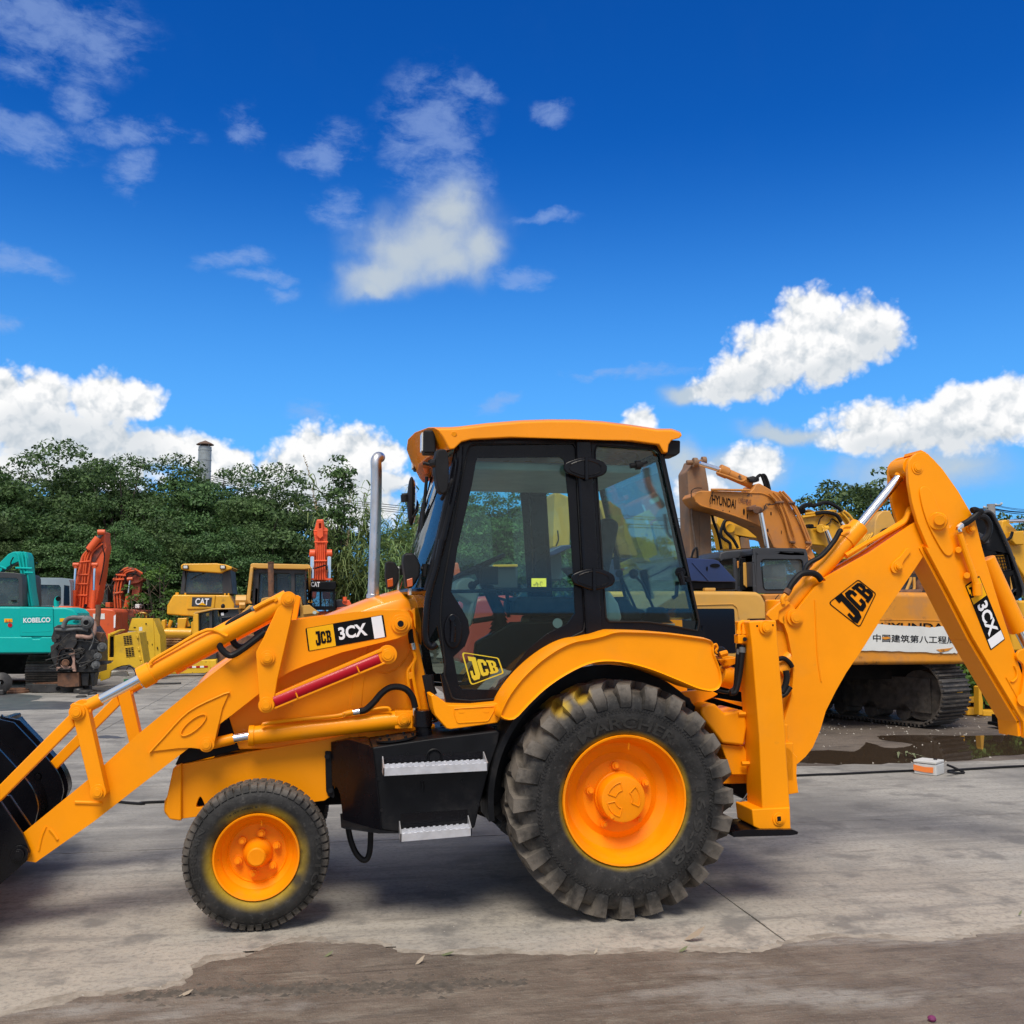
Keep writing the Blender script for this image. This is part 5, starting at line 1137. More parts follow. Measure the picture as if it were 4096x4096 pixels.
# ------------------------------------------------------------------ dipper cylinder
YC2 = 1.03
q0, q1, q2, q3 = W('J', 1440, 150, YC2), W('H', 335, 985, YC2), W('H', 725, 510, YC2), W('H', 775, 420, YC2)
dcy = M().cyl(W('G', 1330, 1760, YC2), q1, .066, seg=28).cyl(q1-(q1-q0).normalized()*.16, q1+(q1-q0).normalized()*.01, .074, seg=28).cyl(q0+V(0, -.10, 0), q0+V(0, .10, 0), .08, seg=20).make('dipper_cylinder', OR, BH, .004)
M().cyl(q0, W('G', 1360, 1740, YC2), .05, seg=20).make('cylinder_base_lug', OR, dcy)
M().cyl(q1, q2, .036, seg=24).make('piston_rod', CHR, dcy)
M().cyl(q2, q3, .042, seg=20).cyl(q3-V(0, .10, 0), q3+V(0, .10, 0), .075, seg=20).make('rod_eye', OR, dcy, .003)
M().plate(PL('G', [(1130,1840),(1150,1800),(1540,1480),(1600,1500),(1250,1800),(1240,1880),(1190,1900)], YC2+.10), (0, .03, 0)).plate(PL('G', [(1130,1840),(1150,1800),(1300,1680),(1360,1720),(1250,1800),(1240,1880),(1190,1900)], YC2-.12), (0, .03, 0)).make('cylinder_cradle', OR, bo, .005)
M().tube(PL('G', [(1490,1415),(1530,1340),(1660,1260),(1780,1120),(1830,1030),(1850,1015)], YC2-.09), .019, 10).tube(PL('G', [(1330,1610),(1380,1520),(1460,1440),(1560,1430),(1620,1455),(1655,1500)], YC2-.12), .024, 10).make('hydraulic_hose', RUB, BH)
M().tube(PL('G', [(1310,1640),(1280,1680),(1285,1730)], YC2-.12), .018, 8).tube(PL('G', [(1845,1015),(1870,985),(1932,980)], YC2-.09), .016, 8).make('hose_elbow', OR, dcy)
M().cyl(W('G', 1340,1590,YC2-.12), W('G', 1315,1630,YC2-.12), .026).make('hose_ferrule', RST, dcy)
# ------------------------------------------------------------------ dipper
YDn, YDf = .88, 1.14
nearp = PL('H', [(812,400),(822,350),(850,308),(900,270),(955,258),(1010,285),(1060,330),(1150,430),(1300,640),(1440,880)], YDn)+PL('N', [(355,315),(400,500),(425,590),(530,930),(640,1270),(690,1420),(735,1560),(745,1860),(700,1850),(690,1735),(590,1570),(340,1150),(165,810),(0,500)], YDn)+PL('H', [(1010,1190),(905,940),(850,740),(820,560)], YDn)
farp = [p+V(0, YDf-YDn, 0) for p in nearp]
dm = M().plate(nearp, (0, .04, 0)); dm.plate(farp, (0, .04, 0)); dp = dm.make('dipper_arm', OR, BH, .008)
bl_ = PL('H', [(1010,1190)], YDn)+PL('N', [(0,500),(165,810),(340,1150),(590,1570),(690,1735),(700,1840)], YDn); br_ = PL('H', [(955,262),(1010,288),(1150,434),(1300,644),(1440,884)], YDn)+PL('N', [(400,500),(425,590),(530,930),(640,1270)], YDn)
m = M()
for ln, s_ in ((bl_, 1), (br_, -1)):
    for a_, b_ in zip(ln[:-1], ln[1:]):
        n_ = V((b_-a_).z, 0, -(b_-a_).x).normalized()*.025*s_; m.plate([a_+V(0, .04, 0), b_+V(0, .04, 0), b_+V(0, YDf-YDn, 0), a_+V(0, YDf-YDn, 0)], n_)
ii = [V(p.x, YDn+.04, p.z) for p in PL('H', [(890,900),(905,880),(1440,890),(1480,1000)], YDn)]
m.make('dipper_web_plate', OR, dp)
M().plate(smooth_loop(PL('H', [(918,640),(950,595),(1000,610),(1050,680),(1120,850),(1190,1020),(1240,1180),(1230,1245),(1190,1265),(1140,1225),(1060,1090),(990,940),(940,780)], YDn), 3), (0, -.014, 0)).make('doubler_plate', OR, dp, .005)
m = M(); m.cyl(W('H', 1100, 930, YDn-.014), W('H', 1100, 930, YDn-.05), .072, .064, seg=24).cyl(W('H', 1117, 917, YDn-.05), W('H', 1117, 917, YDn-.075), .040, seg=20); pin(m, W('H', 900, 415, YDn), .048, YDn, .014); pin(m, W('H', 1412, 1003, YDn), .036, YDn, .035); m.make('dipper_pin', OR, dp, .003)
M().tube(PL('N', [(243,415),(290,560),(335,690),(355,760),(362,800)], YDn-.05), .024, 10).make('feed_pipe', OR, dp)
M().cyl(W('N', 366, 760, YDn-.05), W('N', 370, 850, YDn-.05), .034, seg=14).make('pipe_union', OR, dp, .004)
m = M(); 
for x, y in ((240, 515), (300, 695)): c_ = W('N', x, y, YDn); m.plate([W('N', x-15, y-10, YDn), W('N', x+30, y-28, YDn), W('N', x+30, y-18, YDn), W('N', x-15, y+2, YDn)], (0, -.06, 0)); m.cyl(W('N', x-5, y+12, YDn), W('N', x-5, y+12, YDn-.04), .024, seg=12)
m.make('pipe_clip', OR, dp, .003)
M().tube(PL('N', [(262,350),(300,330),(345,295),(385,255),(395,262),(350,245),(330,250)], YDn-.05), .024, 10).tube(PL('N', [(375,290),(420,300),(450,350),(440,420),(400,470)], YDn+.1), .026, 10).make('hydraulic_hose', RUB, BH)
M().tube(PL('N', [(240,400),(235,375),(262,350)], YDn-.05), .022, 8).make('hose_elbow', CHR, dp)
M().tube(PL('N', [(570,1420),(640,1545),(700,1665)], YDn-.002), .007, 6).tube(PL('N', [(628,1340),(645,1380),(645,1420),(620,1450),(597,1447)], YDn-.006), .008, 6).make('weld_bead', OR, dp)
dq = PL('N', [(283,778),(382,708),(563,1155),(462,1232)], YDn-.004)
dq = [dq[3], dq[0], dq[1], dq[2]]      # left edge is the white end when read along the arm
M().plate(rounded(dq, .06), (0, .004, 0)).make('decal_border', BKP, dp)
def cellq(q, u0, u1, v0, v1, dep):
    A, B, C_, D_ = q; o = V(0, dep, 0); f = lambda u, v: (A*(1-u)+B*u)*(1-v)+(D_*(1-u)+C_*u)*v+o
    return [f(u0, v0), f(u1, v0), f(u1, v1), f(u0, v1)]
q2_ = [dq[1], dq[0], dq[3], dq[2]]     # reading from the top of the arm downwards
M().plate(cellq(q2_, .02, .30, .05, .96, -.002), (0, .003, 0)).make('decal_yellow_field', YLP, dp)
M().plate(cellq(q2_, .85, .985, .05, .96, -.002), (0, .003, 0)).make('decal_white_field', WHT, dp)
map_text(M(), '3CX', cellq(q2_, .345, .825, .18, .84, -.004), .035).make('lettering', WHT, dp)
emblem(M(), [W('N', *p, YDn-.007) for p in ((325,868),(405,835),(385,775),(305,792))], (0, .003, 0)).make('emblem_lettering', BKP, dp)
# bucket ram behind the dipper and the tipping link
r0, r1 = W('N', 425, 590, 1.07), W('N', 660, 1095, 1.07); br = M().cyl(r0, r1, .072, seg=24).make('bucket_ram', OR, BH, .004); M().cyl(r1, W('N', 760, 1290, 1.07), .036, seg=18).make('piston_rod', CHR, br)
M().plate(smooth_loop(PL('N', [(645,1270),(665,1235),(700,1225),(740,1230),(760,1500),(720,1590),(690,1600),(675,1570),(690,1480),(700,1390),(690,1330),(655,1300)], YDn-.03), 2), (0, .03, 0)).make('tipping_link', OR, BH, .006)
M().cyl(W('N', 700, 1580, YDn-.05), W('N', 700, 1580, YDn+.3), .05, seg=18).make('link_pin', OR, BH)
# ------------------------------------------------------------------ machines on the left
def PR(m, t, pts, Y, d, holes=()): return m.plate(PL(t, pts, Y), (0, d, 0), [PL(t, h, Y) for h in holes])
def part(name, mt, parent, t, pts, Y, d, bevel=.015, holes=(), **k): return PR(M(), t, pts, Y, d, holes).make(name, mt, parent, bevel, **k)
def root(name, label, cat, t, x, y, Y, group=None):
    p = W(t, x, y, Y); return thing(name, label, cat, (p.x, p.y+.6, 0), group)
def ep(c, rx, ry, n=20): return [(c[0]+rx*math.cos(2*math.pi*k/n), c[1]+ry*math.sin(2*math.pi*k/n)) for k in range(n)]
def window(parent, t, pts, Y, d=.02, mt=None, name='window_glass'): return PR(M(), t, pts, Y, d).make(name, mt or GLD, parent)
def tubes(name, mt, parent, t, lines, Y, r, seg=7):
    out = []
    for ln in lines: out.append(M().tube(PL(t, ln, Y), r, seg, 3).make(name, mt, parent))
    return out
SHOE = {}
def shoe_mesh(w, l, mt):
    k = (w, l, mt.name)
    if k not in SHOE:
        m = M().box((-w/2, -.012, -l*.48), (w/2, .012, l*.48))
        for z in (-l*.42, -l*.1, l*.22): m.box((-w/2, -.05, z), (w/2, -.012, z+l*.13))
        SHOE[k] = m.mesh('track_shoe', mt)
    return SHOE[k]
def track(parent, x, y0, y1, h, w, mt, l=.2, ang=0, inner=UND, only=None, rot=0):
    """crawler loop running in depth from y0 to y1 beside x; each shoe its own object under the track"""
    kr_, M.KR = M.KR, 1.0
    r = h/2; p = V(x, y0, 0); m = M()
    m.box((x-w*.30, y0+r*.6, h*.22), (x+w*.30, y1-r*.6, h*.78)); m.cyl((x-w*.25, y0+r, r), (x+w*.25, y0+r, r), r*.82, seg=20); m.cyl((x-w*.25, y1-r, r), (x+w*.25, y1-r, r), r*.82, seg=20)
    for k in range(5): yy = y0+r+(y1-y0-2*r)*(k+.5)/5; m.cyl((x-w*.3, yy, h*.2), (x+w*.3, yy, h*.2), h*.14, seg=10)
    T_ = m.make('crawler_track', inner, parent); M.KR = kr_
    L = 2*(y1-y0-2*r)+2*math.pi*r; n = int(L/l); me = shoe_mesh(w, L/n, mt)
    for k in range(n):
        s = L*k/n; a = y1-y0-2*r
        if s < math.pi*r: th = -math.pi/2-s/r; py, pz = y0+r+r*math.cos(th), r+r*math.sin(th); nrm = V(0, math.cos(th), math.sin(th))
        elif s < math.pi*r+a: py, pz, nrm = y0+r+(s-math.pi*r), h, V(0, 0, 1)
        elif s < 2*math.pi*r+a: th = math.pi/2-(s-math.pi*r-a)/r; py, pz = y1-r+r*math.cos(th), r+r*math.sin(th); nrm = V(0, math.cos(th), math.sin(th))
        else: py, pz, nrm = y1-r-(s-2*math.pi*r-a), 0, V(0, 0, -1)
        if only and py > only: continue
        o = bpy.data.objects.new('track_shoe', me); COL.objects.link(o); o.parent = T_
        xa = V(1, 0, 0); ya = -nrm; za = xa.cross(ya)
        o.matrix_local = Matrix.Translation(V(x, py, pz+.05)) @ Matrix((xa, ya, za)).transposed().to_4x4()
    if rot: Rm = Matrix.Rotation(rot, 3, 'Z'); T_.rotation_euler = (0, 0, rot); T_.location = p-Rm @ p
    return T_
def badge(parent, name, t, pts, Y, mt, text=None, tmt=None, q=None, bold=.02):
    b_ = PR(M(), t, pts, Y-.012, .012).make(name, mt, parent)
    if text: map_text(M(), text, PL(t, q, Y-.02), bold).make('lettering', tmt, b_)
    return b_
M.KR = .52
# teal excavator
Y = 19.0; t = 'O'
X = root('teal_excavator', 'bright teal excavator at the left edge, with white lettering on its rear counterweight', 'excavator', t, 300, 1350, Y)
part('counterweight', TEAL, X, t, [(-420,905),(190,910),(515,916),(630,917),(700,932),(742,972),(750,1010),(748,1200),(735,1310),(700,1350),(640,1360),(-420,1362)], Y, 1.3, .05)
part('engine_door', TEAL, X, t, [(192,917),(512,921),(517,1185),(505,1196),(205,1196),(192,1185)], Y-.03, .03, .02)
part('lower_band', TEAL, X, t, [(-420,1203),(305,1203),(318,1222),(380,1222),(395,1203),(738,1205),(728,1310),(695,1348),(640,1354),(-420,1356)], Y-.05, .05, .03)
tubes('panel_bead', TEAL, X, t, [[(210,1005),(500,1000)],[(210,1072),(500,1065)],[(215,1152),(400,1150),(500,1140)]], Y-.03, .012)
map_text(M(), 'KOBELCO', PL(t, [(225,1066),(486,1060),(486,1012),(225,1018)], Y-.04), .03).make('lettering', WHT, X)
m = badge(X, 'warning_label', t, [(42,1026),(118,1026),(120,1060),(42,1060)], Y, YLP); map_text(M(), '\u25b2\u25b2!', PL(t, [(50,1056),(110,1056),(110,1032),(50,1032)], Y-.02)).make('label_print', RDO, m)
badge(X, 'warning_label', t, [(578,1022),(628,1022),(628,1055),(578,1055)], Y, YLP); badge(X, 'red_reflector', t, ep((96,1088), 22, 20), Y, RED)
for dx in (0,): 
    cb_ = part('cab', CABG, X, t, [(-420,590),(-30,572),(150,582),(198,592),(214,625),(220,905),(-420,905)], Y+.5, 1.6, .04, [[(-300,640),(-20,628),(150,632),(175,650),(183,860),(165,882),(-300,890)]])
    window(cb_, t, [(-310,630),(180,630),(186,888),(-310,890)], Y+.56); part('cab_seat', BAS, cb_, t, [(-80,760),(0,745),(30,790),(40,890),(-80,890)], Y+.9, .4, .05)
M().box(W(t, 108, 862, Y+.52), W(t, 160, 845, Y+.54)).make('vent_slot', BLM, X)
bm_ = part('boom', TEAL, X, t, [(228,908),(205,700),(185,540),(175,400),(190,378),(250,380),(270,420),(280,540),(300,740),(328,906)], Y+1.0, .5, .03)
part('boom', TEAL, X, t, [(190,470),(120,500),(20,560),(-60,640),(-80,600),(-30,510),(30,450),(80,400),(130,378),(205,376),(230,450)], Y+1.15, .3, .02)
tubes('hydraulic_pipe', TEAL, bm_, t, [[(150,390),(175,420),(205,560),(235,800),(255,905)],[(195,380),(215,420),(235,560),(262,780),(285,905)],[(222,380),(248,430),(262,560),(285,760),(308,905)]], Y+.93, .045)
tubes('hydraulic_hose', RUB, bm_, t, [[(110,520),(105,480),(130,430)],[(20,545),(80,560),(160,575)]], Y+1.05, .03)
tubes('pipe_clamp', TEAL, bm_, t, [[(150,535),(310,540)],[(240,580),(320,582)],[(0,520),(60,545)]], Y+.9, .05)
M().tube(PL(t, [(545,912),(545,860),(552,835),(570,825)], Y+.5), .11, 12).make('exhaust_pipe', TEAL, X)
M().cyl(W(t, 562, 832, Y+.38), W(t, 562, 832, Y+.40), .115).make('exhaust_mouth', BKP, X)
m = W(t, 452, 1640, Y+.7)
part('undercarriage', UND, X, t, [(-300,1370),(480,1370),(480,1560),(-300,1560)], Y+1.8, 2)
track(X, W(t, 452, 1500, Y+.6).x, Y+.6, Y+4.4, W(t, 452, 1415, Y+.6).z, .95, TRK, .2, only=Y+2.6)
track(X, W(t, 452, 1500, Y+.6).x-2.3, Y+.6, Y+4.4, W(t, 452, 1415, Y+.6).z, .95, TRK, .2, only=Y+2.6)
# red-orange excavator with blue-grey cab
Y = 26
X = root('orange_excavator', 'red-orange excavator with blue-grey cab and tall upright boom, behind the teal excavator', 'excavator', t, 800, 1240, Y)
part('counterweight', RDO, X, t, [(500,902),(690,906),(740,930),(1000,925),(1095,935),(1115,965),(1112,1240),(1050,1252),(500,1252)], Y, 2.0, .06)
badge(X, 'faded_label', t, [(898,978),(1010,975),(1012,1030),(898,1030)], Y, BNR); badge(X, 'pale_stripe', t, [(1098,1000),(1118,985),(1112,1110),(1098,1118)], Y, WHT)
cb_ = part('cab', CABB, X, t, [(285,640),(300,628),(600,632),(665,648),(680,690),(684,905),(285,908)], Y+.4, 1.7, .04, [[(310,695),(570,700),(588,725),(590,880),(575,900),(330,905),(310,885)]])
part('cab_side_window', DKG, cb_, t, [(618,700),(668,706),(672,895),(612,895)], Y+.38, .02, .01)
window(cb_, t, [(305,690),(592,698),(595,902),(305,905)], Y+.5)
bm_ = part('boom', RDO, X, t, [(690,928),(720,720),(750,560),(780,430),(800,395),(850,370),(905,262),(960,240),(1015,180),(1015,270),(1028,330),(1005,440),(985,600),(940,850),(900,920)], Y+1.0, .8, .03)
part('boom_dark_plate', RDR, bm_, t, [(880,470),(920,310),(1000,280),(1020,330),(900,480)], Y+.98, .02, .005)  # thin sheet in the darker rusty red over part of the boom
tubes('hydraulic_pipe', RDO, bm_, t, [[(720,915),(750,700),(780,520),(800,420),(850,360)],[(770,915),(790,700),(810,520),(830,410),(880,330)],[(800,920),(815,700),(830,520),(850,420),(920,300)],[(830,920),(845,700),(870,500),(890,390),(990,300)]], Y+.93, .05)
tubes('pipe_clamp', RDO, bm_, t, [[(770,480),(870,470)],[(745,600),(850,600)],[(730,690),(845,690)],[(720,800),(840,800)]], Y+.9, .05)
tubes('hydraulic_hose', RUB, bm_, t, [[(860,350),(880,310),(920,300),(940,260)],[(985,320),(1010,420),(990,560),(960,700)],[(850,300),(835,330),(845,380)]], Y+.88, .035); tubes('weld_seam', RDR, bm_, t, [[(875,470),(900,700),(880,900)],[(900,500),(1000,330)]], Y+.985, .04)
for u, v in ((845,310),(890,275),(870,330),(835,345)): part('pipe_bracket', RDO, bm_, t, [(u,v),(u+22,v-6),(u+26,v+14),(u+4,v+20)], Y+.85, .15)
for x0, x1, xb, yb in ((733, 715, 700, 770), (915, 905, 890, 780)):
    M().cyl(W(t, x0, 500, Y+.75), W(t, x1, 760, Y+.75), .07).make('piston_rod', CHR, bm_); M().cyl(W(t, x1, 750, Y+.75), W(t, xb, 925, Y+.75), .15).make('lift_cylinder', RDO, bm_)
    M().cyl(W(t, x0-28, 505, Y+.75), W(t, x0+30, 505, Y+.75), .13).cyl(W(t, x0, 505, Y+.75), W(t, x0, 540, Y+.75), .11).make('rod_eye', RDO, bm_)
M().cyl(W(t, 1000, 195, Y+.9), W(t, 945, 250, Y+.9), .12).make('piston_rod', GRM2, bm_); M().cyl(W(t, 950, 245, Y+.9), W(t, 860, 360, Y+.9), .22).make('arm_cylinder', RDO, bm_)
M().cyl(W(t, 945, 190, Y+.85), W(t, 1015, 190, Y+.85), .16).make('boom_pin', RDO, bm_)
tubes('handrail', BLM, X, t, [[(820,920),(830,885)]], Y+.3, .09)
M().tube(PL(t, [(940,1095),(935,1050),(948,890)], 18.5), .14, 10).make('upright_exhaust', RST, X) if False else None
# smaller rusty red excavator
Y = 31
X = root('rusty_excavator', 'small rusty red excavator with its boom bent over to the right', 'excavator', t, 1200, 1150, Y)
part('counterweight', RDR, X, t, [(1080,930),(1290,935),(1340,950),(1390,940),(1400,1000),(1390,1145),(1080,1145)], Y, 2.0, .05)
cb_ = part('cab', CABG, X, t, [(950,700),(1000,685),(1035,700),(1042,880),(945,885)], Y+.8, 1.4, .06, [[(972,738),(1025,735),(1030,870),(968,872)]]); window(cb_, t, [(968,735),(1028,735),(1030,872),(965,874)], Y+.9)
bm_ = part('boom', RDR, X, t, [(1100,925),(1085,760),(1110,640),(1150,570),(1200,530),(1250,525),(1320,555),(1385,600),(1388,650),(1340,680),(1250,700),(1220,660),(1180,760),(1175,925)], Y+.9, .6, .03)
tubes('hydraulic_pipe', RDO, bm_, t, [[(1110,920),(1105,760),(1130,640),(1180,560),(1240,530)],[(1140,920),(1130,760),(1150,650),(1200,570),(1270,545)],[(1165,920),(1160,770),(1180,650),(1220,580),(1300,560)]], Y+.83, .06)
tubes('hydraulic_hose', RUB, bm_, t, [[(1130,640),(1150,560),(1210,500)],[(1180,640),(1250,630),(1290,600),(1330,570),(1380,590),(1400,620)]], Y+.8, .04)
tubes('hydraulic_hose', RUB, bm_, t, [[(1090,760),(1080,680),(1120,600),(1190,560)],[(1215,640),(1240,600),(1300,590),(1350,620)]], Y+.78, .045); tubes('pipe_clamp', RDO, bm_, t, [[(1095,650),(1200,645)],[(1120,600),(1215,610)],[(1095,780),(1190,770)],[(1300,545),(1375,590)]], Y+.78, .07)
part('cylinder_bracket', RDO, bm_, t, [(1085,640),(1105,628),(1112,650),(1095,665)], Y+.7, .3); part('stick', RDR, bm_, t, [(1280,690),(1365,665),(1350,760),(1330,850),(1265,850)], Y+1.0, .4, .02)
M().cyl(W(t, 1258, 650, Y+.7), W(t, 1240, 800, Y+.7), .08).make('piston_rod', CHR, bm_); M().cyl(W(t, 1240, 795, Y+.7), W(t, 1215, 925, Y+.7), .16).cyl(W(t, 1228, 645, Y+.7), W(t, 1282, 640, Y+.7), .13).make('lift_cylinder', RDO, bm_)
part('air_cleaner_cap', RDO, X, t, [(1018,868),(1062,868),(1062,915),(1018,915)], Y, .6); part('white_filter_cap', WHT, X, t, [(1305,885),(1350,885),(1345,925),(1305,925)], Y+.4, .5)
tubes('handrail', YEL, X, t, [[(1345,1010),(1345,972),(1412,975),(1415,1015)]], Y-.2, .06)
X2 = root('distant_yellow_boom', 'yellowish excavator boom tip far behind the blue-grey cab', 'excavator boom', t, 500, 640, 38)
part('boom', YEB, X2, t, [(300,600),(320,585),(430,575),(500,535),(520,545),(530,625),(500,640),(300,640)], 38, .6); tubes('hydraulic_hose', RUB, X2, t, [[(310,600),(400,560),(480,545)],[(330,590),(420,545),(500,540)]], 37.9, .06)
# loose engine on the ground
Y = 17.9
X = root('diesel_engine', 'greasy black diesel engine with turbocharger standing on rusty blocks', 'engine', t, 750, 1680, Y)
part('engine_block', GRM, X, t, [(515,1110),(560,1085),(880,1090),(930,1160),(960,1250),(950,1545),(560,1545),(490,1400),(485,1290),(520,1270)], Y, .9, .02)
part('timing_cover', GRM, X, t, [(520,1130),(740,1150),(745,1260),(700,1330),(560,1330),(530,1260),(490,1220)], Y-.10, .1, .02)
part('flywheel_housing', RSTP, X, t, [(560,1370),(580,1330),(620,1312),(690,1312),(720,1340),(722,1460),(732,1535),(705,1535),(690,1490),(640,1480),(580,1500),(545,1530),(540,1490)], Y-.16, .1, .01, [ep((640,1440), 62, 75, 16)])
part('crank_bay', BLM, X, t, [(570,1350),(710,1350),(715,1530),(560,1530)], Y-.12, .06)
fl_ = M().cyl(W(t, 632, 1452, Y-.2), W(t, 632, 1452, Y-.1), .155, seg=22).make('crank_flange', RST, X, .008)
for k in range(9): a = 2*math.pi*k/9; M().cyl(W(t, 632+26*math.cos(a), 1452+26*math.sin(a), Y-.2), W(t, 632+26*math.cos(a), 1452+26*math.sin(a), Y-.215), .017, seg=6).make('bolt_head', BLM, fl_)
m = M(); rgx = random.Random(4)
for k in range(46):
    u, v = rgx.uniform(530, 950), rgx.uniform(1110, 1530); p = W(t, u, v, Y-.02); s_ = rgx.uniform(.02, .08)
    if rgx.random() < .5: m.box(p-V(s_, .09, s_*.7), p+V(s_, .05, s_*.7))
    else: m.cyl(p-V(0, rgx.uniform(.08, .16), 0), p+V(0, .02, 0), s_*1.3, seg=10)
m.make('engine_castings', GRM, X, .006, kind='stuff')
m = M()
for k in range(7):
    u, v = rgx.uniform(540, 930), rgx.uniform(1130, 1500); p = W(t, u, v, Y-.18); m.tube([p, p+V(rgx.uniform(-.3, .3), -.03, rgx.uniform(-.2, .1)), p+V(rgx.uniform(-.5, .5), .03, rgx.uniform(-.45, .3))], .022, 6)
m.make('engine_pipes', GRM, X, kind='stuff')
M().lathe([(.06, 0), (.13, .02), (.15, .07), (.13, .12), (.05, .14)], W(t, 838, 1060, Y-.3), (0, 1, 0), 26).lathe([(.055, 0), (.055, .12), (.075, .12), (.075, 0), (.055, 0)], W(t, 830, 1065, Y-.38), (0, 1, 0), 22).make('turbocharger', GRM2, X, .008)
M().cyl(W(t, 832, 1064, Y-.37), W(t, 832, 1064, Y-.33), .105).make('turbo_inlet', BKP, X)
tubes('intake_pipe', GRM2, X, t, [[(610,1110),(640,1040),(700,1015),(760,1018),(820,1015)]], Y-.2, .10, 12); tubes('manifold_pipe', GRM2, X, t, [[(530,1130),(620,1135),(760,1125),(850,1140)]], Y-.15, .07, 10)
tubes('exhaust_manifold', RSTP, X, t, [[(735,1195),(800,1198),(860,1205),(900,1180),(915,1110),(905,1050)]], Y-.2, .085, 12); tubes('exhaust_stack', RST, X, t, [[(938,1100),(938,1060),(948,980),(950,890)]], Y+.1, .115, 14); tubes('oil_line', GRM2, X, t, [[(880,1120),(905,1200),(890,1270),(860,1330)]], Y-.25, .025)
M().ball(W(t, 735, 1055, Y-.1), (.07, .05, .04)).make('teal_painted_cap', TEAL, X)
for c_, r_x in (((985,1300), .20), ((945,1390), .17), ((925,1470), .18)): M().cyl(W(t, *c_, Y-.15), W(t, *c_, Y+.3), r_x, seg=16).cyl(W(t, *c_, Y-.22), W(t, *c_, Y-.15), r_x*.5, seg=12).make('engine_accessory', GRM2, X, .012)
part('mounting_arm', GRM, X, t, [(950,1440),(1050,1440),(1055,1460),(960,1475)], Y, .3)
part('exhaust_flange', RST, X, t, [(920,1150),(1000,1165),(975,1220),(990,1250),(935,1250)], Y, .3)
part('rusty_support_block', RST, X, t, [(555,1550),(760,1548),(765,1680),(640,1688),(555,1672)], Y-.05, .6, .01)
for x0 in (770, 868): part('oil_sump', GRM, X, t, [(x0,1545),(x0+ (95 if x0 < 800 else 55),1545),(x0+(80 if x0 < 800 else 30),1680),(x0+15,1680)], Y+.1, .4, .03)
# castings lying about
c0 = GP(t, 535, 1730); Xr = thing('slewing_ring', 'large dark cast slewing ring with rusty inner bore, lying flat before the engine', 'ring casting', (c0.x, c0.y, 0))
oct_ = [V(c0.x+.64*math.cos(a), c0.y+.40*math.sin(a), .02) for a in [2*math.pi*(k+.5)/10 for k in range(10)]]; inn_ = [V(c0.x-.06+.43*math.cos(a), c0.y+.27*math.sin(a), .02) for a in [2*math.pi*k/24 for k in range(24)]]
M().plate(oct_, (0, 0, .17), [inn_]).make('ring_casting', GRM, Xr, .015)
M().plate([p+V(0, 0, .05) for p in inn_], (0, 0, .13), [[V(p.x+(c0.x-.06-p.x)*.06, p.y+(c0.y-p.y)*.06, p.z+.05) for p in inn_]]).make('inner_bore', RST, Xr)
hb = GP(t, 560, 1745); M().cyl((hb.x-.02, c0.y-.41, .10), (hb.x-.02, c0.y-.30, .10), .085).make('lifting_hole', BKP, Xr)
part('rusty_plate', RST, Xr, t, [(455,1645),(545,1642),(552,1665),(460,1668)], c0.y+.4, .3)
c1 = GP(t, 160, 1740); o = M().lathe([(.22, 0), (.30, 0), (.30, .045), (.28, .06), (.28, .09), (.25, .09), (.25, .015), (.22, 0)], (c1.x, c1.y, 0), (0, 0, 1), 36).make('rusty_ring', RST, None, .006); tag(o, 'low rusty orange ring lying flat left of the big slewing ring', 'ring casting')
c2 = GP(t, 10, 1760); Xd = thing('brake_drum', 'greasy wheel drum leaning at the left edge of the yard', 'drum', (c2.x, c2.y, 0))
M().lathe([(.05, 0), (.22, .01), (.23, .05), (.19, .08), (.06, .1)], V(c2.x-.02, c2.y, .25), (.35, -1, .25), 28).make('drum', GRM, Xd); M().cyl(V(c2.x, c2.y-.15, .2), V(c2.x+.03, c2.y-.16, .3), .012).make('bright_stud', CHR, Xd)
M().box((c2.x-.25, c2.y-.15, 0), (c2.x+.09, c2.y+.1, .12)).make('drum_base', GRM, Xd, .03)
m = GP(t, 840, 1780); Xs = thing('scrap_pile', 'small heap of oily scrap discs and bars right of the slewing ring', 'scrap', (m.x, m.y, 0))
for k, (u, v, r, h) in enumerate(((830,1752,.15,.09),(835,1725,.12,.13),(785,1785,.11,.04),(900,1755,.08,.05),(760,1745,.11,.11))): p = GP(t, u, v); M().lathe([(0, 0), (r, 0), (r, h*.7), (r*.8, h), (0, h)], p, (0, 0, 1), 18).make('scrap_disc', GRM, Xs, .006)
M().tube([GP(t, 850, 1712, .05), GP(t, 970, 1722, .04)], .035, 7, 0).make('steel_bar', GRM, Xs); M().tube([GP(t, 850, 1760, .04), GP(t, 935, 1745, .05)], .03, 7, 0).make('steel_bar', GRM, Xs)
# yellow engine cowl, panel box, jerry can
Y = 19.6
X = root('yellow_engine_cowl', 'chipped yellow engine cowl with two square grilles, lying on the concrete', 'machine cowl', t, 1200, 1630, Y)
part('cowl_side', YEW, X, t, [(1105,1190),(1200,1165),(1320,1145),(1345,1300),(1390,1550),(1385,1600),(1315,1590),(1310,1510),(1250,1470),(1130,1495),(1070,1530),(1055,1600),(970,1630),(960,1500),(1090,1440),(1110,1300)], Y, .12, .01)
part('cowl_rear', YEW, X, t, [(1040,1170),(1110,1180),(1112,1430),(1040,1430)], Y+.15, .1, .01, [[(1060,1195),(1098,1200),(1100,1400),(1055,1400)]]); part('dark_opening', BLM, X, t, [(1050,1185),(1105,1190),(1105,1410),(1050,1410)], Y+.24, .05)
part('cowl_top', YEW, X, t, [(1060,1165),(1155,1130),(1165,1140),(1080,1185)], Y+.1, .6, .01); part('cowl_front', YEW, X, t, [(1320,1145),(1345,1160),(1400,1500),(1390,1570),(1340,1300)], Y+.02, .9, .01)
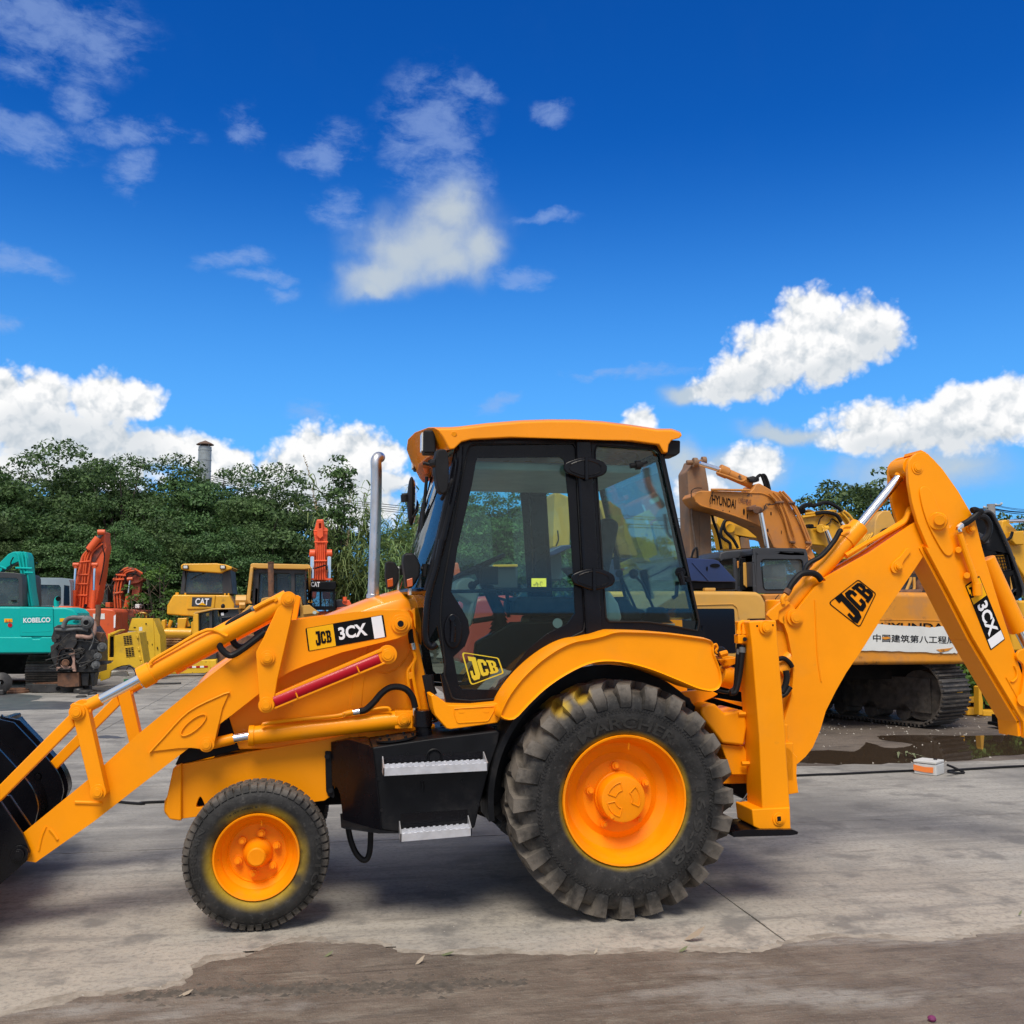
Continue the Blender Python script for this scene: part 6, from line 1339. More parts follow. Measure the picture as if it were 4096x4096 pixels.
for gx, gy in ((1188, 1190), (1208, 1305)):
    part('grille_opening', BLM, X, t, [(gx,gy+5),(gx+82,gy-5),(gx+92,gy+85),(gx+12,gy+95)], Y-.006, .01, 0)
    for k in range(4): tubes('grille_bar', YEW, X, t, [[(gx+k*27,gy+5-k*3),(gx+12+k*27,gy+92-k*3)]], Y-.012, .008, 5)
    for k in range(5): tubes('grille_bar', YEW, X, t, [[(gx+2+k*3,gy+18+k*17),(gx+84+k*3,gy+10+k*17)]], Y-.012, .006, 5)
for k, v in enumerate((1180, 1300, 1390, 1435)): part('hinge', YEW, X, t, [(1312+k*14,v),(1332+k*14,v-2),(1338+k*14,v+35),(1318+k*14,v+38)], Y-.03, .03)
tubes('loose_hose', RUB, X, t, [[(1130,1500),(1190,1480),(1260,1485),(1300,1530),(1310,1580)],[(1220,1520),(1240,1490),(1290,1500)]], Y-.02, .02); tubes('white_sack', BNR, X, t, [[(1065,1560),(1130,1552),(1230,1560)]], Y+.3, .13)
part('cowl_foot', YEW, X, t, [(905,1610),(945,1545),(965,1560),(960,1610)], Y+.4, .5, .01)
Y = 22
X = root('yellow_panel_box', 'tall dented yellow steel guard with chipped paint, behind the engine cowl', 'machine guard', t, 1400, 1540, Y)
part('guard_face', YEW, X, t, [(1275,1022),(1480,1022),(1490,1215),(1500,1500),(1390,1500),(1330,1145),(1240,1140)], Y, .08, .01); part('guard_side', YEW, X, t, [(1480,1022),(1545,1190),(1560,1500),(1500,1540),(1490,1215)], Y+.02, 1.0, .01)
badge(X, 'pale_sticker', t, [(1342,1108),(1372,1104),(1376,1160),(1344,1164)], Y, BNR)
for u, v, a, b in ((1380,1195,8,14),(1422,1260,9,18),(1410,1075,7,9),(1520,1310,6,14),(1300,1110,12,5),(1470,1275,4,9)): badge(X, 'paint_chip', t, ep((u, v), a, b, 8), Y, BLM)
j = GP(t, 1235, 1650); X = thing('jerry_can', 'white plastic jerry can with green label beside the yellow cowl', 'jerry can', (j.x, j.y, 0)); Y = j.y-.1
part('can_body', BOXW, X, t, [(1178,1600),(1205,1580),(1230,1548),(1275,1550),(1292,1585),(1292,1650),(1178,1650)], Y, .22, .02, [[(1232,1565),(1262,1562),(1262,1575),(1232,1578)]]); badge(X, 'green_label', t, [(1195,1612),(1240,1606),(1240,1642),(1195,1645)], Y, GRN); M().cyl(W(t, 1218, 1575, Y+.1), W(t, 1218, 1560, Y+.1), .04).make('can_cap', WHT, X)
j = GP(t, 1360, 1685); o = M().lathe([(.06, .0), (.12, .01), (.135, .045), (.12, .08), (.06, .09), (.05, .04)], (j.x, j.y, 0), (0, 0, 1), 26).make('rubber_ring', RUB, None); tag(o, 'black rubber ring lying flat right of the jerry can', 'rubber ring')
j = GP(t, 1275, 1745); Xq = thing('oily_coil_scrap', 'small grey coil of scrap iron on the concrete before the jerry can', 'scrap', (j.x, j.y, 0)); M().lathe([(.04, 0), (.1, .005), (.11, .035), (.08, .055), (.04, .055)], (j.x, j.y, 0), (.2, -.3, 1), 20).make('coil', GRM2, Xq); M().tube([V(j.x-.13, j.y, .03), V(j.x+.05, j.y-.05, .03), V(j.x+.13, j.y, .06)], .025, 7).make('bent_rod', GRM, Xq)
m = M().tube([GP('A', 1130, 1415, .03), GP('A', 1250, 1420, .03), GP('A', 1400, 1415, .03)], .04, 7); o = m.make('steel_rod', GRM, None); tag(o, 'dark steel rod lying on the concrete in front of the dozer blade', 'steel rod')
# yellow bulldozer seen from behind
t = 'Q'; Y = 27
X = root('yellow_bulldozer', 'yellow bulldozer seen from behind, with visor roof and a black badge on its tank', 'bulldozer', t, 500, 1100, Y)
cb_ = part('cab', CABG, X, t, [(315,325),(775,300),(800,548),(290,548)], Y+.3, 1.8, .05, [[(358,335),(690,345),(700,350),(700,520),(685,530),(345,528),(335,515)]])
window(cb_, t, [(350,330),(702,340),(704,534),(335,532)], Y+.4); tubes('wiper', BLM, cb_, t, [[(390,405),(450,372),(530,342)]], Y+.3, .018, 5)
part('cab_roof', YEL, X, t, [(295,270),(320,252),(640,248),(735,262),(795,285),(790,308),(735,320),(690,345),(390,325),(300,308)], Y+.1, 2.1, .04)
for u in (342, 702): l_ = part('work_lamp', BLM, X, t, [(u-28,268),(u+28,268),(u+28,305),(u-28,305)], Y-.0, .12, .02); part('lamp_lens', LNS, l_, t, [(u-20,273),(u+20,273),(u+20,299),(u-20,299)], Y-.02, .02, .01)
part('fuel_tank', YEL, X, t, [(225,552),(770,556),(815,640),(815,690),(800,770),(420,765),(160,745),(165,655)], Y-.1, 1.6, .05); part('tank_face', YEL, X, t, [(375,558),(635,558),(620,690),(355,695)], Y-.14, .06, .03)
b_ = badge(X, 'rear_badge', t, [(408,576),(600,578),(588,666),(402,664)], Y-.14, CABG); map_text(M(), 'CAT', PL(t, [(435,650),(565,655),(572,588),(440,586)], Y-.175), .03).make('lettering', WHT, b_); PR(M(), t, [(465,652),(545,655),(505,625)], Y-.185, .006).make('badge_triangle', YLP, b_)
for u, v in ((262,540),(342,545),(725,548),(760,548)): M().cyl(W(t, u, v+15, Y+.2), W(t, u, v-10, Y+.2), .11 if u < 300 else .06, seg=12).make('tank_cap', YEL, X)
part('ripper_frame', YEL, X, t, [(110,800),(150,790),(145,960),(120,970),(95,950)], Y-.6, .3, .03); part('ripper_arm', YEL, X, t, [(265,780),(360,775),(345,850),(320,955),(262,955)], Y-.5, .4, .03)
M().cyl(W(t, 140, 920, Y-.5), W(t, 405, 925, Y-.5), .29, seg=20).make('ripper_beam', YEL, X, .02); part('ripper_arm', YEL, X, t, [(395,820),(430,800),(425,960),(400,970)], Y-.6, .3, .02)
for l in ([(205,800),(180,870)], [(350,800),(375,860)]): tubes('ripper_cylinder', YEL, X, t, [l], Y-.3, .11, 10)
tk = track(X, W(t, 195, 1100, Y-.1).x, Y-.1, Y+4, W(t, 195, 962, Y-.1).z, 1.35, TRKO, .26, only=Y+1.6); track(X, W(t, 195, 1100, Y-.1).x+4.2, Y-.1, Y+4, W(t, 195, 962, Y-.1).z, 1.35, TRKO, .26, only=Y+1.6)
part('belly_plate', UND, X, t, [(260,950),(640,950),(640,1050),(260,1050)], Y+.6, 2)
# cut-off cab and blade in front of it
Y = 24
X = root('salvaged_cab', 'black and yellow machine cab set down on the ground in front of the bulldozer', 'machine cab', t, 600, 1160, Y)
cb_ = part('cab_shell', CABG, X, t, [(430,735),(610,695),(850,690),(862,740),(860,960),(480,1170),(430,1170)], Y+.1, 1.6, .03, [[(480,735),(570,715),(575,900),(480,950)], [(600,710),(655,695),(690,830),(600,880)]])
part('cab_post', YEL, X, t, [(415,730),(468,735),(470,950),(415,985)], Y, .35, .03); part('roof_edge', YEB, X, t, [(425,722),(600,685),(850,680),(850,692),(610,700),(430,740)], Y, 1.6, .02)
window(cb_, t, [(475,725),(700,695),(700,880),(475,955)], Y+.3); badge(cb_, 'white_sticker', t, [(685,728),(712,726),(714,752),(687,754)], Y+.1, WHT); part('side_window', DKG, cb_, t, [(690,770),(780,760),(785,800),(690,830)], Y+.08, .03)
M().ball(W(t, 705, 665, Y+.1), (.06, .05, .075)).make('mirror', BLM, X); part('seat', YEB, X, t, [(490,860),(560,800),(570,900),(500,940)], Y+.6, .4, .05)
Y = 23.2
X = root('dozer_blade', 'long low yellow dozer blade with a red and white reflective strip', 'dozer blade', t, 400, 1320, Y)
part('blade', YEW, X, t, [(130,1325),(145,1265),(160,1190),(400,1192),(640,1178),(640,1265),(530,1310),(140,1322)], Y, .35, .03); part('blade_end', YEW, X, t, [(580,1185),(640,1180),(640,1235),(600,1265),(580,1260)], Y-.05, .08, .02)
for k in range(8): a = 255+k*38; PR(M(), t, [(a,1247-k*1.0),(a+38,1246-k*1.0),(a+38,1263-k*1.1),(a,1264-k*1.1)], Y-.012, .012).make('reflective_strip', RED if k % 2 else WHT, X)
part('blade_corner', YEW, X, t, [(70,1355),(140,1315),(140,1325),(125,1350)], Y, .2)
part('push_arm', YEW, X, t, [(470,1180),(590,1080),(615,1100),(560,1185)], Y+.5, .3, .02); part('torn_plate', CABG, X, t, [(480,1150),(640,1090),(640,1170),(520,1185)], Y+.3, .4)
# second bulldozer from the front
Y = 25.4
X = root('black_cab_bulldozer', 'yellow bulldozer facing the camera with black cab, roll bar and upright rusty exhaust', 'bulldozer', t, 1200, 1100, Y)
cb_ = part('cab', CABG, X, t, [(1030,300),(1500,300),(1510,650),(1480,720),(1000,720),(985,640),(1000,330)], Y+.3, 1.8, .03, [[(1055,345),(1140,340),(1155,620),(1040,640)], [(1195,345),(1350,345),(1362,360),(1362,540),(1190,540)], [(1400,350),(1490,350),(1495,650),(1400,560)]])
window(cb_, t, [(1040,335),(1500,335),(1500,660),(1040,650)], Y+.6); part('operator_seat', BLM, cb_, t, [(1260,400),(1330,380),(1350,540),(1240,545)], Y+1.2, .4)
part('roof', YEB, X, t, [(968,262),(985,248),(1530,260),(1552,275),(1550,300),(1495,308),(1040,300),(970,285)], Y+.1, 2.2, .03); part('roll_bar', YEB, X, t, [(968,280),(1000,282),(965,600),(985,640),(925,640),(930,590)], Y, .3, .03); part('roll_bar', YEB, X, t, [(1530,290),(1552,290),(1552,590),(1575,630),(1520,630),(1540,600)], Y, .3, .03)
M().cyl(W(t, 1170, 590, Y-.4), W(t, 1167, 245, Y-.4), .17, seg=14).cyl(W(t, 1167, 245, Y-.4), W(t, 1167, 235, Y-.4), .2).make('exhaust_stack', RST, X)
part('engine_hood', YEB, X, t, [(1075,590),(1460,590),(1470,660),(1620,730),(1620,760),(1400,950),(1000,950),(840,760),(860,740),(960,650),(1060,680)], Y-.3, 1.6, .04); part('hood_grab_rail', YEB, X, t, [(1075,590),(1120,578),(1440,575),(1465,610),(1440,600),(1100,605)], Y-.5, .1)
part('fender_plate', YEB, X, t, [(1480,655),(1540,650),(1640,728),(1480,745)], Y-.5, .2); badge(X, 'pale_round_sticker', t, ep((1590,725), 20, 16, 10), Y-.5, LGR)
for l in ([(830,605),(930,605)], [(865,650),(920,650)]): tubes('lamp_post', YEB, X, t, [l], Y-.2, .3, 8)
part('radiator_grille', BLM, X, t, [(1420,660),(1450,640),(1450,760),(1400,770)], Y-.5, .1)
bl_ = part('front_blade', RST, X, t, [(640,1050),(800,950),(1120,940),(1120,960),(830,1150),(660,1230),(645,1230)], Y-1.5, .2, .02); part('blade_mount', BLM, X, t, [(1000,860),(1030,850),(1030,940),(1000,940)], Y-1.0, .3)
for k in range(3): part('track_link', TRKO, X, t, [(880,900+k*24),(1010,880+k*24),(1010,900+k*24),(880,920+k*24)], Y-.9, .4)
part('track_frame', UND, X, t, [(1020,820),(1180,760),(1180,900),(1100,940),(1020,940)], Y-.8, 1.0)
# bright orange excavator seen head-on with its boom straight up
Y = 27.6
X = root('head_on_orange_excavator', 'bright orange excavator seen head-on with its boom raised straight up', 'excavator', t, 1650, 760, Y)
t = 'B'
bm_ = part('boom', BRO, X, t, [(690,1205),(695,900),(685,830),(710,730),(760,728),(770,790),(795,800),(790,900),(782,1000),(785,1205)], Y, .7, .03)
part('boom_head', BRO, bm_, t, [(712,735),(755,735),(760,860),(735,880),(712,860)], Y-.2, .2, .02, [[(726,760),(744,760),(744,800),(726,800)]])
tubes('hydraulic_pipe', BRO, bm_, t, [[(700,1195),(710,1000),(715,880)],[(715,1195),(725,1000),(728,880)],[(735,1195),(738,1000),(740,890)],[(755,1195),(752,1000),(752,890)],[(772,1195),(768,1000),(765,880)]], Y-.08, .05)
tubes('pipe_clamp', BRO, bm_, t, [[(690,905),(795,905)],[(690,1050),(785,1050)],[(685,820),(795,815)]], Y-.12, .06); tubes('hydraulic_hose', RUB, bm_, t, [[(690,1110),(740,1095),(780,1085),(785,1120)]], Y-.2, .05)
for u in (675, 806): M().cyl(W(t, u-3, 1185, Y-.1), W(t, u, 1000, Y-.1), .15).make('piston_rod', CHR, bm_); M().cyl(W(t, u-20, 992, Y-.1), W(t, u+20, 992, Y-.1), .25).cyl(W(t, u, 1010, Y-.1), W(t, u, 985, Y-.1), .2).make('rod_eye', BRO, bm_); M().cyl(W(t, u-6, 1200, Y-.1), W(t, u-6, 1185, Y-.1), .25).make('lift_cylinder', BRO, bm_)
cb_ = part('cab_guard', BLM, X, t, [(600,1210),(858,1208),(858,1265),(840,1275),(610,1270)], Y-.8, 1.2, .03); map_text(M(), 'CAT', PL(t, [(665,1250),(733,1252),(733,1212),(665,1212)], Y-.85), .03).make('lettering', WHT, cb_)
cb2 = part('cab', BLM, X, t, [(640,1265),(850,1265),(855,1430),(640,1430)], Y-.7, 1.5, .02, [[(670,1285),(730,1285),(730,1400),(670,1400)], [(745,1285),(835,1285),(838,1400),(745,1400)]]); window(cb2, t, [(660,1280),(840,1280),(842,1405),(660,1405)], Y-.4)
part('boom_foot', BRO, X, t, [(680,1280),(710,1280),(700,1340),(670,1340)], Y+1, .5); part('boom_foot', BRO, X, t, [(752,1280),(812,1280),(812,1345),(752,1345)], Y+1, .5)
part('house', BRO, X, t, [(860,1412),(985,1395),(985,1480),(640,1480),(640,1440),(860,1440)], Y-.3, 3, .03); part('engine_cover', CABG, X, t, [(850,1350),(905,1345),(940,1400),(940,1420),(860,1420)], Y, 1.5, .04)
# small orange object by the bank
p = W(t, 945, 1395, 26.5); Xo = thing('orange_valve', 'small bright orange pipe fitting in front of the rubble bank', 'pipe fitting', (p.x, p.y, 0))
part('fitting_body', BRO, Xo, t, [(905,1365),(920,1350),(960,1352),(978,1385),(975,1400),(940,1395),(912,1385)], 26.5, .4, .03); M().cyl(W(t, 926, 1362, 26.5), W(t, 926, 1328, 26.5), .13).make('fitting_neck', BRO, Xo)
M.KR = 1.0
# ------------------------------------------------------------------ machines on the right
M.KR = .58
# yellow excavator with a blue engine hood, just behind the backhoe
Y = 7.6; t = 'T'
X = root('blue_hooded_excavator', 'yellow excavator with navy engine hood and big dark side panel, directly behind the backhoe loader', 'excavator', t, 700, 1600, Y)
body = part('rear_body', YEB, X, t, [(-900,1010),(230,1005),(700,1008),(905,1015),(965,1045),(1000,1120),(1030,1210),(1045,1320),(1040,1700),(-900,1700)], Y, 1.1, .06, [[(-500,1200),(600,1200),(640,1206),(660,1240),(675,1640),(655,1680),(-500,1680)]], seg=3) if False else PR(M(), t, [(-900,1010),(230,1005),(700,1008),(905,1015),(965,1045),(1000,1120),(1030,1210),(1045,1320),(1040,1760),(-900,1760)], Y, 1.1).make('rear_body', YEB, X, .06, seg=3)
rec = rounded(PL(t, [(-500,1200),(655,1198),(675,1690),(-500,1690)], Y-.006), .05); M().plate(rec, (0, .01, 0)).make('side_panel_glass', DKG, X)
tubes('panel_moulding', YEB, X, t, [[(230,1160),(600,1150),(650,1160),(690,1200),(705,1300)]], Y-.01, .012); part('tail_lamp', BLM, X, t, [(805,1310),(1040,1305),(1040,1325),(812,1328)], Y-.03, .04)
part('engine_hood', NVY, X, t, [(-600,640),(130,640),(430,655),(480,670),(672,885),(672,905),(380,905),(190,895),(-600,890)], Y+.15, 1.2, .03); part('hood_lower', BLM, X, t, [(-600,890),(200,900),(672,903),(672,985),(-600,990)], Y+.25, 1.0)
tubes('hood_ridge', NVY, X, t, [[(190,690),(260,770),(370,890)]], Y+.145, .02); badge(X, 'hood_vent', t, ep((443,724), 55, 22), Y+.15, BKP); badge(X, 'lock_hole', t, ep((355,757), 9, 24, 12), Y+.15, BKP); part('hinge_plate', YEB, X, t, [(335,970),(450,970),(452,1005),(330,1005)], Y+.1, .1, .01)
tubes('hood_handle', BLM, X, t, [[(180,645),(200,570),(225,530),(245,540),(250,640)]], Y+.5, .03)
bt = 'E'; bmx = part('boom', YEB, X, bt, [(985,950),(995,600),(1010,585),(1030,600),(1080,620),(1350,650),(1420,700),(1530,990),(1530,1010),(1400,1000),(1320,800),(1290,700),(1100,700),(1095,950)], Y+1.5, .6, .03)
tubes('hydraulic_hose', RUB, bmx, bt, [[(1015,840),(1020,900),(1005,940)],[(1040,545),(1045,590)]], Y+1.4, .02); part('blue_cover', NVY, X, bt, [(940,985),(1040,935),(1100,930),(1110,950),(1000,1000),(945,1010)], Y+.3, .6, .02); part('cab_shell', CABG, X, bt, [(945,1005),(1040,980),(1050,1160),(920,1170)], Y+.5, 1.2, .03)
track(X, W(t, 500, 1700, Y).x-.6, Y+.1, Y+3.6, .85, .6, TRK, .2, only=Y+1.5); part('undercarriage', UND, X, t, [(-600,1765),(900,1765),(900,1850),(-600,1850)], Y+.4, 2)
# red machine seen through the cab door
X = root('red_machine_hood', 'red rounded machine bonnet seen through the lower cab door glass', 'machine bonnet', 'E', 600, 1500, 5.2)
RDB = mat('dull_red_bonnet_paint', (.40, .045, .032), .45, var=(2, .1)); part('bonnet', RDB, X, 'E', [(440,1320),(500,1265),(730,1255),(780,1300),(820,1400),(830,1700),(380,1700),(420,1500)], 5.2, 1.3, .12, seg=4); part('side_post', RDO, X, 'E', [(340,1050),(375,1045),(395,1130),(370,1145),(350,1140)], 5.6, .1, .02)
X = root('yellow_low_loader', 'yellow-topped dark body seen through the middle of the cab door glass', 'machine body', 'E', 680, 1200, 12); part('body', CABG, X, 'E', [(560,1065),(760,1062),(760,1215),(560,1215)], 12, 1, .03); part('yellow_edge', YEL, X, 'E', [(600,1060),(760,1058),(760,1075),(600,1077)], 11.95, .2); part('white_post', WHT, X, 'E', [(975,1045),(992,1045),(992,1140),(975,1140)], 12, .1)
# weathered orange excavator with torn banner
Y = 8.3; t = 'I'
X = root('weathered_excavator', 'weathered orange excavator with peeling paint, torn white banner across its counterweight and grey cab', 'excavator', t, 1000, 960, Y)
cwp = [(480,-20),(700,-60),(1100,-55),(1300,-50),(1500,-20),(1640,60),(1660,200),(1640,420),(1560,490),(1500,497),(480,505)]
part('counterweight', HYC, X, t, cwp, Y, 1.3, .07, seg=3)
tubes('crease', HYC, X, t, [[(600,150),(900,152),(1300,160),(1560,165)]], Y-.002, .012)
ttx = map_text(M(), 'HYUNDAI', PL(t, [(828,232),(1332,236),(1332,180),(828,176)], Y-.012), .02).make('lettering', BKP, X)
rgb = random.Random(12); bn = []
for a_, b_ in zip([(560,195),(810,185),(1210,212),(1300,205),(1385,210),(1400,250),(1440,300),(1425,375),(1420,410),(1340,412),(1180,405),(860,392),(560,388)], [(810,185),(1210,212),(1300,205),(1385,210),(1400,250),(1440,300),(1425,375),(1420,410),(1340,412),(1180,405),(860,392),(560,388),(560,195)]):
    for k in range(6): bn.append((a_[0]+(b_[0]-a_[0])*k/6+rgb.uniform(-3, 3), a_[1]+(b_[1]-a_[1])*k/6+rgb.uniform(-3.5, 3.5)))
B_ = part('torn_banner', BNR, X, t, bn, Y-.022, .012, 0)
map_text(M(), '中国建筑第八工程局', PL(t, [(765,322),(1402,340),(1402,282),(765,262)], Y-.026), .012).make('lettering', BKP, B_)
for pts in ([(1255,384),(1300,378),(1360,372),(1385,365),(1350,392),(1290,405)],[(1400,270),(1425,262),(1440,300),(1412,308),(1402,285)],[(835,288),(880,284),(905,296),(860,306),(838,300)]): PR(M(), t, pts, Y-.030, .006).make('banner_tear', HYC, B_)
part('engine_cover', HYC, X, t, [(905,-60),(980,-60),(1400,-55),(1400,-45),(905,-50)], Y+.1, 1.0)
t = 'H'
eng = part('exposed_engine', GRM, X, t, [(840,1400),(900,1370),(1000,1560),(1060,1640),(980,1650),(740,1640),(850,1550)], Y+.8, .6, .03); M().tube(PL(t, [(925,1600),(925,1520),(960,1470),(1000,1480)], Y+.6), .10, 12).cyl(W(t, 720, 1625, Y+.3), W(t, 930, 1620, Y+.3), .10, seg=12).cyl(W(t, 890, 1440, Y+.6), W(t, 890, 1400, Y+.6), .12).make('exhaust_elbow', RST, eng)
for u, v in ((835,1500),(870,1590)): M().tube(PL(t, [(u,1470),(u,v),(u-40,1600)], Y+.5), .04, 8).make('engine_pipe', YEB, eng)
t = 'T'
cab_ = PR(M(), t, [(858,535),(900,528),(1380,532),(1445,542),(1465,600),(1490,760),(1480,1030),(1300,1035),(905,1030),(880,760)], Y+.5, .06, [rounded([Vector((a, b, 0)) for a, b in [(945,652),(1415,655),(1425,985),(975,990)]], .18, 3) and [(970,655),(1390,655),(1415,680),(1428,960),(1410,985),(1000,990),(975,965),(948,690)]]).make('cab', CABG, X, .02)
PR(M(), t, [(950,652),(1420,655),(1428,985),(978,992)], Y+.54, .012).make('rear_window_glass', GLD, cab_)
wl_ = PL(t, [(952,655),(1405,655),(1430,985),(980,992)], Y+.495); wl_ = rounded(wl_, .12, 3); m = M()
for p, q_ in zip(wl_, wl_[1:]+wl_[:1]): m.tube([p, q_], .014, 6, 0)
m.make('window_rubber', BLM, cab_)
def slab3(name, mt, parent, a, b, bevel=.02):  # left side wall running back from the corner
    return M().plate(a+b[::-1], (.04, 0, 0)).make(name, mt, parent, bevel)
c1_, c2_, c3_ = W(t, 862, 535, Y+.5), W(t, 905, 1030, Y+.5), W(t, 862, 640, Y+.5)
L_ = 1.75
M().box((c1_.x-.0, Y+.5, c1_.z-.14), (W(t, 1450, 540, Y+.5).x, Y+.5+L_, c1_.z)).make('cab_roof', CABG, cab_, .04)
xl = c1_.x-.02
sw = M(); zt, zb = c1_.z-.1, c2_.z
for y0_, y1_ in ((0, .42), (.60, .72), (L_-.1, L_)): sw.box((xl, Y+.5+y0_, zb), (xl+.07, Y+.5+y1_, zt))
sw.box((xl, Y+.5, zt-.12), (xl+.07, Y+.5+L_, zt)).box((xl, Y+.5, zb), (xl+.07, Y+.5+L_, zb+.12)); sw.make('cab_side_wall', CABG, cab_, .01)
M().plate([V(xl+.03, Y+.9, zb+.1), V(xl+.03, Y+.5+L_, zb+.1), V(xl+.03, Y+.5+L_, zt-.1), V(xl+.03, Y+.9, zt-.1)], (.01, 0, 0)).make('side_glass', GLD, cab_)
part('open_door_frame', CABG, cab_, t, [(482,645),(500,580),(560,560),(860,535),(868,600),(860,640),(700,650),(540,665),(510,690)], Y+1.0, 1.0, .03); part('door_post', CABG, cab_, t, [(645,640),(682,650),(690,1000),(665,1000)], Y+.8, .05, .01); part('door_post', BLM, cab_, t, [(730,640),(790,640),(800,990),(730,1000)], Y+.75, .05, .01); part('amber_strip', HYO, cab_, t, [(688,675),(708,670),(708,755),(690,755)], Y+.74, .03); part('yellow_post', YEB, cab_, t, [(755,690),(790,690),(805,980),(760,940)], Y+.72, .03)
part('operator_seat', LGR, cab_, t, [(1060,720),(1235,695),(1245,850),(1200,870),(1045,850)], Y+1.1, .4, .05); part('monitor', BLM, cab_, t, [(1285,825),(1400,830),(1400,960),(1290,950)], Y+.9, .2, .02); part('seat_cushion', BLM, cab_, t, [(1060,910),(1190,890),(1200,990),(1080,990)], Y+.9, .5, .05)
part('house_deck', HYO, X, t, [(960,1038),(1300,1035),(1500,1035),(1500,1300),(1000,1300),(1000,1110)], Y+.3, 1.5, .03); tubes('loose_cable', BLM, X, t, [[(1150,1045),(1110,1090),(1095,1160)]], Y+.25, .012, 5)
# boom, stick, cylinder
Yb = 10.2; t = 'G'
bo_ = part('boom', HYO, X, t, [(410,690),(440,650),(500,632),(700,640),(960,650),(1000,610),(1020,570),(1060,560),(1180,630),(1260,650),(1340,740),(1400,850),(1480,1010),(1540,1140),(1600,1280),(1640,1370),(1560,1420),(1480,1300),(1390,1230),(1200,1190),(1150,1060),(1060,985),(900,910),(650,825),(480,780),(440,740)], Yb, .55, .025)
tubes('lower_flange', HYO, bo_, t, [[(440,735),(500,780),(650,822),(900,905),(1060,975),(1130,1040),(1200,1180)]], Yb-.01, .022, 6); tubes('upper_flange', HYO, bo_, t, [[(590,640),(960,655),(1080,660),(1150,690),(1200,740),(1300,960),(1380,1170)]], Yb-.01, .018, 6)
tubes('hydraulic_pipe', HYO, bo_, t, [[(590,625),(690,625),(760,628),(960,630)], [(1150,660),(1240,760),(1300,900),(1360,1120),(1440,1200),(1560,1300),(1600,1370)], [(1190,650),(1270,740),(1340,900),(1400,1080)], [(1250,640),(1340,740),(1420,860),(1520,1110),(1530,1140),(1510,1180)], [(1280,640),(1370,740),(1450,880),(1550,1130),(1540,1170),(1510,1210)], [(1500,1280),(1560,1330),(1610,1400)]], Yb-.06, .036, 8)
tubes('pipe_clamp', RST, bo_, t, [[(1210,750),(1290,745)],[(1340,750),(1400,755)],[(1350,1130),(1400,1135)],[(1500,1135),(1550,1140)]], Yb-.09, .04, 7)
tubes('wiring', BLM, bo_, t, [[(1095,830),(1120,765),(1180,770),(1235,745)], [(400,700),(400,640),(440,610),(500,610)], [(610,640),(580,720),(585,765)]], Yb-.05, .014, 5)
map_text(M(), 'HYUNDAI', PL(t, [(598,757),(826,808),(831,722),(600,672)], Yb-.012), .015).make('lettering', BKP, bo_); map_text(M(), '139659245', PL(t, [(852,750),(975,775),(980,722),(853,704)], Yb-.012)).make('phone_number_print', RDR, bo_)
for u, v, a, b in ((908,838,9,32),(940,880,5,30),(1138,1020,7,22),(1170,855,6,18),(1270,1035,3,18),(705,828,5,7),(768,832,4,5),(860,500,8,6)): PR(M(), t, ep((u, v), a, b, 9), Yb-.008, .008).make('paint_chip', BLM, bo_)
part('work_lamp', RST, bo_, t, [(958,785),(1030,765),(1040,830),(960,825)], Yb-.15, .14, .02); M().cyl(W(t, 1030, 820, Yb-.3), W(t, 1060, 825, Yb+.1), .11, seg=14).make('cylinder_pin', RST, bo_, .01)
cy_ = M().cyl(W(t, 1068, 850, Yb-.2), W(t, 1135, 1210, Yb-.2), .075, seg=16).make('lift_cylinder_rod', CHR, bo_)
st_ = part('stick', HYS, X, t, [(362,450),(400,390),(420,330),(450,335),(520,330),(540,420),(570,600),(585,800),(600,1290),(390,1290),(378,800),(368,600)], Yb+.55, .5, .025)
part('stick_side', HYS, st_, t, [(480,785),(585,800),(597,1290),(485,1285)], Yb+.53, .03, .005); M().tube(PL(t, [(400,700),(405,900),(430,1100),(445,1200)], Yb+.45), .03, 7).make('ribbed_hose', WDB, st_); tubes('hydraulic_hose', RUB, st_, t, [[(590,800),(610,920),(660,1060),(690,1200)]], Yb+.6, .045)
M().cyl(W(t, 352, 362, Yb+.5), W(t, 480, 362, Yb+.5), .075, seg=14).cyl(W(t, 415, 362, Yb+.45), W(t, 455, 362, Yb+.45), .15, seg=16).cyl(W(t, 500, 345, Yb+.6), W(t, 540, 345, Yb+.6), .13, seg=16).make('stick_pin', HYS, st_, .01)
M().cyl(W(t, 480, 372, Yb+.2), W(t, 668, 432, Yb+.2), .075, seg=16).make('piston_rod', CHR, st_)
ac_ = M().cyl(W(t, 668, 435, Yb+.2), W(t, 980, 570, Yb+.2), .15, seg=20).cyl(W(t, 668, 432, Yb+.2), W(t, 750, 468, Yb+.2), .18, seg=20).make('arm_cylinder', HYO, bo_, .01)
tubes('cylinder_pipe', HYO, ac_, t, [[(640,460),(760,500),(880,545),(930,520)]], Yb+.0, .035, 7); tubes('hydraulic_hose', RUB, ac_, t, [[(960,540),(1010,540),(1040,500),(1075,485),(1100,540),(1130,640)],[(1085,485),(1110,490),(1140,560),(1160,650)]], Yb+.05, .05); part('hose_clutter', GRM, ac_, t, [(935,505),(1000,490),(1060,510),(1060,545),(980,550)], Yb+.05, .2, .02)
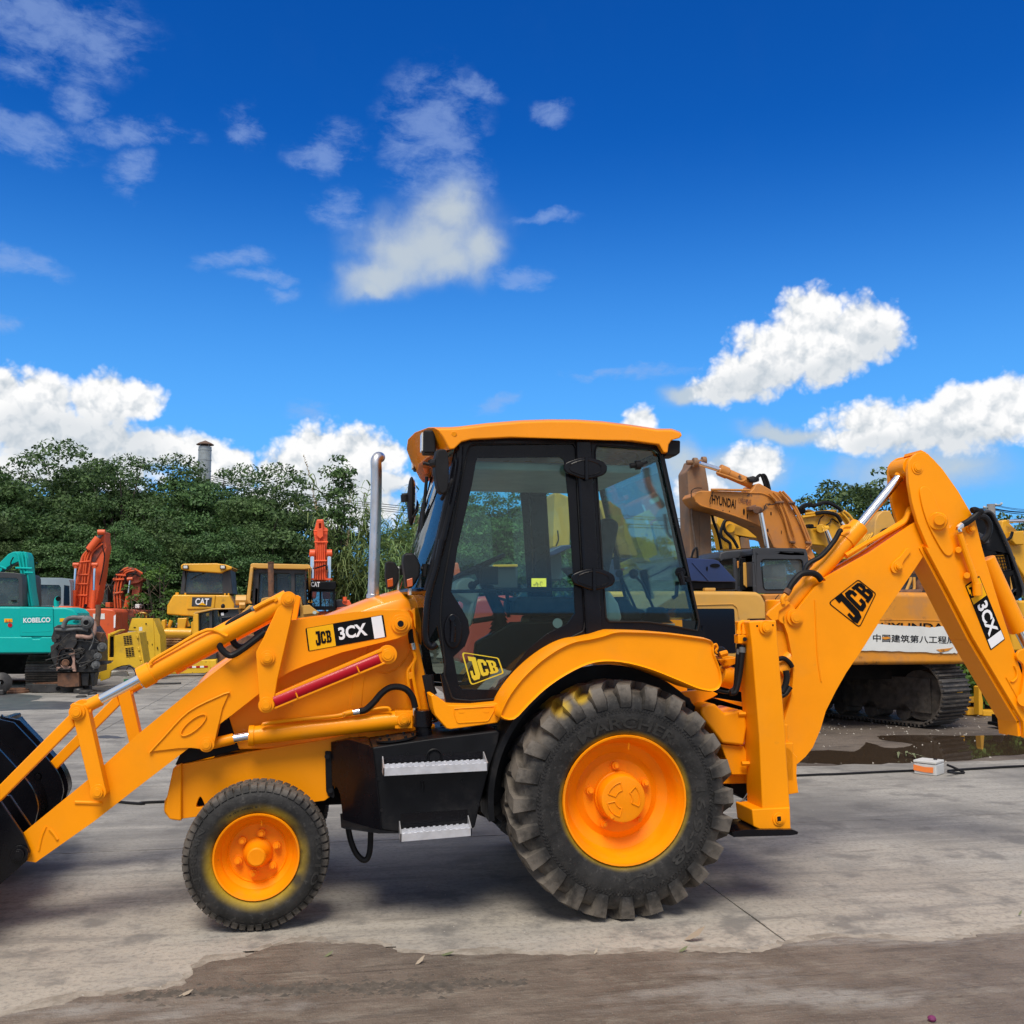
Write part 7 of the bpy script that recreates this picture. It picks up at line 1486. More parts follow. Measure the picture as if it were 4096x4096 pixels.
# its crawler tracks
x_t = GP('I', 1380, 985).x
track(X, x_t, 8.45, 12.6, .98, .72, TRK, .22, inner=TRK, rot=R_(22)); track(X, x_t-2.4, 9.3, 13.4, .98, .72, TRK, .22, inner=UND, rot=R_(22)); M().box((x_t-3.4, 10.0, .30), (x_t-1.1, 12.2, .95)).box((x_t-4.6, 9.3, .72), (x_t+.5, 12.3, 1.32)).make('undercarriage', UND, X); M().cyl((x_t-2.0, 10.8, .9), (x_t-2.0, 10.8, 1.25), 1.2).make('slewing_ring', UND, X)
# second yellow excavator: boom arch behind
Yc = 14.5
X = root('yellow_excavator', 'clean yellow excavator with curled stick seen below the weathered boom', 'excavator', t, 900, 1250, Yc)
part('stick', YEL, X, t, [(645,950),(660,840),(720,850),(900,910),(1060,985),(1180,1130),(1100,1100),(960,1085),(820,1060),(860,1080),(880,1200),(720,1200),(700,1080),(680,1000)], Yc, .5, .03); M().cyl(W(t, 778, 998, Yc-.1), W(t, 778, 998, Yc), .17, seg=16).make('stick_pin', YEL, X, .01); part('bucket_back', HYS, X, t, [(870,1075),(960,1085),(975,1200),(880,1200)], Yc+.02, .6, .03)
tubes('hydraulic_hose', RUB, X, t, [[(900,915),(800,905),(740,915),(715,960),(730,1030),(800,1100),(850,1190)],[(760,915),(720,930),(685,1030),(700,1090),(770,1140),(775,1200)]], Yc-.15, .06)
Yc = 13.4
X = root('long_boom_excavator', 'yellow excavator whose boom arches left with a small square lamp, behind the backhoe boom', 'excavator', t, 1700, 1350, Yc)
b2_ = part('boom', YEL, X, t, [(1465,870),(1560,855),(1780,840),(1850,850),(1932,900),(2050,1050),(2150,1300),(1850,1300),(1720,1210),(1680,1170),(1500,1150),(1440,1000)], Yc, .6, .03); part('boom_head', BLM, X, t, [(1430,800),(1500,800),(1530,850),(1460,855)], Yc, .5, .03)
tubes('hydraulic_pipe', YEL, b2_, t, [[(1470,890),(1600,870),(1780,845)],[(1840,840),(1900,900),(1960,1000)],[(1870,830),(1932,880),(2010,1000)],[(1500,860),(1700,835),(1800,830)]], Yc-.06, .05, 7); tubes('hydraulic_hose', RUB, b2_, t, [[(1440,810),(1500,770),(1580,780),(1700,750),(1800,790),(1850,830)],[(1470,800),(1540,765),(1560,770)],[(1600,855),(1700,845),(1800,870),(1850,940)]], Yc-.1, .07); tubes('wiring', BLM, b2_, t, [[(1580,990),(1620,980),(1640,910),(1680,870)],[(1700,970),(1740,940),(1760,905),(1830,955)]], Yc-.05, .025, 5)
part('work_lamp', BLM, b2_, t, [(1530,955),(1585,958),(1588,998),(1532,992)], Yc-.2, .15, .02); M().cyl(W(t, 1650, 1000, Yc-.15), W(t, 1650, 1000, Yc), .16).cyl(W(t, 1650, 1000, Yc-.12), W(t, 1720, 1000, Yc-.12), .11).make('cylinder_pin', YEL, b2_, .01)
M().cyl(W(t, 1700, 1020, Yc-.2), W(t, 1770, 1200, Yc-.2), .10, seg=14).make('lift_cylinder_rod', CHR, b2_); M().cyl(W(t, 1840, 940, Yc-.2), W(t, 1875, 985, Yc-.2), .09).make('piston_rod', CHR, b2_)
part('bracket_lug', YEL, b2_, t, [(1505,830),(1540,810),(1600,835),(1590,850)], Yc-.05, .3, .02)
Yc = 16.5; t = 'H'
X = root('yellow_bucket_link', 'pale yellow stick end standing between the tree and the backhoe dipper', 'excavator stick', t, 580, 1080, Yc)
part('stick', YEB, X, t, [(485,1090),(495,930),(520,870),(570,828),(640,825),(700,960),(700,1060),(640,1090)], Yc, .5, .03); tubes('hydraulic_hose', RUB, X, t, [[(540,1060),(570,1010),(660,995),(720,985)]], Yc-.05, .04)
for k in range(5): tubes('hydraulic_pipe', YEL, X, t, [[(300+k*30,1170-k*12),(345+k*32,1120-k*20),(390+k*14,1040+k*10)]], Yc-.3, .05, 6)
# excavator with a black guarded cab at the right edge
Yg = 9.6
X = root('caged_cab_excavator', 'yellow excavator with black wire-guarded cab tilted behind the backhoe dipper', 'excavator', t, 1700, 1700, Yg)
t = 'N'
gcab = part('cab_guard', BLM, X, t, [(330,420),(360,290),(420,262),(455,265),(490,300),(540,420),(600,560),(640,660),(690,800),(685,860),(640,885),(520,870),(450,700),(400,520)], Yg, .10, .02, [[(440,570),(575,560),(600,665),(465,680)], [(495,712),(545,708),(580,810),(535,820)], [(600,715),(620,705),(640,800),(610,830)]])
for k in range(7): tubes('guard_bar', BLM, gcab, t, [[(440+k*21,570),(470+k*20,680)]], Yg+.05, .016, 5)
for k in range(5): tubes('guard_bar', BLM, gcab, t, [[(440+k*6,580+k*22),(575+k*6,570+k*22)]], Yg+.05, .016, 5)
for k in range(4): tubes('guard_bar', BLM, gcab, t, [[(495+k*16,712),(535+k*16,820)]], Yg+.05, .014, 5)
tubes('guard_rim', CABG, gcab, t, [[(360,285),(430,258),(470,270),(510,340),(580,490),(640,650),(690,800),(690,850)]], Yg-.05, .05); part('grey_box', CABG, gcab, t, [(380,400),(450,440),(455,480),(400,480)], Yg-.1, .1, .01); part('amber_seat', YEB, X, t, [(600,715),(625,705),(640,830),(610,840)], Yg+.6, .1)
b3_ = part('boom', YEL, X, t, [(535,380),(545,320),(580,312),(600,340),(660,400),(800,500),(800,800),(700,720),(660,650),(600,560)], Yg+1.5, .6, .03); M().cyl(W(t, 585, 325, Yg+1.4), W(t, 800, 320, Yg+1.4), .06, seg=14).make('piston_rod', CHR, b3_); tubes('hydraulic_hose', RUB, b3_, t, [[(560,465),(600,440),(615,400)],[(590,560),(620,580),(625,610)]], Yg+1.3, .05); part('valve_plate', YEL, b3_, t, [(610,400),(700,390),(700,490),(640,490),(610,460)], Yg+1.35, .1, .02)
bd_ = part('house_body', YEL, X, t, [(530,890),(680,885),(800,880),(800,1235),(620,1240),(600,1130),(560,1000)], Yg+.2, 1.4, .04); badge(bd_, 'dark_window', t, [(680,1000),(800,990),(800,1100),(690,1120)], Yg+.2, DKG); badge(bd_, 'white_stripe', t, [(540,1010),(590,1060),(800,1050),(800,1070),(600,1080)], Yg+.2, WHT)
track(X, W(t, 760, 1400, Yg+.8).x, Yg+.6, Yg+4, .9, .6, TRK, .2, only=Yg+2.5); part('undercarriage', UND, X, t, [(240,1245),(800,1245),(800,1440),(250,1440)], Yg+1.8, 2)
# fork frame, step and box on the ground
Y = 10.2
X = root('yellow_fork_frame', 'small yellow steel fork frame standing on the gravel beside the track', 'fork frame', t, 360, 1690, Y)
part('upright', YEL, X, t, [(378,1488),(392,1482),(410,1590),(408,1690),(380,1690)], Y-.3, .15, .015); part('upright', YEL, X, t, [(252,1490),(268,1492),(268,1690),(252,1690)], Y, .12, .015); part('upper_rail', YEL, X, t, [(300,1560),(392,1562),(392,1602),(300,1602)], Y, .3, .015); part('lower_rail', YEL, X, t, [(300,1635),(392,1635),(392,1690),(300,1690)], Y, .4, .015); part('fork_base', YEL, X, t, [(410,1655),(700,1660),(700,1705),(410,1695)], Y-.1, .3, .015)
Y = 8.4
X = root('black_step_bracket', 'black folded steel step lying on the gravel under the backhoe dipper', 'steel step', t, 570, 1790, Y)
part('upright_plate', BLM, X, t, [(525,1690),(535,1688),(560,1745),(562,1780),(525,1765)], Y, .2, .008); part('tread', BLM, X, t, [(525,1745),(600,1745),(640,1790),(640,1810),(600,1780),(525,1768)], Y-.1, .3, .008)
M.KR = 1.0
t = 'I'
bx = GP(t, 1180, 1355); X = thing('white_box', 'dusty white plastic junction box wrapped with orange tape on the concrete', 'plastic box', (bx.x, bx.y, 0))
bl, br_2 = GP(t, 1082, 1342), GP(t, 1256, 1362); fd = (br_2-bl); dn = V(-fd.y, fd.x, 0).normalized()*.24
if dn.y < 0: dn = -dn
hz = .125
M().plate([bl, br_2, br_2+dn, bl+dn], (0, 0, hz)).make('box_body', BOXW, X, .012); M().plate([bl-dn*.03+fd*-.01, br_2-dn*.03+fd*.01, br_2+dn*1.03, bl+dn*1.03], (0, 0, .03)).make('box_lid', BOXW, X, .008).location = (X.location.x*0, 0, hz+.003)
nrm_ = -dn.normalized()*.004
M().plate([bl+nrm_+V(0,0,.042), bl+fd*.5+nrm_+V(0,0,.03), bl+fd*.86+nrm_+V(0,0,.032), bl+fd*.88+nrm_+V(0,0,.095), bl+fd*.5+nrm_+V(0,0,.088), bl+nrm_+V(0,0,.105)], nrm_).make('orange_tape', TAPE, X)
M().cyl(bl+fd*.72+dn*.7+V(0,0,hz+.03), bl+fd*.72+dn*.7+V(0,0,hz+.045), .022).make('lid_knob', BLM, X)
cbl = [GP('C', 860, 1168, .012), GP('C', 1100, 1188, .012), GP('C', 1290, 1172, .012), GP('Z', 800, 1500, .012), GP('Z', 1200, 1480, .012), GP('I', 180, 1357, .012), GP('I', 500, 1345, .012), GP('I', 800, 1330, .012), GP('I', 1080, 1318, .012)]
o = M().tube(cbl, .014, 7, 6).make('power_cable', RUB, None); tag(o, 'black power cable running across the concrete to the white box', 'cable')
o = M().tube([GP('I', 1340, 1275, .08), GP('I', 1400, 1300, .06), GP('I', 1470, 1335, .014), GP('I', 1420, 1338, .014), GP('I', 1345, 1328, .05)], .014, 7).tube([GP('I', 1345, 1320, .014), GP('I', 1450, 1310, .014), GP('I', 1650, 1298, .014), GP('I', 1932, 1283, .014), GP('I', 2400, 1270, .014)], .014, 7).make('power_cable', RUB, None); tag(o, 'black cable looping out of the right side of the white box', 'cable')
# weeds floating at the puddle, leaves and pebbles
w0 = GP('I', 1030, 1200); X = tag(bpy.data.objects.new('puddle_weed', None), 'uprooted green weed lying in the brown puddle', 'weed'); COL.objects.link(X); X.location = w0
for k, (a, b) in enumerate((((910,1195),(1000,1190)),((960,1225),(965,1170)),((1000,1195),(1080,1200)),((1020,1210),(1030,1165)),((1060,1215),(1140,1205)),((1080,1225),(1180,1215)),((1100,1230),(1060,1180)))):
    p, q_ = GP('I', *a, 0), GP('I', *b, .03); d_ = V(-(q_-p).y, (q_-p).x, 0).normalized()*.018; m_ = p.lerp(q_, .5)+V(0, 0, .03); M().add([p, m_+d_, q_, m_-d_], [[0,1,2,3]]).make('weed_leaf', LFG, X)
def leaf(u, v, t, ln, ang, mt, label, curl=.02):
    p = GP(t, u, v, .006); a = V(math.cos(ang), math.sin(ang), 0); b = V(-a.y, a.x, 0); w = ln*.2
    vs = [p-a*ln/2, p-a*ln*.2+b*w+V(0,0,curl*.4), p+a*ln*.2+b*w*.8+V(0,0,curl), p+a*ln/2+V(0,0,curl*1.4), p+a*ln*.2-b*w*.8+V(0,0,curl*.6), p-a*ln*.2-b*w+V(0,0,curl*.2)]
    return tag(M().add(vs, [[0,1,5],[1,2,4,5],[2,3,4]]).make('fallen_leaf', mt, None), label, 'leaf')
leaf(1688, 588, 'K', 0.081, -.5, LFG, 'narrow green leaf at the edge of the damp mud, right of the front wheel'); leaf(1585, 618, 'K', 0.056, .3, LFC, 'pale dry leaf on the mud, left of the green leaf', .03); leaf(1240, 590, 'K', 0.050, .2, LFG, 'small olive leaf on the mud below the front wheel')
leaf(700, 739, 'K', 0.074, .1, LFC, 'dry leaf at the left end of the tyre ruts in the mud'); leaf(690, 530, 'L', 0.124, -.35, LFC, 'crumpled dry leaf on the concrete below the rear wheel', .06); leaf(647, 571, 'L', 0.056, .1, LFG, 'dark leaf at the mud edge below the rear wheel'); leaf(316, 579, 'L', 0.031, .6, LFC, 'tiny brown leaf on the mud edge left of the crumpled leaf'); leaf(1918, 434, 'L', 0.031, .2, LFG, 'small green leaf at the right edge of the concrete')
purp = mat('purple_petal', (.16, .02, .09), .6); p = GP('L', 1585, 842, 0); o = M().ball(p+V(0, 0, .02), (.02, .02, .014), 8, 6).make('purple_petal', purp, None); tag(o, 'small purple petal at the bottom edge of the picture', 'petal')
rp_ = random.Random(21); m = M()
for k in range(420):
    u, v = rp_.random()*1932, 1440+490*rp_.random()**.8; 
    if rp_.random() < .35: u, v = rp_.uniform(700, 1932), rp_.uniform(1790, 1930)
    p = GP('Z', u, v, .002); r = rp_.uniform(.002, .007); c = [p+V(rp_.uniform(-r, r), rp_.uniform(-r, r), 0) for _ in range(3)]
    m.add([p+V(-r, -r*.6, 0), p+V(r, -r*.8, 0), p+V(r*.4, r, 0), p+V(rp_.uniform(-r, r)*.4, 0, r*1.1)], [[0,1,3],[1,2,3],[2,0,3]])
link('scattered_pebbles', m.mesh('scattered_pebbles', PBL, recalc=False), kind='stuff')
m = M()
for k in range(520):
    t_ = rp_.random(); u, v = rp_.uniform(1500, 2050), 1342+100*rp_.random(); p = GP('Z', u, v, -.02); r = rp_.uniform(.006, .02)
    if 1387 < v < 1438 and rp_.random() < .93: continue
    m.add([p+V(-r, -r*.6, 0), p+V(r, -r*.8, 0), p+V(r*.4, r, 0), p+V(rp_.uniform(-r, r)*.4, 0, r*1.0)], [[0,1,3],[1,2,3],[2,0,3]])
link('gravel', m.mesh('gravel', PBL, recalc=False), kind='stuff')
# ------------------------------------------------------------------ trees, reeds, bank, chimney, wires
def leaf_mat(name, a, b, trans=.25):
    m, t, bs = nodes_mat(name); q = NT(t); geo = q.n('ShaderNodeNewGeometry'); oi = q.n('ShaderNodeObjectInfo')
    rnd = geo.outputs['Random Per Island']
    c = q.mix(rnd, a, b); c = q.mix(q.m('MULTIPLY', q.ss(q.noise(.6, 3), .45, .7), .5), c, tuple(x*1.5 for x in b)); 
    h = q.n('ShaderNodeHueSaturation'); q.put(c, h.inputs['Color']); q.put(q.m('ADD', q.m('MULTIPLY', oi.outputs['Random'], .03), .485), h.inputs['Hue']); q.put(q.m('ADD', q.m('MULTIPLY', oi.outputs['Random'], .35), .85), h.inputs['Value'])
    q.put(h.outputs[0], bs.inputs['Base Color']); bs.inputs['Roughness'].default_value = .55; bs.inputs['Specular IOR Level'].default_value = .3
    out = t.nodes['Material Output']; tr = q.n('ShaderNodeBsdfTranslucent'); q.put(h.outputs[0], tr.inputs[0]); mx = q.n('ShaderNodeMixShader'); mx.inputs[0].default_value = trans
    t.links.new(bs.outputs[0], mx.inputs[1]); t.links.new(tr.outputs[0], mx.inputs[2]); t.links.new(mx.outputs[0], out.inputs[0]); return m
LEAF = leaf_mat('dark_broadleaf', (.024, .058, .020), (.095, .165, .050)); LEAF2 = leaf_mat('fresh_broadleaf', (.04, .10, .018), (.10, .20, .03)); REED = leaf_mat('reed_blade', (.09, .16, .05), (.22, .30, .11), .3); PLUME = leaf_mat('reed_plume', (.30, .25, .14), (.45, .38, .24)); DRYW = leaf_mat('dry_brushwood', (.10, .075, .05), (.22, .17, .12), .1)
BARK = mat('grey_brown_bark', (.075, .06, .05), .85, var=(6, .3))
def quads_mesh(name, C, T1, T2, mt):
    n = len(C); v = np.empty((n, 4, 3)); v[:, 0] = C-T1; v[:, 1] = C-T2; v[:, 2] = C+T1; v[:, 3] = C+T2
    me = bpy.data.meshes.new(name); me.vertices.add(n*4); me.vertices.foreach_set('co', v.ravel()); me.loops.add(n*4); me.loops.foreach_set('vertex_index', np.arange(n*4)); me.polygons.add(n); me.polygons.foreach_set('loop_start', np.arange(n)*4); me.polygons.foreach_set('loop_total', np.full(n, 4)); me.materials.append(mt); me.update(); me.validate(); return me
def crown_mesh(seed, R, H, nclump, per, leaf_, z0, mt, gap=.0, clump=(.55, 1.1)):
    r = np.random.default_rng(seed); cs = []
    while len(cs) < nclump:
        p = r.uniform(-1, 1, 3); d = np.linalg.norm(p)
        if d > 1 or d < .35 or (p[2] < -.75): continue
        k = 1+.22*math.sin(3*math.atan2(p[1], p[0])+seed)+.15*r.standard_normal(); cs.append((p[0]*R*k, p[1]*R*k, z0+H*.5+p[2]*H*.5*(1+.1*r.standard_normal())))
    cs = np.array(cs); C = []; N = []
    for c in cs:
        rad = r.uniform(*clump); m = int(per*(rad/clump[1])**2)
        d = r.standard_normal((m, 3)); d /= np.linalg.norm(d, axis=1)[:, None]; d[:, 2] = np.abs(d[:, 2])*.9-.25
        q = rad*(.55+.5*r.random((m, 1))); C.append(c+d*q*np.array([1.08, 1.08, .82])); N.append(d*.8+np.array([0, 0, .55])+.6*r.standard_normal((m, 3)))
    C = np.concatenate(C); N = np.concatenate(N); N /= np.linalg.norm(N, axis=1)[:, None]
    a = np.cross(N, r.standard_normal(N.shape)); a /= np.linalg.norm(a, axis=1)[:, None]; b = np.cross(N, a); s = leaf_*(.6+.8*r.random((len(C), 1)))
    return quads_mesh('crown', C, a*s, b*s*.5, mt), cs
def trunk_mesh(seed, cs, h, r0, lean=.3):
    r = random.Random(seed); m = M(); top = V(r.uniform(-lean, lean), r.uniform(-lean, lean), h*.72); m.tube([V(0, 0, -.1), V(top.x*.3, top.y*.3, h*.25), V(top.x*.7, top.y*.7, h*.5), top], r0, 9, 4, r1=r0*.35)
    for c in cs[:: max(1, len(cs)//18)]:
        z = r.uniform(.15, .6)*h; f = z/(h*.72); s = V(top.x*f, top.y*f, z); e = V(*c); m.tube([s, s.lerp(e, .5)+V(0, 0, .25), e], r0*.38, 6, 3, r1=r0*.08)
    return m.mesh('trunk', BARK)
TREES = []
for sd_, R0, H0, n_, lf_ in ((1, 2.8, 6.8, 84, .082), (2, 2.5, 7.4, 80, .070), (3, 3.1, 6.2, 88, .078)):
    me, cs = crown_mesh(sd_, R0, H0, n_, 620, lf_, 1.2, LEAF, clump=(.5, 1.15)); TREES.append((me, trunk_mesh(sd_, cs, 1.2+H0, .2)))
def tree(name, x, y, k, s, rz, label, group=None, meshes=None, sz=1.0):
    X = thing(name, label, 'tree', (x, y, 0), group); X.rotation_euler = (0, 0, rz); X.scale = (s, s, s*sz)
    me, tr = meshes or TREES[k]
    for nm, d in (('crown', me), ('trunk', tr)): o = bpy.data.objects.new(nm, d); COL.objects.link(o); o.parent = X
    return X
def top_at(u, v, Y): return W('Z', u, v, Y)
rt_ = random.Random(5)
A1 = ['at the left edge of the row', 'above the teal boom', 'left of the blue-grey cab', 'above the blue-grey cab', 'behind the tall orange boom', 'right of the tall orange boom', 'directly below the grey chimney', 'just right of the grey chimney', 'above the yellow bulldozer roof', 'at the right end, beside the straight orange boom']
A2 = ['behind the teal cab', 'behind the teal boom', 'behind the blue-grey cab', 'behind the rusty excavator', 'left of the yellow bulldozer cab', 'behind the yellow bulldozer cab', 'right of the yellow bulldozer cab', 'behind the black-cab bulldozer']
A3 = ['at the left side of the door glass', 'left of centre in the door glass', 'beside the far cab pillar', 'right of the far cab pillar', 'behind the middle cab pillar', 'left in the rear quarter glass', 'in the middle of the rear quarter glass', 'right in the rear quarter glass', 'just right of the cab, behind the brown stick', 'behind the weathered grey cab']
A4 = ['left of the weathered boom foot', 'under the arched yellow boom', 'behind the backhoe lift ram', 'behind the backhoe dipper', 'at the foot of the power pole']
row = [(-60,868,38),(25,880,41),(95,850,40),(165,866,43),(232,852,39),(300,872,42),(368,894,40),(430,876,43),(492,888,39),(532,925,41)]
for i, (u, v, Y) in enumerate(row):
    p = top_at(u, v, Y); h = p.z; k = i % 3; s = h/((8.0, 8.6, 7.4)[k]*1.02)
    tree('broadleaf_tree', p.x, Y, k, s, rt_.uniform(0, 6), 'dark green tree in the back row, '+A1[i], 'trees in the row behind the yard')
for i, (u, v, Y) in enumerate([(-20,960,35),(70,985,35.5),(150,990,36),(240,985,35),(330,985,36),(420,990,35.5),(500,985,36)]):
    p = top_at(u, v, Y); k = (i+1) % 3; s = p.z/((8.0, 8.6, 7.4)[k]*1.02); tree('broadleaf_tree', p.x, Y, k, s*1.0, rt_.uniform(0, 6), 'lower dark green tree '+A2[i], 'lower trees before the row')
for i, (u, v, Y) in enumerate([(850,930,33),(905,925,36),(965,930,34),(1015,940,36),(1070,960,34),(1130,985,37),(1180,1000,35),(1240,1010,36),(1335,1010,38),(1400,1020,36)]):
    p = top_at(u, v, Y); k = i % 3; s = p.z/((8.0, 8.6, 7.4)[k]*1.02); tree('broadleaf_tree', p.x, Y, k, s, rt_.uniform(0, 6), 'green broadleaf tree '+A3[i], 'trees seen through the cab')
for i, (u, v, Y) in enumerate([(1480,1030,34),(1560,1035,37),(1650,1030,35),(1750,1020,38),(1830,1030,36)]):
    p = top_at(u, v, Y); k = i % 3; s = p.z/((8.0, 8.6, 7.4)[k]*1.02); tree('broadleaf_tree', p.x, Y, k, s, rt_.uniform(0, 6), 'low green tree '+A4[i], 'low trees behind the booms')
me, cs = crown_mesh(9, 3.0, 5.4, 95, 150, .12, 3.4, LEAF); p = top_at(1622, 890, 36); tree('spreading_tree', p.x, 36, 0, p.z/8.9, .6, 'tall spreading dark tree left of the raised backhoe dipper', meshes=(me, trunk_mesh(9, cs, 8.6, .22)))
me, cs = crown_mesh(11, .80, 6.6, 64, 90, .085, 2.2, LEAF, clump=(.28, .55)); p = top_at(641, 848, 30); tree('slender_sapling', p.x, 30, 0, p.z/8.9, 0, 'thin upright young tree with sparse leaves beside the reeds', meshes=(me, trunk_mesh(11, cs, 8.6, .07, .15)))
for u, v, Y, nm in ((1905, 950, 45, 'small bare-topped tree behind the black guarded cab'), (1925, 975, 40, 'small leafy tree at the far right edge behind the yellow boom'), (1795, 965, 60, 'faint distant tree top left of the power pole')):
    p = top_at(u, v, Y); me, cs = crown_mesh(int(u), 1.0, 4.0, 22, 70, .12, p.z-4.2, LEAF, clump=(.3, .6)); tree('distant_tree', p.x, Y, 0, 1, 0, nm, meshes=(me, trunk_mesh(int(u), cs, p.z, .09)))
# undergrowth below the row: one mass
r = np.random.default_rng(31); n = 26000; xx = r.uniform(-26, 34, n); yy = r.uniform(32.5, 35.5, n); hh = 1.0+.7*np.sin(xx*.9)+.4*np.sin(xx*2.3+1); hh = np.where(xx > -3, hh*1.2, hh); zz = r.random(n)**.8*np.maximum(.5, hh)*1.3
C = np.stack([xx, yy, zz], 1); N = r.standard_normal((n, 3))+np.array([0, -.5, 1.0]); N /= np.linalg.norm(N, axis=1)[:, None]; a = np.cross(N, r.standard_normal(N.shape)); a /= np.linalg.norm(a, axis=1)[:, None]; b = np.cross(N, a); s = .11*(.6+.8*r.random((n, 1)))
link('undergrowth', quads_mesh('undergrowth', C, a*s, b*s*.55, LEAF), kind='stuff')
def bush(name, label, c, R, H, n_, seed, mt):
    me, cs = crown_mesh(seed, R, H, n_, 60, .06, 0, mt, clump=(.12, .3)); X = thing(name, label, 'bush', c); o = bpy.data.objects.new('foliage', me); COL.objects.link(o); o.parent = X; m = M()
    for q_ in cs[::3]: m.tube([V(0, 0, 0), V(*q_)*.5, V(*q_)], .012, 5, 2)
    o = bpy.data.objects.new('stem', m.mesh('stem', BARK)); COL.objects.link(o); o.parent = X; return X
p = GP('I', 1660, 860); bush('green_bush', 'leafy green bush behind the yellow fork frame on the right', (p.x+.0, 10.75, 0), .65, .95, 46, 41, LEAF2); p = GP('I', 1500, 860); bush('green_bush', 'taller weedy bush between the track and the fork frame', (p.x+.2, 11.0, 0), .45, 1.15, 34, 42, LEAF2)
p = W('O', 1560, 1050, 31); bush('green_bush', 'bright green bush between the rusty excavator and the bulldozer', (p.x, 31, 0), 1.5, 3.4, 90, 43, LEAF2)
# reeds
def reed_clump(x, y, n_, h, seed, label, plume=3):
    r = random.Random(seed); X = thing('reed_clump', label, 'reeds', (x, y, 0), None); C = []; A = []; B = []; st = M(); pl = M()
    for k in range(n_):
        b = V(r.uniform(-.7, .7), r.uniform(-.5, .5), 0); hh = h*r.uniform(.55, 1); ang = r.uniform(0, 6.28); ln = r.uniform(.1, .32)*hh; d = V(math.cos(ang), math.sin(ang), 0)
        pts = [b, b+V(0, 0, hh*.45)+d*ln*.15, b+V(0, 0, hh*.8)+d*ln*.5, b+V(0, 0, hh)+d*ln]; st.tube(pts, .022, 5, 3, r1=.008); sp = smooth_path(pts, 6)
        for i in range(3, len(sp)):
            for rep in range(2):
                aa = r.uniform(0, 6.28); o = V(math.cos(aa), math.sin(aa), 0); L = r.uniform(.5, 1.0); w = .038; prev = sp[i]
                for s_ in range(5):
                    t_ = (s_+1)/5; q_ = sp[i]+o*L*t_*.9+V(0, 0, .35*L*math.sin(t_*2.2)-.55*L*t_*t_); mid = (prev+q_)/2; C.append(mid); A.append((q_-prev)*.55); B.append(V(-o.y, o.x, .2)*w*(1-t_*.75)); prev = q_
        if k < plume:
            e = sp[-1]; 
            for j in range(40): t_ = j/40; q_ = e+V(0, 0, t_*.8)+d*t_*.25; o = V(r.uniform(-1, 1), r.uniform(-1, 1), r.uniform(.2, 1))*.10*(1-t_*.6); pl.add([q_, q_+o*.5+V(.02, 0, 0), q_+o, q_+o*.5-V(.02, 0, 0)], [[0,1,2,3]])
    C, A, B = (np.array([tuple(v) for v in z]) for z in (C, A, B)); me = bpy.data.meshes.new('blades'); nn = len(C); v = np.empty((nn, 4, 3)); v[:, 0] = C-A-B; v[:, 1] = C+A-B; v[:, 2] = C+A+B; v[:, 3] = C-A+B
    me.vertices.add(nn*4); me.vertices.foreach_set('co', v.ravel()); me.loops.add(nn*4); me.loops.foreach_set('vertex_index', np.arange(nn*4)); me.polygons.add(nn); me.polygons.foreach_set('loop_start', np.arange(nn)*4); me.polygons.foreach_set('loop_total', np.full(nn, 4)); me.materials.append(REED); me.update(); me.validate()
    for nm, d_ in (('blades', me), ('stems', st.mesh('stems', REED))): o = bpy.data.objects.new(nm, d_); COL.objects.link(o); o.parent = X
    if plume: o = bpy.data.objects.new('plumes', pl.mesh('plumes', PLUME, recalc=False)); COL.objects.link(o); o.parent = X
for i, (u, v, Y, lb, pm) in enumerate([(655,930,30,'tall reeds left of the exhaust pipe, below the thin young tree',2),(690,900,30,'tallest plumed reeds just left of the exhaust pipe',4),(672,1000,29.2,'low arching reeds on the bank between orange boom and exhaust pipe',0),(735,960,30,'tall reeds directly right of the exhaust pipe',1),(760,930,31,'plumed reeds beside the cab windscreen',4),(745,1010,28,'low drooping reeds right of the exhaust pipe',0),(702,1020,29,'short drooping reeds directly behind the exhaust pipe',0),(800,980,32,'reeds seen through the windscreen',1)]):
    p = top_at(u, v, Y); reed_clump(p.x, Y, 17, p.z, 60+i, lb, pm)
# rubble bank
g = M(); nx, ny = 46, 14; rb = random.Random(6); x0 = W('B', 800, 1300, 30).x; x1 = x0+9
for i in range(nx+1):
    for j in range(ny+1):
        fx, fy = i/nx, j/ny; hgt = 2.3*math.sin(min(1, fy*1.3)*math.pi/2)*min(1, 6*fx)*min(1, 6*(1-fx)); g.v.append((x0+(x1-x0)*fx+rb.uniform(-.08, .08), 29.2+5*fy, max(-.02, hgt+rb.uniform(-.14, .14)*(hgt > .05))))
g.f = [[i*(ny+1)+j, (i+1)*(ny+1)+j, (i+1)*(ny+1)+j+1, i*(ny+1)+j+1] for i in range(nx) for j in range(ny)]
link('earth_bank', g.mesh('earth_bank', DRT, 20, recalc=False), kind='structure')
m = M()
for k in range(420):
    fx, fy = rb.random(), rb.random()**1.6*.8; p = V(x0+(x1-x0)*fx, 29.1+5*fy, 2.3*math.sin(min(1, fy*1.3)*math.pi/2)); s = rb.uniform(.05, .22); vs = [p+V(rb.uniform(-s, s), rb.uniform(-s, s), rb.uniform(-s*.6, s*.8)) for _ in range(6)]
    m.add([p+V(-s, 0, 0), p+V(0, -s, 0), p+V(s, 0, 0), p+V(0, s, 0), p+V(rb.uniform(-s, s)*.3, 0, s*.9), p-V(0, 0, s)], [[0,1,4],[1,2,4],[2,3,4],[3,0,4],[1,0,5],[2,1,5],[3,2,5],[0,3,5]])
link('rubble', m.mesh('rubble', mat('grey_rubble', (.20, .185, .165), .85, var=(3, .4)), recalc=False), kind='stuff')
m = M()
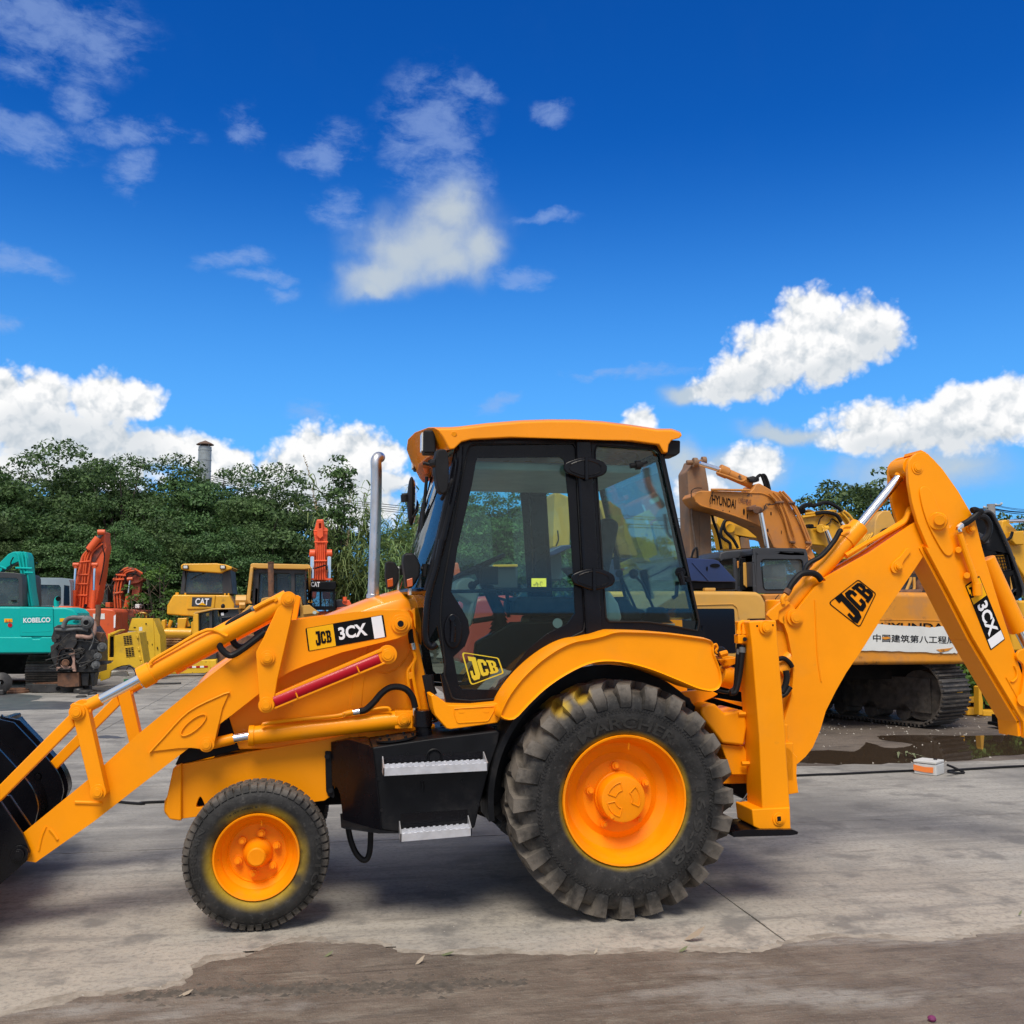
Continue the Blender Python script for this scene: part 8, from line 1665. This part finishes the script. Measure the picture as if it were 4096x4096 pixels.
for k in range(700):
    p = V(rb.uniform(x0-9, x1), rb.uniform(28.9, 33), 0); p.z = rb.uniform(.1, 2.6); d = V(rb.uniform(-.6, .6), rb.uniform(-.5, .1), rb.uniform(-.4, .7)); m.add([p, p+d*.5+V(.012, 0, .04), p+d, p+d*.5-V(.012, 0, -.04)], [[0,1,2,3]])
link('dry_brushwood', m.mesh('dry_brushwood', DRYW, recalc=False), kind='stuff')
# pale wall glimpsed behind the trees
PW = mat('pinkish_wall_render', (.42, .34, .31), .8, var=(1, .1)); wl0 = W('Z', 80, 1060, 52); w1_ = W('Z', 460, 1060, 52)
Xw = thing('pale_building', 'pale pinkish building wall glimpsed through gaps in the left tree row', 'building', (0, 52, 0)); M().box((wl0.x, 52, -.02), (w1_.x, 58, 5.6)).make('wall', PW, Xw)
for k in range(4): M().box((wl0.x+2+k*3, 51.96, 2.6), (wl0.x+3.2+k*3, 51.99, 4.0)).make('window', DKG, Xw)
# chimney
cb0, ct0 = W('Z', 387, 905, 60), W('Z', 387, 843, 60); rr = (W('Z', 400, 860, 60).x-W('Z', 375, 860, 60).x)/2
X = thing('vent_chimney', 'round grey metal chimney with a conical rain cap above the tree tops', 'chimney', (ct0.x, 60, 0))
fl = M().cyl((ct0.x, 60, 0), (ct0.x, 60, ct0.z), rr, seg=24).make('flue', GMT, X)
for z in (.25, .9, 1.6): M().lathe([(rr*1.0, 0), (rr*1.05, 0), (rr*1.05, .07), (rr*1.0, .07)], (ct0.x, 60, ct0.z-z), (0, 0, 1), 24).make('flue_band', GMT, fl)
for k in range(4): a = math.pi/4+k*math.pi/2; M().tube([V(ct0.x+rr*.8*math.cos(a), 60+rr*.8*math.sin(a), ct0.z-.05), V(ct0.x+rr*.9*math.cos(a), 60+rr*.9*math.sin(a), ct0.z+.22)], .03, 6, 0).make('cap_strut', GMT, X)
M().lathe([(0, .42), (rr*.9, .26), (rr*1.35, .15), (rr*1.35, .12), (0, .16)], ct0, (0, 0, 1), 24).make('rain_cap', mat('rusty_cap', (.12, .075, .05), .7, var=(4, .2)), X)
# power pole and wires
pp = W('H', 1612, 765, 62); X = thing('power_pole', 'grey concrete power pole with crossarm behind the raised dipper', 'power pole', (pp.x, 62, 0)); M().cyl((pp.x, 62, 0), pp, .42, .30, seg=14).make('pole', POLE, X)
M().cyl(W('H', 1540, 803, 62), W('H', 1715, 768, 62), .07, seg=8).make('crossarm', GMT, X); M().cyl(W('H', 1545, 800, 62), W('H', 1590, 830, 62), .05, seg=8).make('arm_brace', GMT, X)
for u, v in ((1548,795),(1660,772),(1715,762)): M().cyl(W('H', u, v, 62), W('H', u, v-12, 62), .09, seg=8).make('insulator', BNR, X)
def wire(a, b, sag, label, r=.02, group='overhead wires'):
    p, q_ = a, b; pts = [p.lerp(q_, k/12)-V(0, 0, sag*4*(k/12)*(1-k/12)) for k in range(13)]; o = M().tube(pts, r, 5, 0).make('power_wire', RUB, None); tag(o, label, 'wire', group)
for k, (v0, v1) in enumerate(((768,790),(775,810),(812,800),(820,830),(805,800))): wire(W('H', 1640, v0, 62), W('H', 2300, v1, 58), .3, '%s black wire running right from the power pole' % ('topmost thin', 'second thin', 'third', 'lowest', 'fourth')[k], .018 if k < 2 else .03, 'overhead wires right of the power pole')
for k, v in enumerate((850, 876, 940, 972)): wire(W('G', -900, v-30, 64), W('H', 1600, 800+k*9, 62), .9, '%s overhead wire crossing the sky behind the brown stick' % ('highest', 'second', 'third', 'lowest')[k], .028, 'overhead wires behind the weathered stick')
for k, v in enumerate((505, 540, 552, 560)): wire(W('B', -400, 330+k*14, 60), W('B', 1900, 660+k*18, 60), .5, '%s overhead wire behind the young tree and exhaust pipe' % ('highest', 'second', 'third', 'lowest')[k], .022, 'overhead wires above the left tree row')
